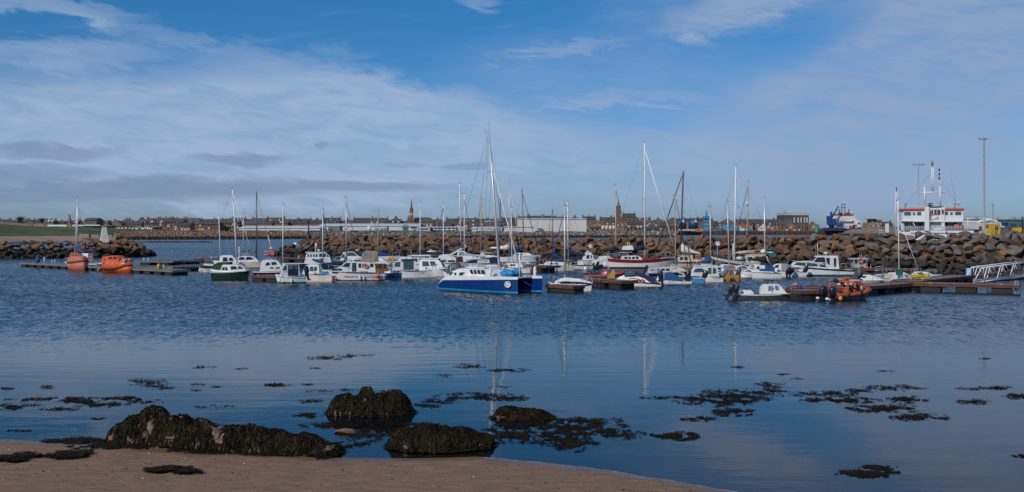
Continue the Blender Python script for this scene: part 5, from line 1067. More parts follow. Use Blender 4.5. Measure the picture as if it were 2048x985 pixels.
b.cab('aft_cabin', [(748.5, 545), (747.5, 528), (771, 528), (776, 543)], .64, TEAK, .04, [(751, 530, 754, 537), (756, 529.5, 761.5, 537), (765, 529.5, 770, 537)]); MB().loft([[(b.x(746), -b.B * .34, b.z(528)), (b.x(746), 0, b.z(526)), (b.x(746), b.B * .34, b.z(528))], [(b.x(757), -b.B * .34, b.z(525)), (b.x(757), 0, b.z(523.4)), (b.x(757), b.B * .34, b.z(525))], [(b.x(774), -b.B * .33, b.z(527.5)), (b.x(774), 0, b.z(526)), (b.x(774), b.B * .33, b.z(527.5))]], closed=False, caps=False).build('aft_roof', GW, b.root)
b.buoyring(732.3, 532, 4.6, 'red and white lifebuoy on the side of the large white cruiser', mat('buoy_red_faded', (.45, .06, .06), .6)); b.ball(755.3, 552, 4.6, 'bright orange ball fender on the quarter of the large white cruiser')
b.fender(720, 554.5, 8.5, 1.6, 'left of the pair of slim fenders on the ball cruiser'); b.fender(727.5, 556, 8.5, 1.6, 'right of the pair of slim fenders on the ball cruiser'); b.rail(.55, 1, .5, 4)
for px in (716, 722, 728, 734): b.pole(px, 545, 540, .015, STL, b.near() * b.B * .42)
MB().bx(b.x(735), b.x(718), b.near() * b.B * .42 - .03, b.near() * b.B * .42 + .03, b.z(544.5), b.z(543)).build('side_step', TEAK, b.root)
b = Boat('motor_yacht', 'white motor yacht with a row of wheelhouse windows and navy hull behind the front row', 'motor yacht', 590, 693, 541, 6, .3).hull(522, 525, 526, NAVY, 1.5, GW, boot=CYAN, rake=.1)
b.cab('wheelhouse', [(610, 526), (614, 508), (618, 506), (650, 505.5), (658, 511), (662, 522), (668, 526)], .66, GW, .05, [(616.5, 508.5, 619.3, 514), (621.5, 508.5, 624.5, 514), (627, 508.5, 630, 514), (632, 508.5, 635.5, 514), (639, 507.5, 644.5, 514), (646.5, 507.5, 652, 514), ([(654, 514), (653.5, 508), (657, 511), (658, 514)], GL)], roof=GW); b.dome(637.5, 500.5, 7, 3); b.pole(631.5, 506, 490, .04, GW); MB().lathe([(.13, 0), (.13, .5)], (b.x(632.5), 0, b.z(496)), 8).build('life_raft_canister', GW2, b.root); b.rail(.7, 1, .5, 3)
b = yacht('navy sloop with a bright blue sail cover in the second row', 640, 704, 543, 178, 526, 529, 528, dict(top=NAVY, deck=GW2), None, masts=[dict(px=645.5, pt=419, pb=535, m=ALU, r=.075, boom=(625, 520, 529), cover='blue', ch=9, jib=(CNV['navy'], 664, 521), jibr=.055, spread=0)])
b.cab('coachroof', [(660, 530), (664, 523), (690, 522), (697, 528)], .55, NAVY)
b = yacht('navy sloop with bright alloy mast and navy mainsail bundle in front of the motor cruiser', 662, 724, 541, 5, 525, 528, 527, dict(top=NAVY), [(684, 528), (688, 522), (708, 522), (714, 527)], .5, [], [dict(px=693.5, pt=396, pb=528, m=ALU, r=.085, pxt=692, boom=(682, 527, 527), cover='navy', ch=12, jib=(CNV['dgrey'], 717, 512), jibr=.035, spread=1)])
b = Boat('sports_cruiser', 'white sports cruiser with raked windscreen behind the mast with navy bundle', 'motor cruiser', 672, 752, 537, 6).hull(518, 522, 522, GW, 1.4, NAVY); b.cab('cabin', [(680, 523), (685, 505), (706, 503.5), (718, 513), (730, 518)], .68, GW, .1, [([(695, 512), (696, 505.5), (706, 504.5), (715, 512)], GLG), (684, 509, 690, 516)], [(2, .1, .9, -.85, .85)], GLG); b.dome(715, 501, 8, 3.4); b.buoyring(679, 503, 4, 'lifebuoy in front of the raked windscreen cruiser', REDH); b.rail(.55, 1, .5, 4)
b = Boat('sports_cruiser', 'white cruiser under a tall tan canvas canopy in the second row', 'motor cruiser', 700, 792, 541, -6).hull(530, 530, 526, GW, 1.2, TEAK); b.canopy([(723, 526), (727, 506), (733, 502), (752, 502), (757, 506), (759, 524), (740, 526)], 'tan', .72, 'canopy', .1, [[(727.5, 516), (730, 505.5), (739, 505), (737, 517)], [(740, 516), (741.5, 506), (745, 506), (745, 516)]], GLB); b.cab('foredeck', [(748, 528), (757, 512), (766, 517), (782, 529)], .6, GW, .12); b.pole(754, 524, 507, .03, TEAK, -.8); b.rail(.6, 1, .5, 4)
b = yacht('white sloop with buff wooden mast and blue sail cover near the breakwater foot', 738, 800, 521, 182, 511, 513, 512, {}, None, masts=[dict(px=756, pt=422, pb=508, m=TANM, r=.08, boom=(784, 511, 511), cover='blue', ch=8, jib=(CNV['dgrey'], 743, 500), jibr=.03, spread=0)])
MB().ring((0, -.2, 0), .32, .14, 'y').build('lifebuoy', YELB, None, W(782, 520, 135)); tag(bpy.data.objects['lifebuoy'] if False else COL.objects[-1], 'yellow lifebuoy hanging left of the white pilothouse boat', 'lifebuoy')
b = Boat('open_boat', 'bright blue open work boat with black gunwale beside the ball cruiser', 'open boat', 767, 810, 559.5, -32, .48).hull(545, 546.5, 546.5, BLUH, 2.0, BLK, boot=GW2, deck=BLK, bt=.06, rake=.04, tw=.9, fl=.92); 
MB().tube([(b.x(793), -b.B * .5, .1), (b.x(793), -b.B * .5, b.z(541)), (b.x(799), -b.B * .5, b.z(541)), (b.x(799), -b.B * .5, .1)], .025, 5).build('boarding_ladder', STL, b.root)
b.cab('cuddy', [(770, 547), (771, 541), (782, 541), (784, 547)], .6, GW)
b = Boat('pilothouse_boat', 'white pilothouse cruiser with open door and stern platform right of the blue boat', 'motor cruiser', 786, 858, 556.5, 193, .36).hull(539, 543, 541, GW, 1.0, NAVY, boot=GW, bt=.06, rake=.1, tw=.86)
b.cab('pilothouse', [(786, 541), (789, 531), (795, 522.5), (802, 520), (831, 518.5), (829, 541)], .68, GW, .06, [[(788, 533.5), (791.5, 524.5), (800, 523.5), (799.5, 533.5)], (806, 521.5, 826, 539.5)], roof=GW, wm=GLG); b.canopy([(801, 522), (806, 518.5), (833, 518), (833, 520.5), (807, 521)], 'navy', .72, 'awning', 0); MB().bx(-b.L / 2 - .9, -b.L / 2, -b.B * .38, b.B * .38, .12, .25).build('stern_platform', GW, b.root); b.marks(836, 846, 546, 3, b.B * .46, LET, 5, 4); b.dome(808, 516, 5, 4); b.rail(.6, 1, .5, 4)
MB().loft([[(-b.L / 2 + .02, -b.B * .42, .25), (-b.L / 2 + .02, b.B * .42, .25), (-b.L / 2 + .02, b.B * .42, .9), (-b.L / 2 + .02, -b.B * .42, .9)], [(-b.L / 2 - .45, -b.B * .36, .25), (-b.L / 2 - .45, b.B * .36, .25), (-b.L / 2 - .35, b.B * .36, .8), (-b.L / 2 - .35, -b.B * .36, .8)]], smooth=False).build('transom_seat', GW, b.root)
b = Boat('motor_cruiser', 'white hardtop cruiser half hidden between the two pilothouse boats', 'motor cruiser', 798, 872, 541, 188).hull(525, 528, 526, GW, 1.2, NAVY); b.cab('wheelhouse', [(819, 528), (824, 515), (826, 513.5), (853, 511.5), (860, 514), (863, 528)], .66, GW, .04, [(824, 515.5, 834, 524), (837, 515, 846, 524), (849, 514, 857, 524)], roof=GW); MB().bx(b.x(858), b.x(816), -b.B * .38, b.B * .38, b.z(512.8), b.z(511.4)).build('hardtop', GW, b.root); b.pole(822.5, 512, 499, .02, GW)
b = Boat('pilothouse_boat', 'tall sided white pilothouse cruiser with green glass left of the blue catamaran', 'motor cruiser', 838, 897, 553.5, -16, .38).hull(537, 538, 538.5, GW, 0, boot=GW2, af=AFB, bt=.05, rake=.1, tw=.9, fl=.9); b.cab('pilothouse', [(840, 540), (840, 521), (848, 518), (877, 518), (884, 525), (889, 534), (894, 537.5)], .76, GW, .08, [[(847, 533), (846.5, 523), (858.5, 523), (861.5, 532.5)], [(864, 532), (862, 523), (872, 523), (876, 531.5)]], [(3, .1, .95, -.8, .8), (4, .0, .8, -.8, .8)], wm=GLG, roof=GW); b.rail(.5, 1, .45, 4)
MB().bx(b.x(857), b.x(854), -b.B * .47, -b.B * .44, .75, .9).build('port_light', GL, b.root)
b = yacht('white sloop with navy sail cover and white hardtop raft cover, mast left of the flybridge', 815, 880, 531, 186, 517, 519, 518, {}, [(830, 520), (836, 513), (860, 513), (868, 519)], .55, [], [dict(px=840.5, pt=406, pb=515, m=ALUW, r=.065, boom=(866, 505, 508), cover='navy', ch=6, spread=0)]); b.dome(864, 503.5, 22, 3.6, GW, 'bimini'); b.dome(861, 500.6, 4, 2.4, GW, 'radar')
b = yacht('white sloop with torn navy sail bundle on a thin white mast', 872, 936, 531, 6, 517, 519, 518, {}, [(880, 520), (884, 512), (905, 512), (914, 518)], .55, [], [dict(px=887, pt=409, pb=515, m=ALUW, r=.06, boom=(903, 505, 504), cover='navy', ch=10, jib=(CNV['navy'], 868, 500), jibr=.045, spread=0)])
b = Boat('flybridge_cruiser', 'white flybridge cruiser with slanting radar arch behind the grey covered boat', 'motor cruiser', 856, 948, 540, 182, .34).hull(524, 527, 524, GW, 1.2, NAVY); b.cab('saloon', [(868, 527), (872, 519.5), (905, 519), (930, 519), (936, 526)], .7, GW, .05, [(880, 520.5, 892, 524.5), (896, 520.5, 910, 524.5)]); b.cab('flybridge', [(872, 519.5), (879, 512), (884, 509.5), (898, 509), (906, 519.5)], .64, GW, .1); b.cab('radar_arch', [(897, 511), (900, 508.5), (922, 496.5), (925, 498), (903, 511)], .62, GW, 0); b.rail(.6, 1, .5, 4)
b = Boat('sports_cruiser', 'white cruiser with grey windscreen behind the slanting radar arch', 'motor cruiser', 905, 985, 534, 4).hull(519, 521, 518, GW); b.cab('cabin', [(912, 520), (916, 503), (925, 502), (940, 508), (952, 519)], .66, GW, .1, [[(917, 511), (919, 504.5), (927, 504), (932, 511)], [(934, 511), (930, 504.5), (939, 508), (942, 511)]], wm=GLB); b.dome(931.5, 492, 4, 2); b.rail(.5, 1, .5, 4)
for args in (('white sloop with navy boom cover and the left of two tall masts at the centre', 878, 946, 529, 184, 922, 368, 496, 919, (898, 494, 491), 'navy', None),
             ('white sloop with the right of two tall close masts at the centre', 902, 962, 531, 5, 929, 389, 510, 928.5, None, None, (CNV['navy'], 946, 505)),
             ('white sloop with a buff yellow mast left of the catamaran mast', 932, 1000, 530, 183, 961.5, 400, 503, 963.5, (985, 508, 508), 'grey', (CNV['navy'], 944, 520))):
    lb, xl, xr, wl, hd, pb_, pt_, pbz, ptx, bm_, cv_, jb_ = args
    b = yacht(lb, xl, xr, wl, hd, wl - 13, wl - 11, wl - 12, dict(top=GW, band=1, bandm=NAVY), [(xl + 22, wl - 11), (xl + 26, wl - 18), (xl + 48, wl - 18), (xl + 56, wl - 12)], .55, [(xl + 28, wl - 16.5, xl + 38, wl - 14)], [dict(px=pb_, pt=pt_, pb=pbz, m=TANM if 'buff' in lb else ALUW, r=.075, pxt=ptx, boom=bm_, cover=cv_, ch=5, jib=jb_, jibr=.035, spread=0 if 'buff' in lb else 1)])
    if 'right of two' in lb: b.turbine(965, 509.5, 522, 6)
b = Boat('sports_boat', 'grey canvas covered white boat just left of the catamaran stern', 'motor boat', 884, 940, 556, 172, .4).hull(543, 547, 546, GW, 1.2, GRY); b.canopy([(895, 547), (897, 532), (905, 526), (917, 526), (921, 532), (920, 545)], 'dgrey', .72, 'canopy', .08, [[(902, 537), (905, 529.5), (914, 529.5), (914, 537)]]); b.motor(907, .2, OCOWL, 1, 10, 544); b.rail(.7, 1, .4, 2)
b = Boat('cuddy_boat', 'small white boat with dark red cabin door behind the grey covered boat', 'cabin boat', 898, 960, 546, 5).hull(532, 534, 533, GW2, 1.5, NAVY); b.cab('cabin', [(910, 534), (913, 514), (925, 513), (928, 534)], .5, mat('door_dark_red', (.10, .02, .02), .6), .03, [(915, 516, 922, 522)]); b.canopy([(900, 533), (903, 526), (932, 524), (938, 532)], 'grey', .7, 'spray_hood')
b = yacht('cream yacht with navy sail cover carrying a white banner behind the catamaran', 922, 1016, 549, 4, 533, 536, 535, dict(top=GW2, band=1.5, bandm=NAVY), [(934, 537), (938, 531), (972, 531), (978, 529.5), (994, 530), (997, 537)], .58, [(956, 532, 969, 534.8)], [dict(px=998.5, pt=392, pb=524, m=DKG, r=.07, pxt=1000.5, boom=(929, 525.5, 527), spread=0, back=False)], hood=('navy', [(975.5, 537), (976, 530), (995, 530), (997, 537)]))
h = [b.P(*p) for p in ((928, 524.5), (954, 519), (990, 514), (993.5, 506), (995, 506), (995, 526.5), (930, 525.8))]
MB().prism(h, -.2, .2).build('sail_cover', CNV['navy'], b.root); q = [b.P(*p) for p in ((954, 526), (956, 519.5), (978, 519), (979.5, 526))]; bn = MB().prism(q, b.near() * .22 - .01, b.near() * .22 + .01).build('banner', mat('banner_white', (.6, .6, .62), .8), b.root)
b.marks(957, 977, 521.8, 2.6, .24, mat('script_grey', (.16, .14, .2), .7), 9, 12, bn); b.text('PANACHE', 985.5, 532.4, 2.7, b.B * .30, LETW)
b = yacht('white ketch with a white furled mainsail curving down from its mast at centre', 976, 1052, 527, 178, 513, 515, 514, dict(top=GW), None, masts=[dict(px=1018.5, pt=361, pb=505, m=ALU, r=.07, boom=(981, 497, 499), cover='white', ch=8, jib=(BUOYW, 1042, 500), jibr=.03, spread=2)])
b = yacht('white sloop with ochre lifebuoys on its pushpit beyond the catamaran tarpaulin', 998, 1062, 549, 176, 533, 536, 535, dict(top=GW, band=1, bandm=NAVY), [(1006, 537), (1010, 527), (1040, 526), (1050, 535)], .6, [(1020, 529, 1030, 532)], [dict(px=1024, pt=416, pb=530, m=ALUW, r=.06, pxt=1022, spread=0, jib=(CNV['navy'], 1042, 520), jibr=.035)], hood=('navy', [(1006, 542), (1008, 534), (1028, 534), (1026, 544)])); b.buoyring(1010.5, 531, 4.2, 'ochre lifebuoy hanging left on the white sloop behind the catamaran', OCH); b.buoyring(1047, 529.5, 3.4, 'ochre lifebuoy hanging right on the white sloop behind the catamaran', OCH)
b = yacht('white sloop with varnished mast, blue boom cover and dark emblem on its bow', 1016, 1082, 527.5, 4, 509.5, 513, 514, dict(top=GW, boot=CYAN, bt=.2, rake=.1), [(1024, 514), (1030, 507), (1056, 506), (1066, 511)], .6, [(1034, 508, 1044, 511)], [dict(px=1049, pt=381, pb=520, m=ORW, r=.075, pxt=1044.5, boom=(1014, 501, 497.5), cover='blue', ch=5, jib=(CNV['blue'], 1079, 509), jibr=.055, spread=1)])
MB().ell((b.x(1073), -b.hwf(.86) - .12, b.z(517)), (.35, .05, .2), 7, 4).ell((b.x(1075.5), -b.hwf(.88) - .12, b.z(514.8)), (.14, .05, .12), 6, 4).build('emblem', mat('emblem_dark', (.06, .035, .025), .7), b.root)
# ---- the blue catamaran
cat = Boat('catamaran', 'royal blue and white catamaran with a tall leaning mast in the middle of the water', 'catamaran', 873, 1096, 588, -44, .55)
L, Bc = 8.3, 3.7; cat.L, cat.B = L, Bc
cx_, cy_ = None, None
bowN = G(1027, 588); dirx = Vector((math.cos(R(-44)), math.sin(R(-44)), 0)); side = Vector((math.sin(R(44)), math.cos(R(44)), 0))
ctr = bowN - dirx * (L / 2 - .05) + side * (Bc / 2 - .10); cat.root.location = ctr
def cathull(y0, inner):
    N = 16; rings = []
    for i in range(N + 1):
        u = i / N; x = -L / 2 + L * u; hgt = 1.16 + .06 * u; st = min(1, max(0, (u + .0) / .10))
        h = .48 + (hgt - .48) * st; w = .52 * (max(.02, 1 - max(0, (u - .5) / .5) ** 2.2) if u > .5 else .78 + .22 * u / .5)
        sp = .74 + .30 * u; sp = min(sp, h - .02)
        rings.append([(x - .10 * (1 if u > .9 else 0) * (u - .9) * 10 * 0, y0 - w * a, z) for a, z in ((.12, -.3), (.72, .02), (.80, .14 - .02 * u), (.97, sp), (1, h))] + [(x, y0 - w * a, z) for a, z in ((-1, h), (-.97, sp), (-.80, .14 - .02 * u), (-.72, .02), (-.12, -.3))])
    return MB().loft(rings, 1, mis=[0, 0, 1, 2, 2, 2, 1, 0, 0, 0], smooth=False)
hm = [CYAN, ROYAL, GW]
cathull(-Bc / 2 + .52, 1).build('hull', hm, cat.root); cathull(Bc / 2 - .52, -1).build('hull', hm, cat.root)
# bridge deck and rounded saloon
MB().bx(-L / 2 + .9, 1.3, -Bc / 2 + .9, Bc / 2 - .9, .78, 1.2).build('bridge_deck', mat('bridge_deck_grey', (.30, .31, .33), .7), cat.root)
rings = []
for a, (x0, x1, yw) in ((1.16, (-3.35, 1.95, 1.62)), (1.42, (-3.05, 1.6, 1.58)), (1.66, (-2.4, .95, 1.40)), (1.75, (-1.8, .4, 1.15))):
    rings.append([(x0, -yw * .9, a), (x0 + .25, -yw, a), (x1 - .9, -yw, a), (x1 - .2, -yw * .7, a), (x1, 0, a), (x1 - .2, yw * .7, a), (x1 - .9, yw, a), (x0 + .25, yw, a), (x0, yw * .9, a)])
sal = MB().loft(rings, smooth=False).build('saloon', GW, cat.root); MB().loft([[(x, y, z + dz_) for x, y, z in ((-1.7, -1.0, 1.76), (.2, -.95, 1.76), (.2, .95, 1.76), (-1.7, 1.0, 1.76))] for dz_ in (0, .06)], smooth=False).build('hatch_garage', GW, sal)
def cwin(pts):
    MB().add([(x, -1.62 + (z - 1.16) * .15 - .05, z) for x, z in pts] + [(x, -1.62 + (z - 1.16) * .15 + .05, z) for x, z in pts], [tuple(range(len(pts))), tuple(range(len(pts), 2 * len(pts)))] + [(i, (i + 1) % len(pts), (i + 1) % len(pts) + len(pts), i + len(pts)) for i in range(len(pts))]).build('window', GL, sal)
cwin([(-3.05, 1.20), (-2.85, 1.42), (-2.6, 1.42), (-2.8, 1.20)]); cwin([(-1.95, 1.20), (-1.75, 1.43), (-1.3, 1.43), (-1.5, 1.20)]); cwin([(-2.45, 1.25), (-2.38, 1.38), (-2.24, 1.38), (-2.18, 1.25), (-2.3, 1.19)])
for i in range(4):
    x = -.72 + i * .40; yw = 1.62; MB().add([(x - .18 + dx_, -(yw - .20 * t_) - .02, 1.36 + .30 * t_) for dx_, t_ in ((.32, 0), (.0, .95), (.27, .95), (.64, 0))] + [(x - .18 + dx_, -(yw - .20 * t_) + .1, 1.36 + .30 * t_) for dx_, t_ in ((.32, 0), (.0, .95), (.27, .95), (.64, 0))], [(0, 1, 2, 3), (0, 1, 5, 4), (1, 2, 6, 5), (2, 3, 7, 6), (3, 0, 4, 7)]).build('window', GL, sal)
MB().tube([(L / 2 - .9, -Bc / 2 + .5, 1.1), (L / 2 - .9, Bc / 2 - .5, 1.1)], .09, 8).build('crossbeam', ALU, cat.root)
mb = MB(); mb.bx(1.3, L / 2 - .9, -Bc / 2 + .95, Bc / 2 - .95, 1.06, 1.09); mb.build('trampoline', mat('net_dark', (.05, .055, .06), .9), cat.root)
kc = FPX / ctr.y; mz = lambda py: CAMZ - (py - YH) / kc
mtop = Vector((-.35, .1, mz(266))); mbase = Vector((.95, 0, 1.5)); mo = MB().tube([mbase, (mbase + mtop) / 2, mtop], .095, 8, r1=.075).build('mast', ALU, cat.root)
for f, w_ in ((.36, .9), (.72, .55)):
    p = mbase.lerp(mtop, f); MB().tube([p + Vector((-.3, -w_, 0)), p, p + Vector((-.3, w_, 0))], .03, 4).build('spreader', ALU, mo)
fst = MB().tube([mbase.lerp(mtop, .80), Vector((L / 2 - .9, 0, 1.3))], .045, 6, r1=.07).build('furled_jib', mat('jib_cream', (.6, .58, .54), .7), mo)
for sg in (-1, 1):
    MB().tube([mtop, mbase.lerp(mtop, .36) + Vector((-.3, sg * .9, 0)), (.0, sg * (Bc / 2 - .3), 1.2)], .012, 3).build('shroud', WIRE, mo); MB().tube([mtop, (-L / 2 + .5, sg * (Bc / 2 - .5), 1.0)], .013, 3).build('backstay', WIRE, mo)
    MB().tube([mbase.lerp(mtop, .72), (.9, sg * (Bc / 2 - .3), 1.2)], .011, 3).build('shroud', WIRE, mo)
MB().tube([mtop, mtop + Vector((-.4, 0, .15)), mtop + Vector((-.45, 0, .4))], .02, 4).build('wind_vane', WIRE, mo); MB().tube([mtop, mtop + Vector((0, 0, .9))], .01, 3).build('aerial', WIRE, mo)
bo = MB().tube([mbase + Vector((-.1, 0, 1.15)), (-3.3, 0, 2.75)], .06, 6).build('boom', ALU, cat.root)
mb = MB()
for sg in (-1, 1):
    pts = []
    for i in range(7): x = -L / 2 + .5 + i * (L - 1.2) / 6; y = sg * (Bc / 2 - .1 - (.35 if i == 6 else 0)); mb.tube([(x, y, 1.1), (x, y, 1.75)], .013, 4); pts.append((x, y, 1.75))
    mb.tube(pts, .011, 3)
mb.build('guard_rail', STL, cat.root)
for y in (-.8, .9): MB().tube([(-L / 2 + .4, y, .5), (-L / 2 + .4, y, 2.1)], .03, 5).build('davit', STL, cat.root)
mb = MB()
for i in range(7): mb.ell((1.75 + .35 * math.sin(i * 1.7), -.35 + .22 * i, 1.30 + .06 * (i % 3)), (.5, .30, .30 + .04 * (i % 2)), 10, 6)
mb.build('tarpaulin', mat('tarp_bright_blue', (.006, .20, .44), .6, .2, 4, 0, .8, 6), cat.root)
em = MB().lathe([(.24, -.012), (.24, .012)], n=20); emo = em.build('emblem', LETW, cat.root); emo.location = (L / 2 - .72, -Bc / 2 + .17, .66); emo.rotation_euler = (R(90), 0, R(29))
for a, r_ in ((.3, .15), (2.5, .15), (4.4, .10)): sw = MB().tube([(r_ * math.cos(a + t_ * .4), r_ * math.sin(a + t_ * .4), -.0) for t_ in range(5)], .025, 5).build('emblem_swirl', mat('emblem_blue', (.08, .1, .2), .6), emo)
for p in emo.children: p.location.z = .015
for (x, y, lb) in ((1.6, -Bc / 2 + .2, 'white fender standing on the near bow of the catamaran'), (L / 2 - .9, Bc / 2 - .35, 'white fender standing on the far bow of the catamaran')):
    P = cat.root.matrix_basis @ Vector((x, y, 1.45)); P = ctr + dirx * x + side * y + Vector((0, 0, 1.5))
    t_ = thing('fender', lb, 'fender', P, 0, 'fenders hanging on the boats'); MB().lathe([(.02, -.40), (.11, -.32), (.135, 0), (.11, .3), (.05, .4), (.02, .44)], n=10).build('float', BUOYW, t_); MB().tube([(0, 0, -.38), (0, 0, -.75)], .02, 4).build('lanyard', ROPE, t_)
MB().tube([(0, 0, 0), (0, 0, 1.9)], .05, 6).build('bow_pole', ALUW, cat.root, (L / 2 - .9, -.2, 1.1))
MB().tube([Vector((L / 2 - 1.2, 0, 1.05)), Vector((L / 2 - .5, .6, .5)), Vector((L / 2 - .4, 1.7, .35))], .016, 4).build('mooring_line', CYAN, cat.root)
# ---- centre and right of the marina
b = yacht('white sloop with bright blue sail cover and yellow lifebuoy, bow to the left', 1077, 1150, 542.5, 186, 528, 531.5, 530, dict(top=GW2, rake=.16, boot=GW2), [(1087, 531), (1091, 524.5), (1100, 523), (1126, 525), (1134, 531)], .6, [(1099, 526.5, 1106, 529)], [dict(px=1104.5, pt=421, pb=524, m=DKG, r=.065, boom=(1128, 521, 514), cover='blue', ch=10, spread=0)], hood=('blue', [(1108, 529), (1109, 520), (1114, 519), (1115, 529)])); b.buoyring(1133.5, 528.5, 3.6, 'yellow lifebuoy on the stern of the sloop with the bright blue cover', YELB); b.motor(1143, .3, OCOWL, .8, 0, 531)
b = yacht('white sloop with navy stripe and navy spray hood beside the bright blue covered one', 1128, 1187, 541, 187, 527, 530, 529.5, dict(top=GW2, band=2.2, bandm=NAVY, rake=.12), [(1138, 531), (1142, 525), (1160, 524), (1168, 530)], .6, [], [dict(px=1136.5, pt=404, pb=525, m=ALUW, r=.065, pxt=1134.5, boom=(1170, 511, 511), cover='navy', ch=10, jib=(WIRE,), jibr=.015, spread=1)], hood=('navy', [(1145, 529), (1147, 516), (1154, 515), (1154, 529)]))
b.cab('cockpit_seat', [(1155, 529), (1157, 521), (1165, 522), (1169, 529)], .5, GW2); b.buoyring(1178, 527, 2.8, 'pale red lifebuoy on the pushpit of the navy striped sloop', REDH); b.motor(1186, 0, OCOWL, .7, 0, 533)
b = Boat('cabin_boat', 'white boat with rounded cabin and a wind turbine on its stern gantry', 'cabin boat', 1152, 1206, 531, 6).hull(519, 521, 520, GW2, 1, NAVY); b.cab('cabin', [(1164, 521), (1169, 509), (1173, 505), (1181, 505), (1185, 511), (1187, 521)], .62, GW, .12, [[(1171, 517), (1173, 510), (1178, 510), (1177, 518)], [(1180, 516), (1180, 510), (1182.5, 511), (1183.5, 517)]]); b.turbine(1181, 492.5, 506, 4.5); b.turbine(1175, 504, 510, 3); b.buoyring(1151, 506, 3.4, 'orange lifebuoy on poles left of the wind turbine boat', BUOYO)
b = yacht('white sloop with dark green sail cover and yellowish mast beside the red yacht', 1178, 1248, 531, 5, 517, 519, 518, {}, [(1195, 520), (1199, 513), (1216, 512), (1226, 518)], .55, [], [dict(px=1232.5, pt=372, pb=514, m=mat('mast_yellowish', (.56, .50, .36), .5, .08), r=.08, pxt=1231, boom=(1196, 501.5, 501), cover='green', ch=8, jib=(CNV['green'], 1264, 512), jibr=.045, spread=0)]); b.pole(1212, 518, 500, .04, STL, 0, 'davit', 1219)
b.pole(1195, 520, 501, .04, CNV['green'], 0, 'flagstaff')
b = yacht('white sloop bow poking out between the wind turbine boat and the red yacht', 1186, 1226, 533, 10, 518, 520, 521, dict(top=GW), [(1194, 521), (1200, 514), (1212, 514), (1218, 519)], .6)
b = Boat('cuddy_boat', 'small blue hulled cuddy boat with white cabin in front of the red yacht stern', 'speedboat', 1197, 1239, 537.5, 4, .4).hull(529, 531.5, 531.5, ROYAL, 1.5, GW, boot=ROYAL, rake=.12); b.cab('cuddy', [(1201, 531.5), (1206, 525), (1213, 520.5), (1221, 520.5), (1228, 525.5), (1234, 529.5)], .74, GW, .2, [[(1219, 527), (1218, 525), (1225, 524.5), (1229, 527)]]); b.motor(1196, .25, OCOWL, .9, 25, 532); b.motor(1193, -.3, OCOWL, .8, 40, 531); b.marks(1214, 1222, 533.5, 2, b.B * .47, LETW, 4, 8)
b = Boat('inflatable_tender', 'dark inflatable tender with outboards left of the small blue cuddy boat', 'inflatable boat', 1182, 1204, 539.5, 10, .5); MB().tube([(-b.L / 2, -b.B * .4, .25), (b.L * .2, -b.B * .42, .28), (b.L / 2, 0, .4), (b.L * .2, b.B * .42, .28), (-b.L / 2, b.B * .4, .25)], .22, 8).build('tube', RUB, b.root); MB().bx(-b.L * .4, b.L * .2, -b.B * .3, b.B * .3, .15, .22).build('floor', GRY, b.root)
# large red and white yacht
b = Boat('sailing_yacht', 'large red and white yacht with a very tall mast and navy boom cover', 'sailing boat', 1212, 1353, 538.5, 4, .24).hull(513.5, 519.5, 516.5, GW, 6.8, REDH, boot=RUST, af=RUST, bt=.26, rake=.13, tw=.7, deck=TEAK)
b.cab('deckhouse', [(1240, 524), (1244, 513.5), (1247, 512), (1272, 511.5), (1279, 514), (1285, 521)], .55, GW, .08, [(1247, 513.7, 1253, 518), (1255, 513.7, 1259.5, 518), (1262, 513.7, 1268, 518), [(1270, 518), (1269.5, 513), (1274, 513), (1277, 518)]]); b.cab('coachroof', [(1280, 521), (1284, 516), (1318, 516.5), (1326, 520)], .5, mat('deck_red', (.20, .03, .03), .6), .1)
b.mast(1290, 286, 518, ALUW, .115, 1289.3, boom=(1228, 505.5, 499), cover='navy', ch=8, spread=2, jib=(BUOYW, 1353, 508, 1290, 300), jibr=.085); b.mast(1237, 420, 518, ALU, .03, 1237, stays=False, spread=0) if False else None
b.rail(.5, 1, .6, 7); b.rail(.02, .3, .6, 3, name='pushpit'); b.canopy([(1244.5, 500), (1247, 492.5), (1263, 491.5), (1266, 500)], 'white', .5, 'mizzen_cover', .1); b.pole(1255, 520, 492, .03); b.buoyring(1257, 488, 3.6, 'orange lifebuoy hung above the red yacht stern', YELB, 0); b.dome(1256, 510, 4, 3, BUOYO, 'danbuoy')
MB().bx(b.x(1264), b.x(1228), -.06, .06, b.z(505.8), b.z(503.8)).build('spare_boom', ALUW, b.root)
b.canopy([(1316, 523), (1330, 521.2), (1351.5, 518), (1351.5, 529.5), (1340, 526.5)], 'teal', .03, 'hanging_sail', 0)
for o_ in [c for c in b.root.children if c.name.startswith('hanging_sail')]: o_.location.y = -b.B * .5 - .25
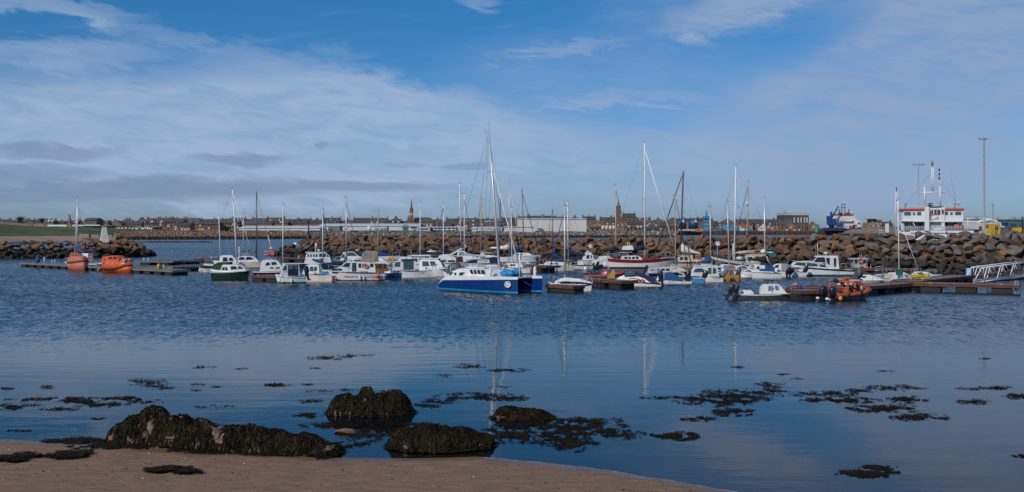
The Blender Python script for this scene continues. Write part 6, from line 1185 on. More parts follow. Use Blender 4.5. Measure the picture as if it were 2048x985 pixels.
# orange RIB on the pontoon behind the speedboats
def rib(label, xl, xr, wl, hd, col, BR=.40, TZ=.30, RR=.105):
    b = Boat('inflatable_boat', label, 'inflatable boat', xl, xr, wl, hd, BR); L, B = b.L, b.B; r = B * RR; b.zs = .5; b.zb = .9; b.hwf = lambda u: B / 2; b.shr = lambda u: .6; pts = []
    for i in range(9): u = i / 8; pts.append((-L / 2 + L * .62 * u, -B / 2 + r, TZ + .10 * u * u))
    for i in range(1, 8): a = i / 8 * math.pi; pts.append((L * .12 + (L * .38 - r) * math.sin(a), (-B / 2 + r) * math.cos(a), TZ + .10 + .22 * math.sin(a)))
    pts += [(x, -y, z) for x, y, z in reversed(pts[:9])]
    MB().tube(pts, r, 10).build('tube', col, b.root)
    MB().loft([[(x, -w, z1), (x, 0, z0), (x, w, z1)] for x, w, z0, z1 in ((-L / 2 + .1, B * .36, -.25, .3), (L * .1, B * .36, -.3, .32), (L * .35, B * .2, -.05, .5), (L * .47, .05, .4, .62))], closed=False, caps=False).build('hull', GW2, b.root); MB().bx(-L * .48, L * .3, -B * .33, B * .33, .25, .3).build('deck', mat('deck_red_brown', (.13, .03, .025), .8), b.root)
    return b
b = rib('bright orange inflatable with black seats and grey engine beside the centre pontoon', 1166, 1252, 557.5, -6, mat('rib_orange', (.42, .045, .016), .55, .12), .40, .20, .085)
b.cab('console', [(1202, 556), (1204, 543), (1206, 539.5), (1214, 539.5), (1217, 544), (1220, 556)], .45, mat('rib_orange', (.42, .045, .016), .55, .12), .05); MB().ell((b.x(1211.5), -b.B * .23, b.z(546)), (.14, .03, .14), 8, 5).build('emblem', LETW, b.root)
for px in (1186, 1193.5, 1200.5): MB().bx(b.x(px) - .22, b.x(px) + .12, -.25, .25, .3, b.z(547)).bx(b.x(px) - .26, b.x(px) - .08, -.22, .22, b.z(547), b.z(542.5)).build('seat', RUB, b.root)
b.motor(1173, .2, OSILV, 1.5, 15, 551)
b = Boat('wooden_boat', 'small varnished wooden boat between the catamaran bow and the bright blue covered sloop', 'wooden boat', 1052, 1090, 545, 174, .4).hull(533, 536, 536, TEAK, 1.2, OCH, boot=RUST, deck=OCH); b.cab('engine_box', [(1062, 536), (1064, 531), (1074, 531), (1076, 536)], .5, TEAK); b.pole(1058, 536, 526, .03)
b = yacht('white sloop with a grey spray hood tucked behind the catamaran tarpaulin', 1026, 1072, 540, 6, 526, 529, 528, dict(band=1.2, bandm=NAVY), [(1036, 529), (1040, 523), (1056, 523), (1062, 528)], .6, [(1042, 524.5, 1052, 527)], hood=('grey', [(1031, 529), (1033, 521), (1041, 521), (1041, 529)]))
b = Boat('cabin_boat', 'low white cabin boat squeezed behind the silver outboard boat', 'cabin boat', 1408, 1466, 553, 5, .34).hull(541, 543, 543, GW2, 1, BLUH); b.cab('cabin', [(1420, 543), (1424, 534), (1440, 533), (1450, 541)], .66, GW, .1, [(1426, 535.5, 1432, 540), (1434, 535, 1440, 540)]); b.rail(.6, 1, .4, 3)
b = Boat('motor_boat', 'white motor boat with tan canvas top between the blue covered boats', 'motor boat', 1436, 1494, 551, 178, .34).hull(539, 541, 541, GW, 1, REDH); b.canopy([(1450, 541), (1454, 531), (1468, 530), (1472, 541)], 'tan', .66, 'canopy', .1, [[(1453, 537), (1456, 532.5), (1464, 532), (1464, 537)]])
b = yacht('white sloop with navy stripe half hidden behind the tan canopy cruiser', 784, 842, 533, 5, 518, 521, 520, dict(band=1.6, bandm=NAVY), [(796, 521), (800, 514), (822, 514), (830, 520)], .58, [(803, 516, 815, 518.5)])
# front sloop with folded grey sail
b = yacht('white sloop with navy stripes and folded grey sail moored at the centre finger pontoon', 1095, 1187, 582.5, 169, 564, 570, 567.5, dict(top=GW, band=3.0, bandm=NAVY, rake=.17, tw=.66, boot=GW), [(1108, 569), (1113, 562), (1122, 557.5), (1135, 555.5), (1160, 558), (1184, 565), (1184, 570)], .62, [], [dict(px=1129.5, pt=413, pb=557, m=ALU, r=.07, pxt=1129.5, jib=(CNV['blue'], 1097, 548, 1127, 428), jibr=.04, spread=1)])
MB().loft([[(b.x(px) , -b.B * w_, b.z(a)), (b.x(px), -b.B * w_, b.z(c)), (b.x(px), b.B * w_, b.z(c)), (b.x(px), b.B * w_, b.z(a))] for px, a, c, w_ in ((1109, 568, 565.5, .24), (1130, 567.5, 562.5, .325), (1160, 567.5, 563.5, .325), (1183, 568.5, 566, .325))], smooth=False).build('cabin_stripe', NAVY, b.root)
b.cab('companionway', [(1140, 560), (1142, 556), (1151, 556.5), (1152, 560)], .3, mat('hatch_brown', (.16, .09, .06), .6)); b.cab('folded_sail', [(1128, 548.5), (1129.5, 543), (1150, 543), (1163, 541.5), (1148, 546), (1133, 550)], .10, CNV['dgrey'], .0)
MB().tube([(b.x(1147), b.near() * b.B * .54, .0), (b.x(1147), b.near() * b.B * .54, b.z(562)), (b.x(1151), b.near() * b.B * .54, b.z(562)), (b.x(1151), b.near() * b.B * .54, 0)], .02, 5).build('boarding_ladder', STL, b.root); MB().tube([(-b.L / 2 - .04, -.2, .2), (-b.L / 2 - .02, -.2, .8), (-b.L / 2 - .02, .2, .8), (-b.L / 2 - .04, .2, .2)], .02, 5).build('stern_ladder', STL, b.root)
# motor boats right of the centre pontoon
b = Boat('cabin_cruiser', 'white cabin cruiser with navy lower hull and dark registration letters', 'motor cruiser', 1292, 1378, 553, 6, .30).hull(541, 545, 545.5, GW, 0, low=NAVY, lowf=.85, boot=NAVY, rake=.12, tw=.85); ca = b.cab('cabin', [(1295, 546), (1298, 535.5), (1352, 533.5), (1366, 538), (1372, 543)], .72, GW2, .06, [(1320, 537.2, 1327, 541.6), (1329.5, 537.2, 1337, 541.6)]); MB().bx(b.x(1316), b.x(1299.5), -b.B * .385, -b.B * .375, b.z(545), b.z(535.8)).build('canvas_panel', mat('panel_pale', (.55, .55, .62), .8), b.root); b.text('KH 150', 1307, 540, 4.6, b.B * .40, mat('lettering_blue', (.05, .08, .22), .6)); b.motor(1292.5, .2, OCOWL, .9, 25, 541); b.rail(.55, 1, .4, 3)
b = Boat('speedboat', 'white speedboat with dark red stripe, red swoosh and long navy cover', 'speedboat', 1228, 1324, 573, 171, .34).hull(560, 563, 566, GW, 3.2, mat('stripe_dark_red', (.085, .006, .022), .3), boot=GW, af=GW2, bt=.05, rake=.12, tw=.86, fl=.86)
b.cab('deck_moulding', [(1232, 560), (1240, 554), (1248, 551), (1272, 550), (1288, 556), (1297, 562), (1304, 566)], .80, GW, .55)
for px0, py0, px1, py1, th_ in ((1258, 558.5, 1266, 557, .03), (1266, 557, 1276, 557.6, .035), (1276, 557.6, 1284, 561, .05), (1272, 559.5, 1280, 560.6, .03), (1284, 558.5, 1290, 562, .06)): MB().tube([(b.x(px0), b.near() * b.B * (.485 - .55 * (560.5 - py0) / b.ppm / b.B), b.z(py0)), (b.x(px1), b.near() * b.B * (.485 - .55 * (560.5 - py1) / b.ppm / b.B), b.z(py1))], th_, 5).build('swoosh_stripe', LETR, b.root)
b.cab('windscreen', [(1249, 551.5), (1257, 545), (1268, 544.2), (1272, 550)], .66, GLG, .3); b.canopy([(1258, 548.5), (1264, 544), (1275, 544.6), (1296, 551.5), (1311, 557.5), (1309, 566), (1299, 564), (1288, 556), (1272, 550.5)], 'navy', .78, 'cockpit_cover', .35); b.marks(1256, 1268, 553.3, 1.6, b.B * .36, LET, 6, 12); b.marks(1277, 1288, 564.3, 1.6, b.B * .485, LETW, 5, 13); b.motor(1319, 0, OCOWL, 1.35, 12, 560)
b = Boat('day_boat', 'white day boat with a bright blue peaked canvas cover and black outboard', 'day boat', 1312, 1384, 568, 176, .36).hull(558, 560.5, 561.5, GW, 1.2, NAVY, boot=GW2, bt=.05, tw=.88); b.cab('cuddy', [(1314, 560), (1317, 549), (1321, 546.5), (1328, 546.5), (1328, 560)], .66, GW, .06); b.canopy([(1325.5, 560), (1327, 548.5), (1338, 544.3), (1342, 545), (1364, 557), (1358, 560.5)], 'blue', .74, 'canopy', .35); b.motor(1371, 0, ONAVY, 1.2, -18, 557); b.marks(1334, 1348, 563.6, 1.2, b.B * .48, LET, 2, 3)
b = Boat('workboat', 'sky blue sterned boat with beige deckhouse between two outboard boats', 'workboat', 1366, 1412, 567.5, 165, .5).hull(553, 555, 555.5, SKYB, 1.6, BEI, boot=SKYB, deck=BEI, tw=.95, fl=.95); b.cab('deckhouse', [(1345, 554), (1348, 547), (1356, 545), (1369, 546.5), (1373, 554)], .6, BEI, .1, [[(1350, 551), (1353, 546.8), (1366, 548), (1368, 551)]]); MB().bx(b.x(1380), b.x(1374), -b.B * .3, b.B * .3, b.z(555), b.z(544)).build('hatch_door', mat('hatch_rust', (.13, .04, .025), .7), b.root); b.motor(1404, .1, OCOWL, 1.3, -22, 556); b.text('2', 1384.5, 562, 4, b.B * .53, LETW)
b = Boat('pilothouse_boat', 'white pilothouse boat with arched window and a large silver outboard', 'motor cruiser', 1382, 1446, 564.5, 186, .38).hull(550, 552.5, 556.5, GW, 0, boot=GW, af=AFB, bt=.05, rake=.08, tw=.9, fl=.9)
b.cab('pilothouse', [(1382, 552), (1386, 537.5), (1392, 533.5), (1400, 532.3), (1430, 532.3), (1435, 546), (1437, 553)], .74, GW, .05, [[(1384, 544.5), (1387.5, 538), (1393, 536.5), (1402, 537), (1406, 540), (1406.5, 544.5)], [(1414.5, 547), (1413.5, 536), (1421, 535.5), (1420, 549)], [(1423, 548), (1423.5, 535.7), (1429.5, 536), (1431, 546)]], roof=GW, wm=GLG)
b.motor(1440, 0, OSILV, 1.75, -24, 553.5); MB().tube([(b.x(1417), b.near() * b.B * .49, b.z(553)), (b.x(1426), b.near() * b.B * .49, b.z(556)), (b.x(1438), b.near() * b.B * .48, b.z(557))], .025, 4).build('side_stripe', GRY, b.root)
b = Boat('wooden_boat', 'open ochre and brown wooden boat behind the silver outboard', 'wooden boat', 1430, 1482, 562.5, 158, .42).hull(546, 550, 549, mat('hull_orange_brown', (.36, .13, .025), .4, .2), 5.5, OCH, boot=OCH, deck=BEI, tw=.85); MB().bx(-b.L * .1, b.L * .2, -b.B * .36, b.B * .36, b.zm - .05, b.zm + .25).build('engine_box', OCH, b.root); b.motor(1471, 0, GRY, 1.2, -20, 550); b.canopy([(1456, 548), (1459, 541), (1463, 541), (1468, 548)], 'dgrey', .5, 'spray_hood')
b = yacht('cream motor sailer with red trim, brown leaning mast and white sail cover', 1322, 1426, 535.5, 184, 522, 525.5, 523, dict(top=CRM, band=2, bandm=REDH, boot=CRM, deck=CRM), None, masts=[dict(px=1360.5, pt=345, pb=514, m=BRNM, r=.11, pxt=1366.5, boom=(1402, 508.5, 503), cover='white', ch=16, jib=(mat('furled_brown', (.10, .04, .04), .8), 1308, 512, 1364, 352), jibr=.075, spread=1)])
b.cab('deckhouse', [(1354, 524), (1358, 513.5), (1361, 512), (1382, 511.5), (1386, 524)], .6, CRM, .06, [(1357.5, 514.5, 1364, 520), (1366.5, 514.5, 1373, 520)], roof=CRM); b.cab('coachroof', [(1385, 524), (1388, 518), (1408, 517), (1412, 523)], .5, CRM, .1); b.buoyring(1393.5, 513, 3.2, 'left of two red lifebuoys on the cream motor sailer'); b.buoyring(1399, 512.5, 3.4, 'right of two red lifebuoys on the cream motor sailer')
MB().bx(b.x(1386.5), b.x(1383), -.5, .5, b.z(517), b.z(511.5)).build('hatch_door', mat('hatch_rust', (.13, .04, .025), .7), b.root)
b = yacht('low white sloop with buff mast moored just beyond the red yacht bow', 1318, 1384, 548, 6, 540, 541.5, 541, dict(top=mat('hull_grey_white', (.5, .5, .48), .5)), [(1330, 541.5), (1334, 537), (1358, 537), (1366, 541)], .5, [], [dict(px=1351.5, pt=393, pb=538, m=TANM, r=.065, pxt=1350, boom=(1322, 525, 524), spread=0, jib=(CNV['navy'], 1376, 534, 1352, 398), jibr=.035)])
b = yacht('small white sloop with a blue draped mainsail right of the cream motor sailer', 1386, 1448, 547, 178, 533, 535, 534, dict(top=GW), [(1398, 536), (1402, 529), (1424, 530), (1432, 534)], .55, [], [dict(px=1421.5, pt=414, pb=531, m=ALU, r=.06, pxt=1420, boom=(1396, 526, 526), cover='blue', ch=12, spread=0, jib=(WIRE,), jibr=.012)])
MB().bx(b.x(1401), b.x(1396), -.25, .25, b.z(532), b.z(526)).build('cockpit_bag', mat('bag_red', (.24, .05, .04), .8), b.root)
b = yacht('small white sloop with plain alloy mast left of the two tallest right hand masts', 1424, 1492, 548, 180, 531, 534, 535, dict(top=GW, rake=.18), [(1438, 535), (1443, 529), (1468, 530), (1476, 535)], .55, [(1447, 531, 1456, 533.5)], [dict(px=1458.5, pt=405, pb=531, m=ALU, r=.06, pxt=1454.5, spread=0)]); b.turbine(1435, 487.5, 530, 5)
b = Boat('motor_sailer', 'black hulled two masted motor sailer with cream wheelhouse and green tarpaulin', 'sailing boat', 1420, 1566, 537, 183, .24).hull(513, 524, 521, GW2, 5.5, mat('bulwark_cream', (.56, .54, .47), .5), low=BLK, lowf=.1, boot=BLK, rake=.12, tw=.75); b.h.data.materials[2] = BLK
b.cab('wheelhouse', [(1489, 525), (1490.5, 514), (1493, 511), (1528, 510.5), (1533, 514), (1536, 525)], .62, GW2, .05, [(1492, 514, 1502, 521), (1506, 514, 1515, 521), ([(1523, 522), (1523, 512.5), (1529, 512.5), (1531, 522)], TEAK)], roof=GW2)
b.mast(1468.5, 334, 520, ALUW, .10, 1471.5, boom=(1508, 504, 507), spread=2, jib=(WIRE,), jibr=.02); b.mast(1530.5, 397, 524, ALU, .105, 1529, boom=(1474, 504, 500), cover=None, spread=0, fore=False); MB().tube([(b.x(1533), 0, b.z(505)), (b.x(1568), 0, b.z(506.5))], .08, 6).build('gaff', ALU, b.root); MB().tube([(b.x(1534), 0, b.z(500)), (b.x(1558), 0, b.z(500.5))], .13, 8).build('sail_cover', CNV['blue'], b.root)
b.canopy([(1537, 511), (1538, 507), (1551, 507.5), (1551, 518.5), (1542, 519)], 'bright', .5, 'tarpaulin', .05); b.cab('aft_rail_box', [(1534, 524), (1535, 520), (1552, 520), (1553, 525)], .5, GW2); b.dome(1479, 517, 14, 7, GW2, 'life_raft_bundle'); b.rail(.5, 1, .6, 6); b.pole(1466, 520, 488, .07, ALUW, 0, 'davit_post'); MB().ell((b.x(1527), 0, b.z(503.5)), (.35, .35, .28), 8, 5).build('fender_ball', LETW, b.root)
b.buoyring(1569, 518, 5, 'left of two pale lifebuoys on the stern rail beside the long white cruiser', GW, 0); b.buoyring(1578.5, 519, 4.6, 'right of two pale lifebuoys on the stern rail beside the long white cruiser', GW, 0)
b = yacht('white sloop with buff mast and blue mainsail bundle near the green tarpaulin', 1470, 1546, 529, 5, 514, 516, 515, {}, None, masts=[dict(px=1493, pt=364, pb=508, m=TANM, r=.09, pxt=1497, boom=(1510, 501, 500), cover='blue', ch=12, jib=(CNV['navy'], 1462, 514, 1495, 374), jibr=.035, spread=0)]); b.pole(1494, 412, 404, .12, GW, 0, 'radar_reflector')
b = Boat('sports_boat', 'white sports boat with low dark windscreen in the right hand row', 'speedboat', 1466, 1532, 556.5, 178, .36).hull(543, 546, 547, GW, 1, GRY, boot=GW); b.cab('deck', [(1476, 547), (1484, 542), (1499, 538.5), (1506, 541), (1510, 547)], .66, GW, .25, [[(1487, 543.5), (1493, 541), (1500, 540.5), (1502, 543.5)]]); b.rail(.6, 1, .4, 3); MB().tube([(b.x(1498), 0, b.z(538)), (b.x(1514), 0, b.z(546))], .12, 6).build('rolled_canvas', CNV['tan'], b.root)
b = Boat('sports_boat', 'white sports boat with long brown tinted windscreen behind the first', 'speedboat', 1452, 1506, 549.5, 4, .36).hull(537, 538.5, 540, GW, 1, GRY); b.cab('deck', [(1462, 540), (1470, 533), (1482, 530.5), (1494, 533), (1500, 538)], .66, GW, .25, [[(1473, 537.5), (1478, 533), (1487, 532.5), (1493, 536.5)]], wm=mat('glass_brown', (.05, .04, .04), .1)); b.rail(.6, 1, .4, 3)
b = Boat('sports_boat', 'white sports cruiser with round headed windscreen behind the blue covered boat', 'speedboat', 1490, 1544, 548.5, 176, .36).hull(534, 537, 537, GW, 1, GRY); b.cab('cabin', [(1496, 537), (1500, 530), (1508, 528.5), (1520, 530), (1526, 537)], .66, GW, .2, [[(1499, 534.5), (1501.5, 530.5), (1508, 530), (1507, 535)]], wm=GLB)
b = Boat('inflatable_tender', 'small grey and red inflatable tender behind the silver outboard boat', 'inflatable boat', 1476, 1504, 559.5, 170, .5); MB().tube([(-b.L / 2, -b.B * .38, .25), (b.L * .2, -b.B * .4, .28), (b.L / 2, 0, .4), (b.L * .2, b.B * .4, .28), (-b.L / 2, b.B * .38, .25)], .2, 8).build('tube', GW2, b.root); MB().bx(-b.L * .4, b.L * .25, -b.B * .3, b.B * .3, .2, .45).build('seat', mat('bag_red', (.24, .05, .04), .8), b.root)
b = Boat('day_boat', 'white cuddy boat with a long bright blue cockpit cover and black outboard', 'day boat', 1482, 1562, 557.5, 177, .34).hull(542, 545.5, 546.5, GW, 1, GRY, boot=GW2); b.cab('cuddy', [(1508, 545), (1512, 534), (1518, 530.5), (1528, 531), (1530, 545)], .66, GW, .1, [[(1511, 538), (1514, 533), (1517.5, 532.2), (1517, 539)]]); b.canopy([(1517, 541.5), (1518, 531.5), (1530, 530), (1541, 532), (1560, 541.5), (1556, 544.5)], 'blue', .76, 'cockpit_cover', .3); b.motor(1548, .4, GW, .9, -10, 546)
b = Boat('day_boat', 'white cuddy boat with a grey sloping cockpit cover and twin black outboards', 'day boat', 1538, 1612, 554.5, 176, .34).hull(540, 542.5, 544, GW, 1.2, GRY, boot=GW2); b.cab('cuddy', [(1544, 541), (1549, 530), (1556, 527.5), (1562, 528), (1562, 541)], .66, GW, .1, [[(1547, 535.5), (1551, 530.5), (1557, 529.5), (1555, 536.5)]]); b.canopy([(1559, 541), (1560, 527.5), (1573, 527.5), (1588, 537), (1600, 544), (1566, 545)], 'grey', .74, 'cockpit_cover', .3)
b.motor(1567, b.near() * 1.6, OCOWL, 1.25, -15, 546); b.motor(1575, b.near() * 1.2, OCOWL, 1.1, -25, 546); b.motor(1606, 0, OCOWL, 1.25, -20, 545)
# long white motor cruiser
b = Boat('motor_cruiser', 'long white motor cruiser with black rubbing band, tinted windows and radar', 'motor cruiser', 1573, 1712, 553.5, 183, .27).hull(530, 537, 540.5, GW, 3.4, BLK, boot=TEALP, bt=.2, rake=.08, tw=.85, fl=.86)
b.cab('forward_cabin', [(1580, 534), (1589, 524.5), (1604, 522.5), (1626, 522.3), (1636, 523), (1652, 534), (1656, 539)], .66, GW, .08, [[(1583.5, 529.5), (1589.5, 524.8), (1607, 525.2), (1606.5, 532)], [(1609, 532.3), (1609.5, 525.6), (1628, 527.2), (1633.5, 533)], [(1637, 534), (1633, 528.3), (1646, 529.5), (1649, 535)]], wm=mat('glass_greenish_grey', (.06, .065, .06), .08))
ca = b.cab('wheelhouse', [(1620, 525.5), (1631, 513.5), (1634, 511.8), (1673, 511.8), (1675, 538), (1650, 538), (1648, 526)], .62, GW, .04, [[(1623.5, 524), (1631, 514.8), (1645.5, 514.8), (1648, 525)], [(1650, 526), (1648.5, 516), (1656, 516), (1656, 531)], (1664, 516.5, 1669, 533)], [(0, .1, .95, -.85, .85)])
b.dome(1652, 506.3, 9, 4); b.pole(1631.5, 512, 492, .02); b.pole(1635, 510, 487, .03, GW); b.rail(.35, 1, .5, 6); b.rail(.02, .25, .6, 3, name='stern_rail'); MB().bx(-b.L / 2 - .7, -b.L / 2 + .02, -b.B * .4, b.B * .4, .15, .35).build('stern_platform', GRY, b.root)
b = Boat('workboat', 'navy workboat with grey wheelhouse and orange lifebuoy at the breakwater foot', 'workboat', 1690, 1782, 545.5, 5, .3).hull(535, 539, 539.5, NAVY, 1.2, BLK, boot=NAVY, deck=GRY); b.cab('wheelhouse', [(1708, 541), (1703, 518.5), (1730, 518.5), (1728, 541)], .55, mat('wheelhouse_grey', (.44, .47, .50), .5), -.02, [[(1704.5, 520), (1711, 520), (1711, 527), (1706, 527)], (1724, 520, 1728.5, 527), ([(1717, 541), (1717, 533), (1724, 533), (1724, 541)], REDH)]); MB().bx(b.x(1698.5), b.x(1733), -b.B * .33, b.B * .33, b.z(519), b.z(516.5)).build('roof', mat('wheelhouse_grey', (.44, .47, .50), .5), b.root); b.buoyring(1720.5, 521.5, 5.6, 'bright orange lifebuoy on the grey wheelhouse'); b.pole(1719, 517, 509, .03); b.pole(1723, 517, 508, .03); b.pole(1728, 517, 510, .02, STL, 0, 'antenna', 1731)
b.ball(1734.5, 537.2, 3.6, 'left of two orange ball fenders on the navy workboat'); b.ball(1741.5, 537, 3, 'right of two orange ball fenders on the navy workboat')
b = Boat('dinghy', 'small open white dinghy with a dark outboard between long cruiser and orange inflatable', 'dinghy', 1672, 1724, 571, 176, .36).hull(556, 558, 558, GW2, 1, GRY, boot=GW2); b.motor(1714, 0, GRY, 1.2, -25, 556); b.canopy([(1694, 559), (1698, 553.5), (1712, 552), (1716, 558)], 'dgrey', .5, 'gear_heap'); b.ball(1718, 549, 5, 'grey cone cover beside the small white speedboat', CNV['dgrey'])
b = Boat('sports_boat', 'white low speedboat with beige lower hull moored behind the orange inflatable', 'speedboat', 1696, 1772, 567.5, 4, .34).hull(560, 562, 560, GW, 0, low=BEI, lowf=.8, boot=BEI, rake=.16); b.cab('deck', [(1704, 561), (1713, 551.5), (1718, 549.8), (1736, 549.6), (1752, 554), (1764, 560.5)], .74, GW, .45, [[(1718.5, 552), (1732, 552.5), (1726, 556), (1722, 556)]]); b.rail(.6, 1, .4, 3)
b.canopy([(1708, 552), (1712, 537), (1716, 535.5), (1726, 542), (1738, 548), (1716, 551)], 'dgrey', .4, 'folded_canopy', .15)
b = Boat('cuddy_boat', 'white cuddy boat with goalpost frame behind the low speedboat', 'speedboat', 1736, 1806, 563, 5, .34).hull(554, 556, 555, GW, 1, GRY, boot=GW2); b.cab('cuddy', [(1746, 556), (1752, 549), (1772, 548.7), (1781, 556)], .7, GW, .2, [[(1752, 555), (1750, 551), (1761, 551), (1764, 555.5)]], [(2, .1, .9, -.85, .85)], wm=GLB); MB().tube([(b.x(1744.5), -.6, b.z(554)), (b.x(1744.5), -.6, b.z(533)), (b.x(1757), -.6, b.z(533)), (b.x(1759), -.6, b.z(549))], .06, 6).tube([(b.x(1744.5), -.6, b.z(541)), (b.x(1758), -.6, b.z(541))], .05, 6).build('goalpost_frame', STL, b.root)
b = yacht('cream sloop with slender white mast and dotted furled jib at the right hand pontoon', 1766, 1844, 563, 4, 548, 551, 547, dict(top=CRM, band=0, boot=CRM), [(1776, 549), (1780, 545.5), (1800, 545), (1812, 549)], .55, [], [dict(px=1798, pt=402, pb=546, m=ALUW, r=.065, pxt=1796, boom=None, jib=(mat('jib_dotted', (.6, .6, .6), .7, .6, 14), 1838, 541, 1799, 440), jibr=.04, spread=1)])
b = Boat('cabin_boat', 'small white cabin boat with domed roof beside the green crate', 'cabin boat', 1782, 1836, 566, 6, .36).hull(556, 558, 558, GW, 1, GRY, boot=GW2); b.cab('cabin', [(1786, 558), (1788, 548), (1792, 545.2), (1806, 545), (1814, 549), (1822, 556)], .7, GW, .15, [[(1791, 555), (1792, 548.5), (1803, 548.5), (1804, 555)], [(1807, 555), (1806, 548.5), (1812, 549.5), (1819, 555)]], wm=GLB)
b = Boat('cuddy_boat', 'white cuddy boat with red boot stripe at the end of the right hand row', 'speedboat', 1816, 1884, 560.5, 3, .34).hull(549, 552, 551.5, GW, 0, low=REDH, lowf=.1, boot=GW2, bt=.25); b.h.data.materials[1] = REDH; b.cab('cuddy', [(1822, 552), (1829, 544.5), (1834, 543), (1852, 544), (1864, 550)], .7, GW, .2, [[(1830, 549), (1833, 545.2), (1841, 545.3), (1846, 549.5)]]); b.dome(1833, 540.5, 9, 5, CNV['dgrey'], 'rolled_canopy'); b.rail(.55, 1, .45, 3)
# grey and white cuddy in the right foreground
b = Boat('fishing_boat', 'grey hulled fishing cuddy with white wheelhouse and rods in the right foreground', 'fishing boat', 1464, 1583, 600.5, -7, .32).hull(586.5, 588.5, 587.5, GRY, 2.2, GW, boot=GRY, af=GRY, bt=.05, rake=.06, tw=.9, fl=.88)
b.cab('wheelhouse', [(1519, 588), (1520.5, 576), (1524, 571), (1527, 569), (1550, 567.8), (1556, 568.3), (1561, 574), (1567, 582), (1572, 587)], .64, GW, .06, [([(1534.5, 581.5), (1535.5, 571.8), (1544, 571.8), (1546, 580.5)], GLB), ([(1549.5, 580.5), (1547.5, 571), (1553, 570.4), (1556.5, 579)], GLB)], [(5, .15, .95, -.85, .85), (4, .5, .95, -.8, .8)], wm=GLB)
b.cab('console', [(1480, 589), (1482, 582), (1490, 580.5), (1503, 581), (1508, 588)], .55, GW, .1); b.motor(1464, 0, OCOWL, 1.2, 28, 589); b.motor(1473, -.8, OCOWL, .9, 20, 585); b.rail(.66, 1, .45, 3)
for a in ((1477, 580, 1474, 568), (1494, 579, 1481, 560), (1493, 580, 1484, 572), (1534, 568, 1523, 556)): b.pole(a[0], a[1], a[3], .012, RUB, -.4, 'fishing_rod', a[2])
b.pole(1540, 568, 562, .03); MB().tube([(b.x(1533), -.6, b.z(568)), (b.x(1534), -.6, b.z(562)), (b.x(1552), -.6, b.z(561)), (b.x(1553), -.6, b.z(568))], .025, 5).build('roof_rack', RUB, b.root)
# orange RIB with frame in the right foreground
OR2 = mat('rib_faded_orange', (.36, .085, .042), .6, .25, 2, dirt=.2)
b = rib('orange rigid inflatable with twin black outboards and rescue frame in the right foreground', 1646, 1756, 602, 24, OR2, .44, .36)
b.cab('console', [(1703, 592), (1707, 584), (1712, 564), (1718, 562), (1724, 566), (1728, 592)], .34, OR2, .02); b.cab('seat_pod', [(1686, 593), (1688, 577), (1700, 575), (1706, 592)], .30, OR2, .03)
MB().ell((b.x(1720), -b.B * .18, b.z(577)), (.10, .04, .16), 8, 5).build('emblem', LETW, b.root)
mb = MB(); fr = lambda px, py, y: (b.x(px), y, b.z(py))
for y in (-.9, .9): mb.tube([fr(1672, 592, y), fr(1674, 566, y), fr(1680, 563, y), fr(1694, 563, y), fr(1700, 568, y), fr(1706, 590, y)], .05, 6)
mb.tube([fr(1676, 563, -.9), fr(1676, 563, .9)], .06, 6); mb.tube([fr(1692, 563, -.9), fr(1692, 563, .9)], .06, 6); mb.tube([fr(1674, 575, -.9), fr(1674, 575, .9)], .05, 6); mb.build('rescue_frame', mat('frame_orange', (.40, .09, .03), .6, .2), b.root)
MB().tube([fr(1671, 562.5, 0), fr(1694, 562, 0)], .13, 8).build('rolled_canvas', mat('roll_orange', (.38, .12, .03), .7, .2), b.root)
for px, py in ((1697, 557), (1690, 556.5)): b.dome(px, py, 6, 4.5, BUOYO, 'float')
mb = MB()
for i in range(9): p = fr(1694 + random.uniform(-8, 14), 572 + random.uniform(-7, 10), random.uniform(-.6, .6)); mb.ell(p, (.1, .1, .13), 6, 4)
mb.build('gear', RUB, b.root)
for i, y in enumerate((.45, -.5)): b.motor(None, y, mat('outboard_dark_navy', (.012, .018, .035), .2), 1.3, 4, 594)
for y in (.45, -.5): MB().ell((-b.L / 2 - .7, y, .15), (.12, .14, .1), 8, 5).build('propeller_bag', GW, b.root)
for y in (.95, -1.05): MB().ell((-b.L / 2 - .05, y, .2), (.14, .14, .16), 8, 5).build('yellow_cleat', YELB, b.root)
b.pole(1668, 563, 541, .015, mat('antenna_red', (.4, .08, .05), .5), -.3); MB().ell(fr(1667, 560.5, 0), (.18, .18, .16), 8, 5).build('searchlight', RUB, b.root)
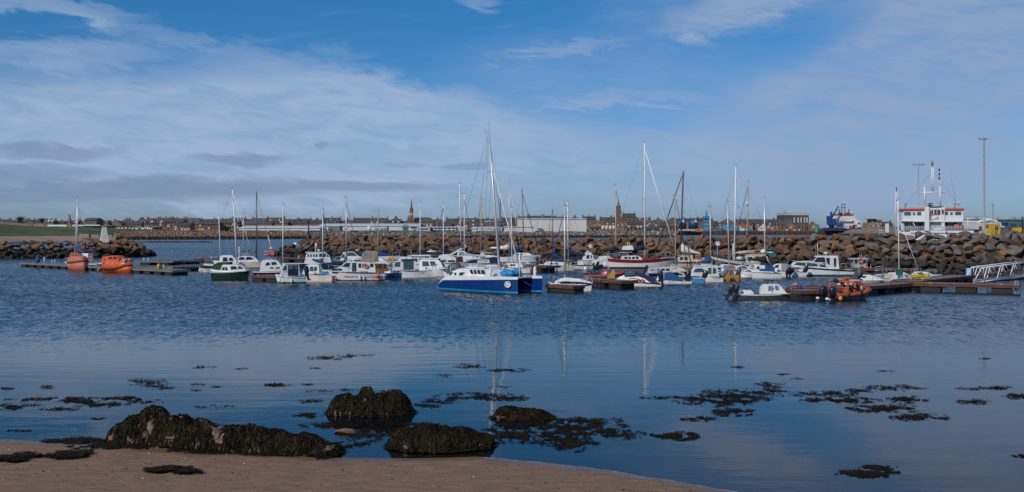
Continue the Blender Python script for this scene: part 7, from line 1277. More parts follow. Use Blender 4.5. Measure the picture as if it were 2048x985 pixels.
# ------------------------------------------------------------------ pontoons
DKP = mat('pontoon_deck', (.175, .125, .10), .85, .25, 2.2); FAS = mat('pontoon_fascia', (.095, .038, .028), .8, .25, 1.4); FLT = mat('pontoon_float', (.018, .017, .016), .8, .3, 1.5); DKG2 = mat('pontoon_deck_grey', (.16, .145, .13), .9, .25, 2)
def pontoon(label, a, c, wd=1.9, h=.52, deck=DKP, fas=FAS, step=2.2, grp='floating pontoons of the marina'):
    p, q = G(*a), G(*c); d = (q - p); L = d.length; th = math.atan2(d.y, d.x)
    t_ = thing('pontoon', label, 'pontoon', (p.x, p.y, 0), th, grp); y0, y1 = 0, wd
    if d.x < 0: y0, y1 = -wd, 0
    mb = MB(); n = max(2, int(L / .16)); 
    for i in range(n): mb.bx(i * L / n + .004, (i + 1) * L / n - .006, y0, y1, h - .04, h)
    o = mb.build('deck', deck, t_)
    MB().bx(-.04, L + .04, y0 - .05, y0, h - .20, h + .03).bx(-.04, L + .04, y1, y1 + .05, h - .20, h + .03).bx(-.05, 0, y0 - .05, y1 + .05, h - .20, h + .02).bx(L, L + .05, y0 - .05, y1 + .05, h - .20, h + .02).build('fascia', fas, t_)
    k = max(2, int(L / step))
    for i in range(k): x = (i + .5) * L / k; MB().bx(x - step * .32, x + step * .32, y0 + .06, y1 - .06, -.15, h - .2).build('float', FLT, t_)
    for i in range(0, k, 2): x = (i + .5) * L / k; MB().bx(x - .14, x + .14, y0 + .1, y0 + .2, h, h + .09).build('cleat', STL, t_)
    return t_
pontoon('long pontoon finger under the two orange lifeboats at the left', (39, 533.5), (346, 551), 2.0, .50, DKG2, DKG2)
pontoon('dark short pontoon finger behind the orange lifeboat', (270, 530), (346, 530.5), 2.0, .5, DKG2, DKG2); pontoon('dark pontoon stretching to the white dinghy from the left', (310, 530), (405, 528), 2.0, .5, DKG2, DKG2); pontoon('short pontoon left of the white rowing dinghy', (346, 543.5), (424, 541), 2.4, .5, DKG2, DKG2)
pontoon('reddish pontoon behind the left group of sailing boats', (392, 525.5), (470, 524.5), 2.0, .5); pontoon('finger pontoon between the green cruiser and the boat with the blue door', (500, 562.5), (556, 564.5), 2.0, .5)
pontoon('rear pontoon running along the foot of the breakwater at centre left', (555, 524.5), (640, 525.5), 2.0, .6); pontoon('rear pontoon behind the white motor yacht', (690, 529), (860, 533.5), 2.0, .6); pontoon('rear pontoon behind the catamaran and the emblem yacht', (985, 541.5), (1092, 546), 2.2, .7)
pontoon('rear pontoon behind the sloops right of the catamaran', (1060, 527), (1200, 530), 2.0, .6); pontoon('pontoon under the cream motor sailer and red yacht', (1300, 548), (1440, 551), 2.0, .5); pontoon('rear pontoon behind the long white cruiser', (1690, 551), (1835, 553), 2.2, .7)
pontoon('short finger with white float in front of the centre sloop', (1094, 583.5), (1147, 586.5), 1.2, .5); pontoon('centre pontoon leading right to the orange inflatable', (1150, 568), (1240, 570.5), 2.0, .55); pontoon('centre pontoon branch beside the red striped speedboat', (1180, 574), (1236, 567), 2.0, .55); pontoon('end of the centre finger pontoon with dark floats', (1180, 574.5), (1244, 579), 1.6, .62)
pontoon('front pontoon between the grey fishing cuddy and the orange inflatable', (1602, 601.5), (1652, 600.5), 2.2, .62, DKP); pontoon('long front pontoon slanting right from the orange inflatable', (1692, 594), (1832, 582.8), 2.0, .60, DKP); pontoon('straight pontoon leading to the white gangway', (1826, 583.5), (2040, 588.5), 2.4, .62, DKP); pontoon('pontoon slanting back to the blue pile at right', (1838, 579), (1950, 565.5), 2.2, .62, DKP); pontoon('finger pontoon behind the grey fishing cuddy', (1616, 588), (1700, 592), 1.6, .62); pontoon('short pontoon finger with white pads behind the fishing cuddy', (1568, 592), (1655, 592.5), 1.4, .55)
PB = mat('pedestal_blue', (.10, .26, .46), .5, .08); PW = mat('pedestal_white', (.62, .66, .7), .5, .08); PNV = mat('pedestal_navy', (.02, .05, .2), .5)
def pedestal(px, py, hpx, wpx, label, m=PB, cap=PW):
    P = G(px, py); P.z = .5; P = W(px, py, P.y) if False else P; k = FPX / P.y; h = hpx / k; w_ = wpx / k / 2; t_ = thing('service_pedestal', label, 'pedestal', (P.x, P.y + .8, .5), 0, 'blue and white service pedestals')
    MB().bx(-w_, w_, -w_, w_, 0, h).build('post', m, t_); MB().bx(-w_ * 1.1, w_ * 1.1, -w_ * 1.1, w_ * 1.1, h, h + w_ * .8).build('cap', cap, t_); MB().bx(-w_ * .5, w_ * .5, -w_ - .02, -w_, h * .55, h * .9).build('panel', cap, t_)
for a in ((83.5, 536, 11, 3, 'tall pedestal right of the blue bundle'), (98.5, 536.5, 6, 2.4, 'left of two short pedestals by the salmon lifeboat'), (104.5, 536.5, 6.5, 2.4, 'right of two short pedestals by the salmon lifeboat'), (188, 543, 8, 3, 'pedestal between the two lifeboats'), (284, 531.5, 6, 2.6, 'left pedestal of the pair behind the orange lifeboat'), (292.5, 531.5, 6, 2.6, 'right pedestal of the pair behind the orange lifeboat'), (322.5, 548, 7, 2.6, 'pedestal near the end of the left finger'), (419.5, 527, 6, 2.6, 'pedestal on the reddish pontoon behind the dinghy'), (595, 526, 6, 2.4, 'pedestal on the rear pontoon at centre left'),
          (1208.5, 569, 9, 4, 'left pedestal beside the orange inflatable on the centre pontoon'), (1229.5, 568, 10, 4, 'right pedestal beside the bow of the red striped speedboat'), (1805, 576, 14, 5, 'tall white pedestal behind the green crate'), (1858, 575, 11, 4.4, 'left of two navy pedestals by the yellow nets'), (1866.5, 574.5, 11, 4.4, 'right of two navy pedestals by the yellow nets')):
    pedestal(*a[:4], a[4], PNV if 'navy' in a[4] or 'left pedestal beside' in a[4] else PB, PW)
P = G(1937.5, 562.5); k = FPX / P.y; t_ = thing('mooring_pile', 'tall pale blue pile at the end of the right hand pontoon', 'pile', (P.x, P.y, 0)); MB().lathe([(.24, -1), (.24, 24 / k)], n=12).build('post', mat('pile_blue', (.22, .42, .62), .5, .15), t_); MB().lathe([(.25, 24 / k), (.16, 25.5 / k)], n=12).build('cap', PW, t_)
P = G(70, 535.5); k = FPX / P.y; t_ = thing('covered_sail', 'upright bundle wrapped in bright blue canvas on the left pontoon', 'bundle', (P.x, P.y + .8, .5)); MB().loft([[(a * math.cos(i) * (1 + .15 * math.sin(3 * i)), .7 * a * math.sin(i), z / k) for i in [j * .6283 for j in range(10)]] for a, z in ((.20, 0), (.26, 4), (.24, 9), (.17, 14), (.06, 18))]).build('canvas', CNV['blue'], t_); MB().ring((0, 0, 9 / k), .24, .02, 'z').build('rope', ROPE, t_)
P = G(313, 549); t_ = thing('rope_heap', 'yellow and green buoy heap near the end of the left finger', 'buoys', (P.x, P.y + .7, .5)); MB().ell((0, 0, .3), (.18, .18, .32), 8, 6).build('float', YELB, t_); MB().ell((.22, .1, .2), (.14, .14, .2), 8, 6).build('float', mat('float_olive', (.08, .10, .03), .7), t_)
P = G(1849, 576); mb = MB(); rr = random.Random(9)
for i in range(40): mb.tube([(rr.uniform(-.75, .75), rr.uniform(-.4, .4), rr.uniform(.02, .3)), (rr.uniform(-.75, .75), rr.uniform(-.4, .4), rr.uniform(.1, .55) ), (rr.uniform(-.75, .75), rr.uniform(-.4, .4), rr.uniform(.02, .3))], .035, 4)
o = mb.build('fishing_net', mat('net_yellow', (.55, .42, .04), .9, .2), None, (P.x, P.y + 1.0, .62)); tag(o, 'heap of yellow netting on the right hand pontoon', 'net', None, 'stuff')
P = G(1805, 578); k = FPX / P.y; t_ = thing('crate', 'dark green crate on a stand at the right hand pontoon', 'crate', (P.x, P.y + .7, .62)); MB().bx(-.22, .22, -.2, .2, .45, .85).build('body', mat('crate_green', (.01, .12, .06), .6), t_); MB().bx(-.05, .05, -.05, .05, 0, .45).build('stand', STL, t_); MB().bx(-.24, .24, -.22, .22, .85, .9).build('lid', mat('crate_green', (.01, .12, .06), .6), t_)
P = G(1228, 571); t_ = thing('barrel_bag', 'yellow canvas bag leaning against the pedestal by the orange inflatable', 'bag', (P.x, P.y + .8, .55)); MB().loft([[(-.55, -.2, 0), (.1, -.2, 0), (.1, .2, 0), (-.55, .2, 0)], [(-.3, -.15, .35), (.1, -.15, .4), (.1, .15, .4), (-.3, .15, .35)], [(-.02, -.06, .7), (.08, -.06, .7), (.08, .06, .7), (-.02, .06, .7)]], smooth=False).build('canvas', mat('bag_yellow', (.42, .26, .03), .8), t_); MB().bx(-.02, .06, -.02, .02, .68, .76).build('handle', ROPE, t_)
P = G(1594, 597); t_ = thing('flag_bundle', 'red, white and blue gear bundle at the bow of the grey fishing cuddy', 'bundle', (P.x, P.y, .55)); MB().ell((-.1, 0, .38), (.26, .15, .14), 8, 6).build('red_bag', mat('bag_pinkish', (.5, .14, .14), .8), t_); MB().ell((.2, 0, .22), (.14, .14, .26), 8, 6).build('blue_bag', PNV, t_)
P = G(1506, 603); 
# ------------------------------------------------------------------ white lattice gangway at the right edge
GWH = mat('gangway_white', (.68, .68, .69), .5, .08); a0 = W(1947, 566.5, 97); a1 = W(2100, 546, 108)
t_ = thing('gangway', 'white lattice gangway sloping up from the right hand pontoon to the shore', 'gangway', a0); d = a1 - a0; n = 6; up = Vector((0, 0, 1.32)); off = Vector((-.25, 1.5, 0)); q0 = Vector((.72, 0.05, 0))
for s_, lab in ((Vector((0, 0, 0)), ''), (off, '')):
    mb = MB(); mb.tube([s_, s_ + d], .075, 6); mb.tube([s_ + q0 + up, s_ + d + up], .065, 6); mb.tube([s_, s_ + q0 + up], .05, 6)
    for i in range(n):
        f0, f1, fm = i / n, (i + 1) / n, (i + .5) / n
        mb.tube([s_ + q0 * 1.25 * (1 - f0) + d * f0 + up, s_ + d * (f0 + .12)], .05, 5) if i == 0 else mb.tube([s_ + d * f0 + up, s_ + d * (fm + .03)], .05, 5)
        mb.tube([s_ + d * (fm + .03), s_ + d * f1 + up], .05, 5)
    mb.build('side_truss', GWH, t_)
mb = MB()
for i in range(26): p = d * (i / 26); mb.add([p + Vector((0, 0, .06)), p + d / 27 + Vector((0, 0, .06)), p + d / 27 + off + Vector((0, 0, .06)), p + off + Vector((0, 0, .06))], [(0, 1, 2, 3)])
mb.build('walkway', DKG2, t_); MB().tube([Vector((.45, .75, .62)), d + Vector((0, .75, .62))], .09, 6).build('handrail', mat('handrail_brown', (.17, .075, .06), .7), t_)
for i, px in enumerate((2029, 2033.5)):
    P = G(px, 587.5); k = FPX / P.y; tt = thing('pontoon_pile', f"{('left', 'right')[i]} of two slim steel piles holding the pontoon under the gangway", 'pile', (P.x, P.y - .12, 0)); MB().lathe([(.06, -1), (.06, 26 / k)], n=8).build('post', STL, tt); MB().ring((0, 0, .5), .10, .03, 'z').build('guide_ring', STL, tt)
# ------------------------------------------------------------------ ship and quay at the right, behind the breakwater
SW = mat('ship_white', (.66, .665, .67), .5, .06, .6, dirt=.35, dirtc=(.30, .22, .15)); SWS = mat('ship_trim_red', (.42, .035, .02), .5, .1); SGR = mat('ship_grey', (.22, .23, .24), .6, .1); SDK = mat('ship_dark', (.03, .032, .036), .6); SGL = mat('ship_glass', (.045, .11, .115), .08, .1)
D0 = 205; k = D0 / FPX
sh = thing('ship', 'white ship stern with red trimmed bridge and goalpost mast behind the breakwater', 'ship', ((1862 - 1024) * k, D0, 0), R(-18))
X = lambda px: (px - 1862) * k; Z = lambda py: CAMZ - (py - YH) * k
def sbox(name, px0, px1, py0, py1, y0, y1, m, parent=None): return MB().bx(X(px0), X(px1), y0, y1, Z(py1), Z(py0)).build(name, m, parent or sh)
MB().loft([[(X(1805), y, -.5), (X(1920), y, -.5), (X(1924), y, Z(462.5)), (X(1802), y, Z(462.5))] for y in (0, 44)], smooth=False).build('hull', SW, sh)
sbox('main_deckhouse', 1808, 1920, 462.5, 481, 1.2, 16, SW); sbox('bulwark_left', 1822.5, 1850, 462, 466, -.25, .1, SW); sbox('bulwark_right', 1858, 1941, 462, 466, -.25, .1, SW)
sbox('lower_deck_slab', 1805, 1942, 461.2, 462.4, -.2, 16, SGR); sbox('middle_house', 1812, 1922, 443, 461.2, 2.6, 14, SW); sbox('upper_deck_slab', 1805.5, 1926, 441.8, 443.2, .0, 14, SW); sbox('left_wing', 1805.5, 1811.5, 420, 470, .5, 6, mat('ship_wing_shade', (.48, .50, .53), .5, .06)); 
up = sbox('bridge', 1810, 1851, 420, 442, .25, 13, SW); up2 = sbox('bridge', 1880, 1922, 420, 442, .25, 13, SW); mid = sbox('bridge_centre', 1851, 1884, 414, 462, 1.0, 13, SW)
sbox('bridge_roof', 1804.5, 1849, 417.5, 421.3, .05, 13.4, SWS); sbox('bridge_roof', 1888, 1923.5, 417.5, 421.3, .05, 13.4, SWS); sbox('funnel', 1850, 1858.5, 414, 462, -.3, 3.2, SW); sbox('funnel', 1881.5, 1887.5, 415, 461, -.1, 3.2, SW)
sbox('centre_roof', 1858, 1886, 413.2, 414.6, .8, 13, SDK)
for px0, px1, py0, py1, par in ((1811.5, 1824, 424, 430.5, up), (1828, 1832, 425, 430, up), (1836, 1843.5, 424, 430.5, up), (1888.5, 1893.5, 424, 430, up2), (1898, 1902, 425, 430, up2), (1907, 1918, 424, 430, up2)): sbox('window', px0, px1, py0, py1, .12, .4, SGL, par)
for px0, px1 in ((1863.5, 1866), (1868.5, 1872), (1874.5, 1879.5), (1882, 1885)): sbox('window', px0, px1, 419.5, 427.5 + (2 if 1868 < px0 < 1876 else 0), -.35 if px0 > 1881 else .85, 1.1, SDK, mid)
for px0, px1, py0, py1, m in ((1825, 1828.5, 446, 452, SGL), (1830, 1836, 446, 455, SDK), (1838, 1847, 445, 459, SDK), (1889, 1896, 445, 459, SDK), (1898, 1904, 446, 454, SGL), (1906, 1911, 445, 459, SDK), (1815, 1821, 446, 452, SGL)): sbox('window', px0, px1, py0, py1, 2.4, 2.7, m)
for px0, px1 in ((1813, 1816.5), (1820, 1825), (1888, 1893.5), (1868, 1876)): sbox('doorway', px0, px1, 468, 481, 1.0, 1.3, SDK)
sbox('stern_locker', 1859.5, 1869.5, 468.5, 481, .6, 1.25, SW); sbox('door', 1864, 1868, 446, 458, .9, 1.05, mat('ship_door', (.52, .5, .5), .5), mid)
for i in range(5): sbox('stair_tread', 1849, 1857, 466 + i * 3, 466.7 + i * 3, .0, .9, SGR)
def srail(name, px0, px1, py0, py1, y, n, bars=3):
    mb = MB()
    for i in range(n + 1): x = X(px0 + (px1 - px0) * i / n); mb.tube([(x, y, Z(py1)), (x, y, Z(py0))], .035, 4)
    for j in range(bars): z = Z(py0 + (py1 - py0) * j / bars); mb.tube([(X(px0), y, z), (X(px1), y, z)], .03, 4)
    mb.build(name, SW, sh)
srail('railing', 1812, 1849, 453, 461.5, -.15, 9, 4); srail('railing', 1861, 1929, 453, 461.5, -.15, 12, 4); srail('roof_railing', 1805, 1850, 410, 417.5, .2, 6, 2); srail('roof_railing', 1887, 1922, 410, 417.5, .2, 6, 2); srail('roof_railing', 1849, 1886, 409, 414, .9, 5, 1)
mb = MB(); mb.tube([(X(1828), -.2, Z(461)), (X(1828), -.2, Z(444)), (X(1930), -.2, Z(444)), (X(1930), -.2, Z(461))], .07, 6); mb.tube([(X(1828), -.2, Z(446)), (X(1836), -.2, Z(459))], .07, 6); mb.tube([(X(1930), -.2, Z(437)), (X(1930), -.2, Z(462))], .08, 6); mb.build('awning_frame', SW, sh)
gm_ = MB()
for px in (1852, 1881.5): gm_.tube([(X(px), 4, Z(414)), (X(px), 4, Z(371))], .17, 8)
gm_.tube([(X(1846), 4, Z(384)), (X(1890), 4, Z(384))], .14, 6); gm_.tube([(X(1846), 4, Z(371.5)), (X(1857), 4, Z(371.5))], .05, 5); gm_.tube([(X(1875), 4, Z(362)), (X(1889), 4, Z(362))], .05, 5); gm_.tube([(X(1882), 4, Z(371)), (X(1882), 4, Z(361))], .08, 5); gm_.tube([(X(1852), 4, Z(371)), (X(1852), 4, Z(367))], .1, 5)
for sx in (-.14, .14): gm_.tube([(X(1867) + sx, 4, Z(384)), (X(1867) + sx, 4, Z(333))], .10, 6)
gm_.tube([(X(1866.5), 4, Z(333)), (X(1866.5), 4, Z(326))], .12, 6)
for py, a, c in ((334, 1859, 1879), (340, 1866, 1880), (349, 1866, 1880), (357, 1866, 1880)): gm_.tube([(X(a), 4, Z(py)), (X(c), 4, Z(py))], .05, 4)
gm_.build('goalpost_mast', SW, sh)
for py in (338.5, 347, 355): MB().lathe([(.14, -.2), (.14, .25)], (X(1880), 4, Z(py)), 8).build('navigation_light', SDK, sh)
MB().lathe([(.22, -.3), (.22, .4), (.1, .6)], (X(1866.5), 4, Z(326)), 8).build('masthead_light', SGR, sh)
for a in ((1867, 340, 1816, 410), (1867, 340, 1918, 412), (1900, 342, 1911, 402)): MB().tube([(X(a[0]), 4, Z(a[1])), (X(a[2]), 4, Z(a[3]))], .02, 3).build('stay', WIRE, sh)
MB().ell((X(1861), 1.2, Z(410)), (.45, .35, .4), 9, 6).bx(X(1861) - .5, X(1861) + .5, 1.1, 1.3, Z(412), Z(407)).build('covered_compass', mat('cover_navy', (.012, .03, .10), .8), sh)
for px, py, m in ((1814, 411, SGR), (1907, 411, SGR), (1914, 408, SW)): MB().lathe([(.07, 0), (.07, .5), (.25, .55), (.25, .95)], (X(px), 1, Z(py + 6)), 8).build('searchlight', m, sh)
fl_ = [(X(1858.5), Z(433.5)), (X(1862), Z(430.5)), (X(1866), Z(429)), (X(1872.5), Z(427)), (X(1872.5), Z(431)), (X(1866), Z(431.5)), (X(1862), Z(433))]
MB().prism(fl_, -.02, .02).build('ensign', mat('ensign_red', (.40, .012, .025), .7), sh); MB().tube([(X(1873), 0, Z(434)), (X(1873), 0, Z(417))], .04, 5).build('flagstaff', SDK, sh)
def far(name, label, cat, px, py, D, group=None): return thing(name, label, cat, W(px, py, D), 0, group), D / FPX
t_, k2 = far('lifeboat', 'small orange lifeboat in davits at the right end of the ship rail', 'lifeboat', 1918, 459, 204)
MB().loft([[(x, y, z) for y, z in ((-w_, .4), (-w_ * .6, 0), (w_ * .6, 0), (w_, .4), (w_ * .7, .75), (-w_ * .7, .75))] for x, w_ in ((-.85, .1), (-.5, .38), (.5, .38), (.85, .1))]).build('hull', mat('ship_boat_orange', (.5, .07, .03), .5), t_); MB().bx(-.9, .9, -.06, .06, .8, .86).build('davit', SW, t_)
for px, c, n in ((1867.5, (.16, .2, .16), 'olive'), (1886.5, (.01, .17, .10), 'green')):
    t_, k2 = far('deck_locker', f'{n} locker standing behind the ship stern rail', 'locker', px, 459, 206); MB().bx(-.42, .42, 0, .5, 0, .75).build('body', mat('locker_' + n, c, .6), t_); MB().bx(-.45, .45, -.03, .53, .75, .8).build('lid', mat('locker_' + n, c, .6), t_)
for i, px in enumerate((1836, 1860, 1893, 1922)):
    t_, k2 = far('ship_fender', f'{ordinal(i + 1)} dark fender from the left on the ship stern', 'fender', px, 466, 203.5, 'dark fenders on the ship stern'); MB().lathe([(.02, -.3), (.12, -.2), (.12, .2), (.02, .3)], n=8).build('float', NAVY, t_); MB().tube([(0, 0, .3), (0, .2, .55)], .02, 3).build('lanyard', ROPE, t_)
# quay decks
QD = mat('quay_concrete', (.12, .115, .105), .9, .2, .3); QF = mat('quay_timber', (.022, .021, .022), .9, .35, .5)
def quay(label, px0, px1, pyt, D, dep=120, face=QF, name='quay'):
    k = D / FPX; x0, x1 = (px0 - 1024) * k, (px1 - 1024) * k; zt = zat(pyt, D); t_ = tag(thing(name, label, 'quay', ((x0 + x1) / 2, D, 0)), kind='structure'); hw = (x1 - x0) / 2
    MB().bx(-hw, hw, 0, dep, -3, zt - .25).build('quay_wall', face, t_); MB().bx(-hw, hw, -.15, dep, zt - .25, zt).build('coping', QD, t_)
    n = max(3, int(hw)); 
    for i in range(min(60, n)): x = -hw + (i + .5) * 2 * hw / min(60, n); MB().bx(x - .12, x + .12, -.3, -.16, -1, zt - .3).build('fender_pile', face, t_)
    return t_
quay('dark timber quay left of the ship', 1759, 1804, 467.5, 232, 14); quay('dark quay with concrete top right of the ship', 1921, 2250, 469.5, 214, 80)
t_, k2 = far('white_board', 'tall white board standing on the dark quay left of the ship', 'board', 1774, 467.5, 234); MB().bx(-.38, .38, -.06, .06, .2, 20 * k2).build('panel', SW, t_); MB().bx(-.3, -.2, 0, .12, 0, .4).build('leg', PST, t_); MB().bx(.2, .3, 0, .12, 0, .4).build('leg', PST, t_)
for px, n in ((1760, 'left'), (1764.5, 'right')):
    t_, k2 = far('mooring_bollard', f'{n} of two pale bollards at the corner of the dark quay', 'bollard', px, 468, 232.5, 'pale bollards on the quay corner'); MB().lathe([(.18, 0), (.13, .25), (.16, .5), (.26, .55), (.26, .7), (.1, .75)], n=8).build('body', mat('bollard_pale', (.55, .45, .45), .7), t_); MB().lathe([(.27, .70), (.2, .78)], n=8).build('cap', SW, t_)
t_, k2 = far('ship_mast', 'white tapered lattice mast rising left of the ship', 'mast', 1793, 472, 228)
mb = MB()
for sx in (-.3, .3): mb.tube([(sx, 0, 0), (sx * .45, 0, 90 * k2)], .09, 5)
for i in range(12): z = i * 7.5 * k2; w0 = .3 * (1 - .55 * i / 12); w1 = .3 * (1 - .55 * (i + 1) / 12); mb.tube([(-w0 * (-1) ** i, 0, z), (w1 * (-1) ** i, 0, z + 7.5 * k2)], .05, 4)
mb.build('lattice', SW, t_); MB().tube([(0, 0, 88 * k2), (0, 0, 98 * k2)], .13, 6, r1=.06).build('topmast', SDK, t_); MB().tube([(-.9, 0, 74 * k2), (.9, 0, 74 * k2)], .05, 4).build('crosstree', SW, t_)
for dx_ in (-1, 1): MB().tube([(0, 0, 70 * k2), (dx_ * 28 * k2, 0, 12 * k2)], .015, 3).build('stay', WIRE, t_)
# lamp posts
def quay_lamp(px, yb, yt, D, label, r, heads):
    t_, k2 = far('floodlight_mast', label, 'floodlight mast', px, yb, D, 'floodlight masts on the quay'); h = (yb - yt) * k2
    MB().lathe([(r * 1.6, 0), (r * 1.6, .9), (r, 1.0), (r * .62, h)], n=10).build('pole', PST, t_)
    for sx, sy in heads: MB().bx(sx - .32, sx + .32, sy - .25, sy + .25, h - .25, h + .08).tube([(0, 0, h - .1), (sx, sy, h)], .05, 4).build('lamp_head', mat('lamp_grey', (.34, .34, .33), .5), t_)
    return t_
quay_lamp(1968, 471, 277, 212, 'tall grey floodlight mast right of the ship', .22, [(.05, 0), (-.55, .3), (.5, .4)]); quay_lamp(1837, 470, 329, 250, 'grey lamp standard rising behind the ship bridge', .13, [(-.9, 0), (.5, 0), (1.1, 0)]); quay_lamp(1985.5, 462, 409, 330, 'slim floodlight mast with square head far behind the yellow cabin', .25, [(0, 0)])
t_, k2 = far('pole_base', 'concrete block painted yellow below at the foot of the tall floodlight mast', 'block', 1970, 471, 211.2); MB().bx(-.55, .55, -.4, .4, .25, 1.3).build('body', mat('block_concrete', (.42, .4, .3), .8), t_); MB().bx(-.56, .56, -.41, .41, 0, .25).build('base', YEL, t_)
# yellow cabin and quay clutter
t_, k2 = far('control_cabin', 'yellow crane cabin with dark window standing on the quay', 'cabin', 1990, 471.5, 213)
MB().bx(-1.12, 1.02, 0, 2, 0, 21.5 * k2).build('body', YEL, t_); MB().bx(-1.12, 1.25, -.1, 2.1, 21.5 * k2, 22.6 * k2).build('roof', YEL, t_); MB().bx(-.05, .6, -.08, .1, 12 * k2, 18.5 * k2).build('window', SDK, t_); MB().bx(1.02, 1.2, .2, 1.6, 14 * k2, 19 * k2).build('side_hood', YEL, t_)
mb = MB()
for sx in (-.1, .25): mb.tube([(sx, -.25, 0), (sx, -.25, 20 * k2), (sx - .6, .2, 29 * k2)], .05, 5)
mb.build('handrail', PST, t_); MB().bx(-.8, -.4, -.06, .05, 2 * k2, 17 * k2).build('door', mat('yellow_dark', (.45, .25, .01), .6), t_)
def clutter(name, label, cat, px, py, D, wpx, hpx, m, dep=2.0, top=None, feat=None):
    t_, k2 = far(name, label, cat, px, py, D); w_ = wpx * k2 / 2; MB().bx(-w_, w_, 0, dep, 0, hpx * k2).build('body', m, t_); MB().bx(-w_ * 1.03, w_ * 1.03, -.05, dep + .05, hpx * k2, hpx * k2 + .08).build('lid', top or m, t_)
    n = max(2, int(wpx / 4))
    for i in range(n): MB().bx(-w_ + (i + .5) * 2 * w_ / n - .05, -w_ + (i + .5) * 2 * w_ / n + .05, -.06, 0, .05, hpx * k2 - .05).build('rib', m, t_)
    return t_, k2
clutter('mesh_cage', 'grey steel mesh cage right of the yellow cabin', 'cage', 2010, 471, 216, 13, 15, mat('cage_grey', (.10, .115, .13), .6)); clutter('skip_bin', 'brown rusty skip right of the grey cage', 'skip', 2022, 470, 218, 10, 14, mat('skip_brown', (.09, .06, .05), .8)); clutter('equipment_case', 'blue equipment case behind the grey cage', 'case', 2014, 452.5, 240, 6, 6, mat('case_blue', (.01, .03, .17), .5)); clutter('white_van', 'white and yellow cab roof behind the yellow cabin', 'vehicle', 2003, 455, 244, 13, 8, SW, 3, YEL); clutter('red_post', 'red fire cabinet standing on the quay right of the ship', 'cabinet', 1962, 463, 218, 4, 9, mat('cabinet_red', (.33, .02, .02), .5), .5); clutter('pallet_stack', 'dark stack of quay gear below the far white vessel', 'gear', 1945, 466, 226, 26, 6, SDK)
t_, k2 = far('forklift', 'black masted forklift with yellow body at the right edge', 'forklift', 2044, 470, 214); MB().bx(-1.3, .2, 0, 1.5, .3, 1.4).build('body', YEL, t_)
mb = MB(); 
for sx in (.1, .65): mb.bx(sx - .09, sx + .09, 0, .2, 0, 36 * k2)
for z in (12, 22, 33): mb.bx(.1, .65, .02, .18, z * k2, z * k2 + .15)
mb.build('mast', SDK, t_)
for sx in (-1.0, 0): MB().ring((sx, -.1, .35), .24, .12, 'y', 12, 6).build('wheel', RUB, t_)
mb = MB(); mb.tube([W(1922, 473.5, 206) - Vector((0, 0, 0)), W(1950, 476, 212), W(1977, 470.5, 213.5)], .05, 5); tag(mb.build('mooring_line', mat('rope_green', (.03, .20, .12), .8)), 'green mooring rope from the ship to the quay', 'rope')
mb = MB(); mb.tube([W(1926, 475, 207), W(1975, 471, 214)], .04, 5); tag(mb.build('mooring_line', ROPE), 'pale mooring rope from the ship to the quay', 'rope')
# far white vessel, domed tanks, green warehouse
t_, k2 = far('supply_vessel', 'white vessel with open lattice stern seen behind the ship at right', 'vessel', 1945, 462, 420)
MB().loft([[(x, -3, z0), (x, 3, z0), (x, 4, z1), (x, -4, z1)] for x, z0, z1 in ((-8, -2, 3), (6, -2, 3), (9, 0, 3.4))], smooth=False).build('hull', SW, t_); MB().bx(-7, 1, -3, 3, 3, 20 * k2).build('superstructure', SW, t_); MB().bx(-6.5, .5, -3.1, -2.9, 14 * k2, 16.5 * k2).build('window', SDK, t_); MB().tube([(2, 0, 3), (5, 0, 24 * k2), (9, 0, 20 * k2), (10, 0, 3)], .4, 6).tube([(1, 0, 18 * k2), (8, 0, 22 * k2)], .35, 6).build('stern_frame', SW, t_); MB().lathe([(.25, 0), (.25, 30 * k2)], (-6.5, 0, 0), 8).ell((-6.5, 0, 32 * k2), (.8, .8, .8), 8, 6).build('radar_mast', SW, t_)
DOM = mat('dome_tank', (.34, .34, .33), .7, .06, .1)
for i, (px, wp, yt) in enumerate(((1942, 26, 436), (1966, 22, 437), (2013, 36, 437.5), (2052, 30, 437.5))): tank(px, 450, yt, wp, 640 + i * 4, (.40, .39, .37), f"{ordinal(i + 1)} from the left of the pale domed tanks behind the green warehouse", .16, 'tank', 'pale domed tanks at right')
t_, k2 = far('warehouse', 'long low teal warehouse behind the quay at the right edge', 'warehouse', 2020, 456, 460); MB().bx(-62 * k2, 60 * k2, 0, 30, -1, 15 * k2).build('wall', mat('teal_cladding', (.055, .135, .15), .6, .08, .1), t_); MB().bx(-63 * k2, 61 * k2, -.4, 31, 15 * k2, 17.5 * k2).build('roof', mat('teal_roof', (.10, .20, .22), .6), t_)
for i in range(5): MB().bx((-40 + i * 20) * k2, (-28 + i * 20) * k2, -.2, 0, 0, 8 * k2).build('door', mat('teal_door_dark', (.03, .07, .08), .6), t_)
tag(MB().bx(-30, 170, 0, 40, -3, .6).build('quay_ground', QD, None, W(1925, 458, 380) * 1), kind='structure'); COL.objects[-1].location = (165, 330, 1.6)
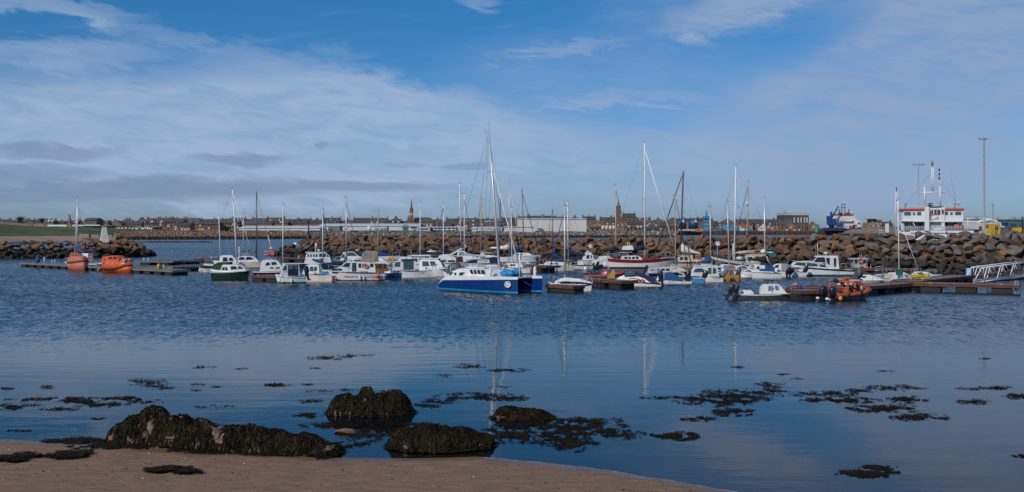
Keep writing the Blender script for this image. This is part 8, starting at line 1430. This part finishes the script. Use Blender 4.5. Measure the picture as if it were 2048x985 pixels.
# ------------------------------------------------------------------ steel quay, dredger, boathouse and blue-crane ship across the harbour
QR = mat('sheet_pile_rust', (.115, .048, .030), .85, .3, .12); D1 = DW(470.3); k1 = D1 / FPX
t_ = tag(thing('steel_quay', 'rust brown sheet piled quay across the harbour', 'quay', ((1535 - 1024) * k1, D1, 0)), kind='structure'); X1 = lambda px: (px - 1535) * k1
MB().bx(X1(1384), X1(1692), 0, 300, -4, zat(463.5, D1)).build('quay_wall', QR, t_); MB().bx(X1(1384), X1(1692), -.4, 300, zat(463.5, D1), zat(462.8, D1)).build('coping', mat('quay_cap', (.17, .12, .09), .9), t_)
for i in range(90): x = X1(1386 + i * 3.4); MB().bx(x - .28, x + .28, -.55, 0, -2, zat(464, D1)).build('fender_pile', QR if i % 3 else SDK, t_)
mb = MB(); mb.add([(X1(1384) + t_.location.x, D1 + 2, 3.0), (900, D1 + 2, 3.0), (3000, 9000, 12), (-2000, 9000, 12)], [(0, 1, 2, 3)]); struct('harbour_ground', mb, mat('town_ground', (.12, .105, .09), .95))
t_ = thing('barge', 'black hulled barge lying at the left end of the steel quay', 'barge', ((1386 - 1024) * k1 * .97, D1 * .97, 0)); MB().loft([[(x, -3, 0), (x, 3, 0), (x, 4, h), (x, -4, h)] for x, h in ((-7, 3.0), (-5, 2.6), (6, 2.4))], smooth=False).build('hull', BLK, t_); MB().bx(2, 5.5, -2, 2, 2.4, 5).build('wheelhouse', mat('barge_house', (.4, .12, .08), .6), t_); MB().tube([(4, 0, 5), (4, 0, 9)], .12, 5).build('mast', WIRE, t_)
LBL = mat('dredger_blue', (.03, .21, .36), .6, .15, .3); LBD = mat('dredger_cream', (.5, .4, .2), .7)
t_ = thing('dredger', 'light blue dredger with tall stepped wheelhouse tower beyond the breakwater', 'dredger', ((1420 - 1024) * k1, D1 + 6, 0)); Xd = lambda px: (px - 1420) * k1; Zd = lambda py: zat(py, D1 + 6)
MB().bx(Xd(1408), Xd(1508), 0, 10, 0, Zd(462)).build('hull', LBL, t_); mb = MB()
for i in range(4): mb.bx(Xd(1411), Xd(1424), 0, 6, Zd(462) + i * 3.2, Zd(462) + i * 3.2 + 1.9)
mb.build('tower_decks', LBL, t_); MB().bx(Xd(1412.5), Xd(1422.5), .8, 5, Zd(462), Zd(444.5)).build('tower', LBD, t_); MB().loft([[(Xd(1417) + a * cx_, 3 + a * cy_, z) for cx_, cy_ in ((-1, -1), (1, -1), (1, 1), (-1, 1))] for a, z in ((2.2, Zd(445)), (.8, Zd(432)), (.25, Zd(420)))], smooth=False).build('mast', LBL, t_)
for px0, px1, py0, m in ((1438, 1447, 455, LBL), (1449, 1460, 450, mat('dredger_house', (.10, .24, .33), .6)), (1462, 1470, 452, LBL), (1475, 1482, 456, LBL), (1500, 1507, 456, LBL), (1430, 1436, 459, mat('orange_machine', (.4, .12, .05), .7))): MB().bx(Xd(px0), Xd(px1), 0, 6, Zd(463), Zd(py0)).build('deckhouse', m, t_)
MB().tube([(Xd(1456), 2, Zd(455)), (Xd(1482), 2, Zd(446))], .35, 5).tube([(Xd(1462), 2, Zd(462)), (Xd(1470), 2, Zd(448))], .3, 5).tube([(Xd(1402), 2, Zd(460)), (Xd(1418), 2, Zd(452))], .3, 5).build('dredging_arm', LBL, t_)
for px, pt, lab in ((1418.5, 412.5, 'slim floodlight tower left of the dredger mast'), (1478, 413, 'slim floodlight tower behind the tallest right hand masts'), (1327, 415, 'thin floodlight mast behind the furled white jib')):
    t_ = thing('floodlight_tower', lab, 'floodlight mast', W(px, 462, 1000), 0, 'slim floodlight towers in the town'); kk = 1000 / FPX; MB().tube([(0, 0, 0), (0, 0, (462 - pt) * kk)], .4, 6, r1=.25).build('pole', PST, t_); MB().bx(-1.2, 1.2, -.5, .5, (462 - pt) * kk - 1.2, (462 - pt) * kk).build('lamp_head', mat('lamp_grey', (.34, .34, .33), .5), t_)
t_ = thing('red_container', 'red shipping container on the steel quay', 'container', W(1538, 462.5, D1 + 5)); MB().bx(-3.6 * k1, 3.6 * k1, 0, 2.5, 0, 5 * k1).build('body', mat('container_red', (.38, .03, .03), .6), t_)
for i in range(5): MB().bx((-3 + i * 1.5) * k1 - .15, (-3 + i * 1.5) * k1 + .15, -.12, 0, .2, 4.8 * k1).build('rib', mat('container_red', (.38, .03, .03), .6), t_)
for px, c, lab in ((1446, (.3, .05, .03), 'reddish machine standing on the quay by the dredger'), (1462, (.4, .4, .38), 'pale machine on the quay right of the dredger house'), (1492, (.55, .52, .46), 'cream tank trailer on the quay'), (1512, (.12, .2, .3), 'dark blue vehicle on the quay left of the red container'), (1556, (.25, .2, .17), 'brown truck on the quay right of the red container'), (1580, (.16, .13, .11), 'dark shelter on the quay below the boathouse')):
    t_ = thing('quay_machine', lab, 'vehicle', W(px, 463, D1 + 4)); m = mat('machine_%d' % px, c, .7); MB().bx(-3 * k1, 2 * k1, 0, 2.4, .5, 2.6 * k1).build('body', m, t_); MB().bx(1 * k1, 3 * k1, .2, 2.2, .5, 4 * k1).build('cab', m, t_)
    for sx in (-2, 2): MB().ring((sx * k1, 0, .5), .4, .2, 'y', 8, 5).build('wheel', RUB, t_)
kb = 1060 / FPX
t_ = thing('boathouse', 'tall dark boat hall with pale gable band and white door panels', 'boat hall', W(1593, 462, 1060)); DKC = mat('dark_hall', (.055, .058, .065), .7, .1, .1); PLB = mat('pale_band', (.45, .43, .40), .7, .06, .1)
MB().bx(-24.5 * kb, 24.5 * kb, 0, 30, -1, 32 * kb).build('wall', DKC, t_); MB().add([(-9 * kb, -.3, 31 * kb), (24.8 * kb, -.3, 31 * kb), (24.8 * kb, -.3, 35.5 * kb), (8 * kb, -.3, 38 * kb), (-9 * kb, -.3, 35.5 * kb), (-9 * kb, 30, 35.5 * kb), (8 * kb, 30, 38 * kb), (24.8 * kb, 30, 35.5 * kb), (24.8 * kb, 30, 31 * kb)], [(0, 1, 2, 3, 4), (4, 3, 6, 5), (3, 2, 7, 6), (1, 8, 7, 2)]).build('gable_band', PLB, t_); MB().bx(-24.8 * kb, -9 * kb, -.3, 30, 31.5 * kb, 34.5 * kb).build('side_band', PLB, t_); MB().bx(-24.8 * kb, 24.8 * kb, -.2, 30, 34.6 * kb, 35 * kb).build('roof_edge', DKC, t_)
for px in (-4.5, 3, 9, 16, 21): MB().bx((px - 1.4) * kb, (px + 1.4) * kb, -.35, 0, 16 * kb, 27 * kb).build('door_panel', PLB, t_)
for px in (-22, -18, -14): MB().bx((px - .5) * kb, (px + .5) * kb, -.35, 0, 8 * kb, 24 * kb).build('downpipe', mat('pipe_grey', (.2, .2, .21), .6), t_)
mb = MB().tube([(-21 * kb, 4, 34 * kb), (-21 * kb, 4, 41 * kb)], .3, 5).tube([(-17 * kb, 4, 34 * kb), (-17 * kb, 4, 37.5 * kb)], .3, 5).bx(-23 * kb, -19 * kb, 3.5, 4.5, 40 * kb, 42 * kb).bx(-22.5 * kb, -15 * kb, 3.5, 4.5, 36 * kb, 36.8 * kb); mb.build('roof_radar', PST, t_)
# blue-crane ship
DS = DW(470.6); ks = DS / FPX; RBm = mat('ship_far_blue', (.008, .045, .17), .5, .1); t_ = thing('offshore_vessel', 'white and blue offshore ship with red bridge trim and black mast across the harbour', 'ship', ((1712 - 1024) * ks, DS + 30, 0)); Xs = lambda px: (px - 1712) * ks; Zs = lambda py: zat(py, DS + 30)
MB().loft([[(x, -7, -1), (x, 7, -1), (x, 7, z), (x, -7, z)] for x, z in ((Xs(1664), Zs(459)), (Xs(1700), Zs(459)), (Xs(1742), Zs(455.5)))], smooth=False).build('hull', RBm, t_)
b1 = MB().loft([[(Xs(1706 - 0), -7, Zs(459.5)), (Xs(1737), -7, Zs(459.5)), (Xs(1743), -7, Zs(446)), (Xs(1735), -7, Zs(439)), (Xs(1706), -7, Zs(446))], [(Xs(1706), 8, Zs(459.5)), (Xs(1737), 8, Zs(459.5)), (Xs(1743), 8, Zs(446)), (Xs(1735), 8, Zs(439)), (Xs(1706), 8, Zs(446))]], smooth=False).build('superstructure', SW, t_)
MB().loft([[(Xs(1697), y, Zs(444)), (Xs(1733), y, Zs(446)), (Xs(1729), y, Zs(433)), (Xs(1697), y, Zs(433)), (Xs(1693), y, Zs(437))] for y in (-6.5, 7)], smooth=False).build('upper_house', SW, t_); br_ = MB().bx(Xs(1696), Xs(1726), -6, 6, Zs(433), Zs(430.6)).build('bridge', SW, t_); MB().bx(Xs(1695), Xs(1727), -6.4, 6.4, Zs(430.6), Zs(428.6)).build('bridge_roof', SWS, t_)
for i in range(11): MB().bx(Xs(1698 + i * 2.5), Xs(1699.5 + i * 2.5), -6.3, -5.9, Zs(433), Zs(430.9)).build('window', SDK, br_)
for px0, px1, py0, py1, m in ((1704, 1724, 443.5, 446.5, mat('far_glass', (.05, .12, .14), .3)), (1716.5, 1723, 452, 457.5, mat('far_red', (.42, .06, .06), .6)), (1728, 1732, 449.5, 453.5, mat('far_red', (.42, .06, .06), .6)), (1734.5, 1739.5, 445.5, 448.5, mat('far_red', (.42, .06, .06), .6)), (1723.5, 1726, 441.5, 446.5, mat('far_red', (.42, .06, .06), .6)), (1701.5, 1706, 444, 447, mat('far_red', (.42, .06, .06), .6)), (1706, 1716, 448, 458, SW), (1724, 1728, 450, 457, SDK), (1733, 1741, 455, 459, RBm)): MB().bx(Xs(px0), Xs(px1), -7.5, -6.9, Zs(py1), Zs(py0)).build('fitting', m, t_)
MB().bx(Xs(1702), Xs(1707), -2, 2, Zs(428.6), Zs(426)).build('funnel', SDK, t_); MB().bx(Xs(1716), Xs(1723), -2, 2, Zs(428.6), Zs(426)).build('funnel', SDK, t_)
mb = MB()
for px in (1707.5, 1713.5): mb.tube([(Xs(px), 0, Zs(428)), (Xs(px), 0, Zs(408))], .28, 5)
for py in (408.5, 416): mb.tube([(Xs(1705.5), 0, Zs(py)), (Xs(1715.5), 0, Zs(py))], .22, 5)
for px, py in ((1703, 419), (1722, 419)): mb.tube([(Xs(px), 0, Zs(428)), (Xs(px), 0, Zs(py))], .4, 5)
mb.build('mast', SDK, t_); MB().ell((Xs(1710.5), 0, Zs(406)), (.45, .45, .8), 8, 5).build('dome', SW, t_); MB().lathe([(.3, 0), (.3, 4.5)], (Xs(1728), 0, Zs(436)), 8).ell((Xs(1728), 0, Zs(425)), (.8, .8, .8), 8, 5).build('radar_mast', SW, t_)
cr = thing('ship_crane', 'blue pedestal crane with raised jib beside the offshore ship', 'crane', ((1677 - 1024) * ks, DS + 18, 0)); Xc = lambda px: (px - 1677) * ks
MB().bx(Xc(1669), Xc(1684), -3, 3, Zs(449.5), Zs(439)).bx(Xc(1668), Xc(1677), -2.5, 2.5, Zs(439), Zs(433)).build('crane_house', RBm, cr); MB().lathe([(2.0, Zs(470)), (2.0, Zs(452)), (3.4, Zs(449.5))], n=12).build('pedestal', mat('crane_base_dark', (.015, .02, .06), .6), cr); MB().tube([(Xc(1675.5), 0, Zs(440)), (Xc(1676), 0, Zs(424.5))], .9, 6).build('king_post', RBm, cr); MB().tube([(Xc(1677), 0, Zs(436)), (Xc(1691), 0, Zs(413))], .75, 6, r1=.4).build('jib', RBm, cr)
MB().tube([(Xc(1691), 0, Zs(413.5)), (Xc(1690.5), 0, Zs(448))], .10, 4).tube([(Xc(1680), 0, Zs(427)), (Xc(1694), 0, Zs(433))], .14, 4).build('hoist_wire', WIRE, cr); MB().bx(Xc(1662), Xc(1700), -3, 3, Zs(462), Zs(456)).build('deck_machinery', mat('deck_blue_dark', (.012, .03, .10), .6), cr)
mb = MB()
for i in range(8): mb.tube([(Xc(1684 + i * 2.2), 0, Zs(456)), (Xc(1688 + i * 2.2), 0, Zs(444 - (i % 3) * 2))], .22, 4); mb.tube([(Xc(1684 + i * 2.2), 0, Zs(446)), (Xc(1690 + i * 1.6), 0, Zs(454))], .2, 4)
mb.build('deck_lattice', mat('lattice_violet', (.06, .06, .16), .6), cr)
# rock spit, tower building and low land right of the ship
rr = random.Random(31); mb = MB(); mats = [mat('shore_grey', (.17, .155, .14), .95), mat('shore_tan', (.23, .15, .10), .95), mat('shore_wrack', (.028, .024, .016), .9)]
for i in range(900):
    px = rr.uniform(1684, 1790); f = rr.random(); D = 780 + 60 * f; zt_ = (zat(461 - max(0, (px - 1740)) * .02, 800)) * min(1, max(.15, (px - 1680) / 22)); z = zt_ * f; s_ = rr.uniform(.8, 1.7); x = (px - 1024) * D / FPX
    mb.ell((x, D, z), (s_, s_, s_ * .7), 5, 3, 2 if z < .8 else rr.choice((0, 0, 1)), False)
tag(mb.build('rock_spit', mats), 'grey rock armoured spit below the offshore ship', 'rocks', None, 'stuff')
mb = MB(); k8 = 850 / FPX; mb.bx((1690 - 1024) * k8, (2300 - 1024) * k8, 845, 1100, -2, zat(462, 850)); struct('harbour_spit', mb, mat('town_ground', (.12, .105, .09), .95))
t_ = thing('control_building', 'stone harbour building with dark ribbon windows right of the offshore ship', 'building', W(1750, 459, 870)); k9 = 870 / FPX; MB().bx(-14 * k9, 14 * k9, 0, 14, -1, 13 * k9).build('wall', HW[4], t_); MB().bx(-6 * k9, 15 * k9, 1, 12, 13 * k9, 20 * k9).build('upper_storey', HW[4], t_); MB().bx(-2 * k9, 4 * k9, .8, 1.1, 14.2 * k9, 16.8 * k9).bx(5.5 * k9, 13 * k9, .8, 1.1, 14.2 * k9, 16.8 * k9).build('window', SDK, t_); MB().bx(-12 * k9, 2 * k9, -1, 10, 20 * k9, 21 * k9).build('roof', DKC, t_)
for i in range(5): MB().bx((-9 + i * 5) * k9, (-7.5 + i * 5) * k9, -.15, 0, 5 * k9, 8.5 * k9).build('window', WFR if i % 2 else SDK, t_)
house('stone_house', 'grey roofed stone house at the right end of the far shore', None, 1763, 1786, 458, 449.5, 444.5, 880, HW[1], SL[0], 2, (4, 1), False, 9, 'house')
tag(MB().bx(-30 * k9, 42 * k9, 0, 2, 0, 5 * k9).build('breakwater_wall', mat('wall_greenish', (.13, .17, .12), .9), None, W(1795, 458, 865)), 'low greenish harbour wall right of the stone harbour building', 'wall')
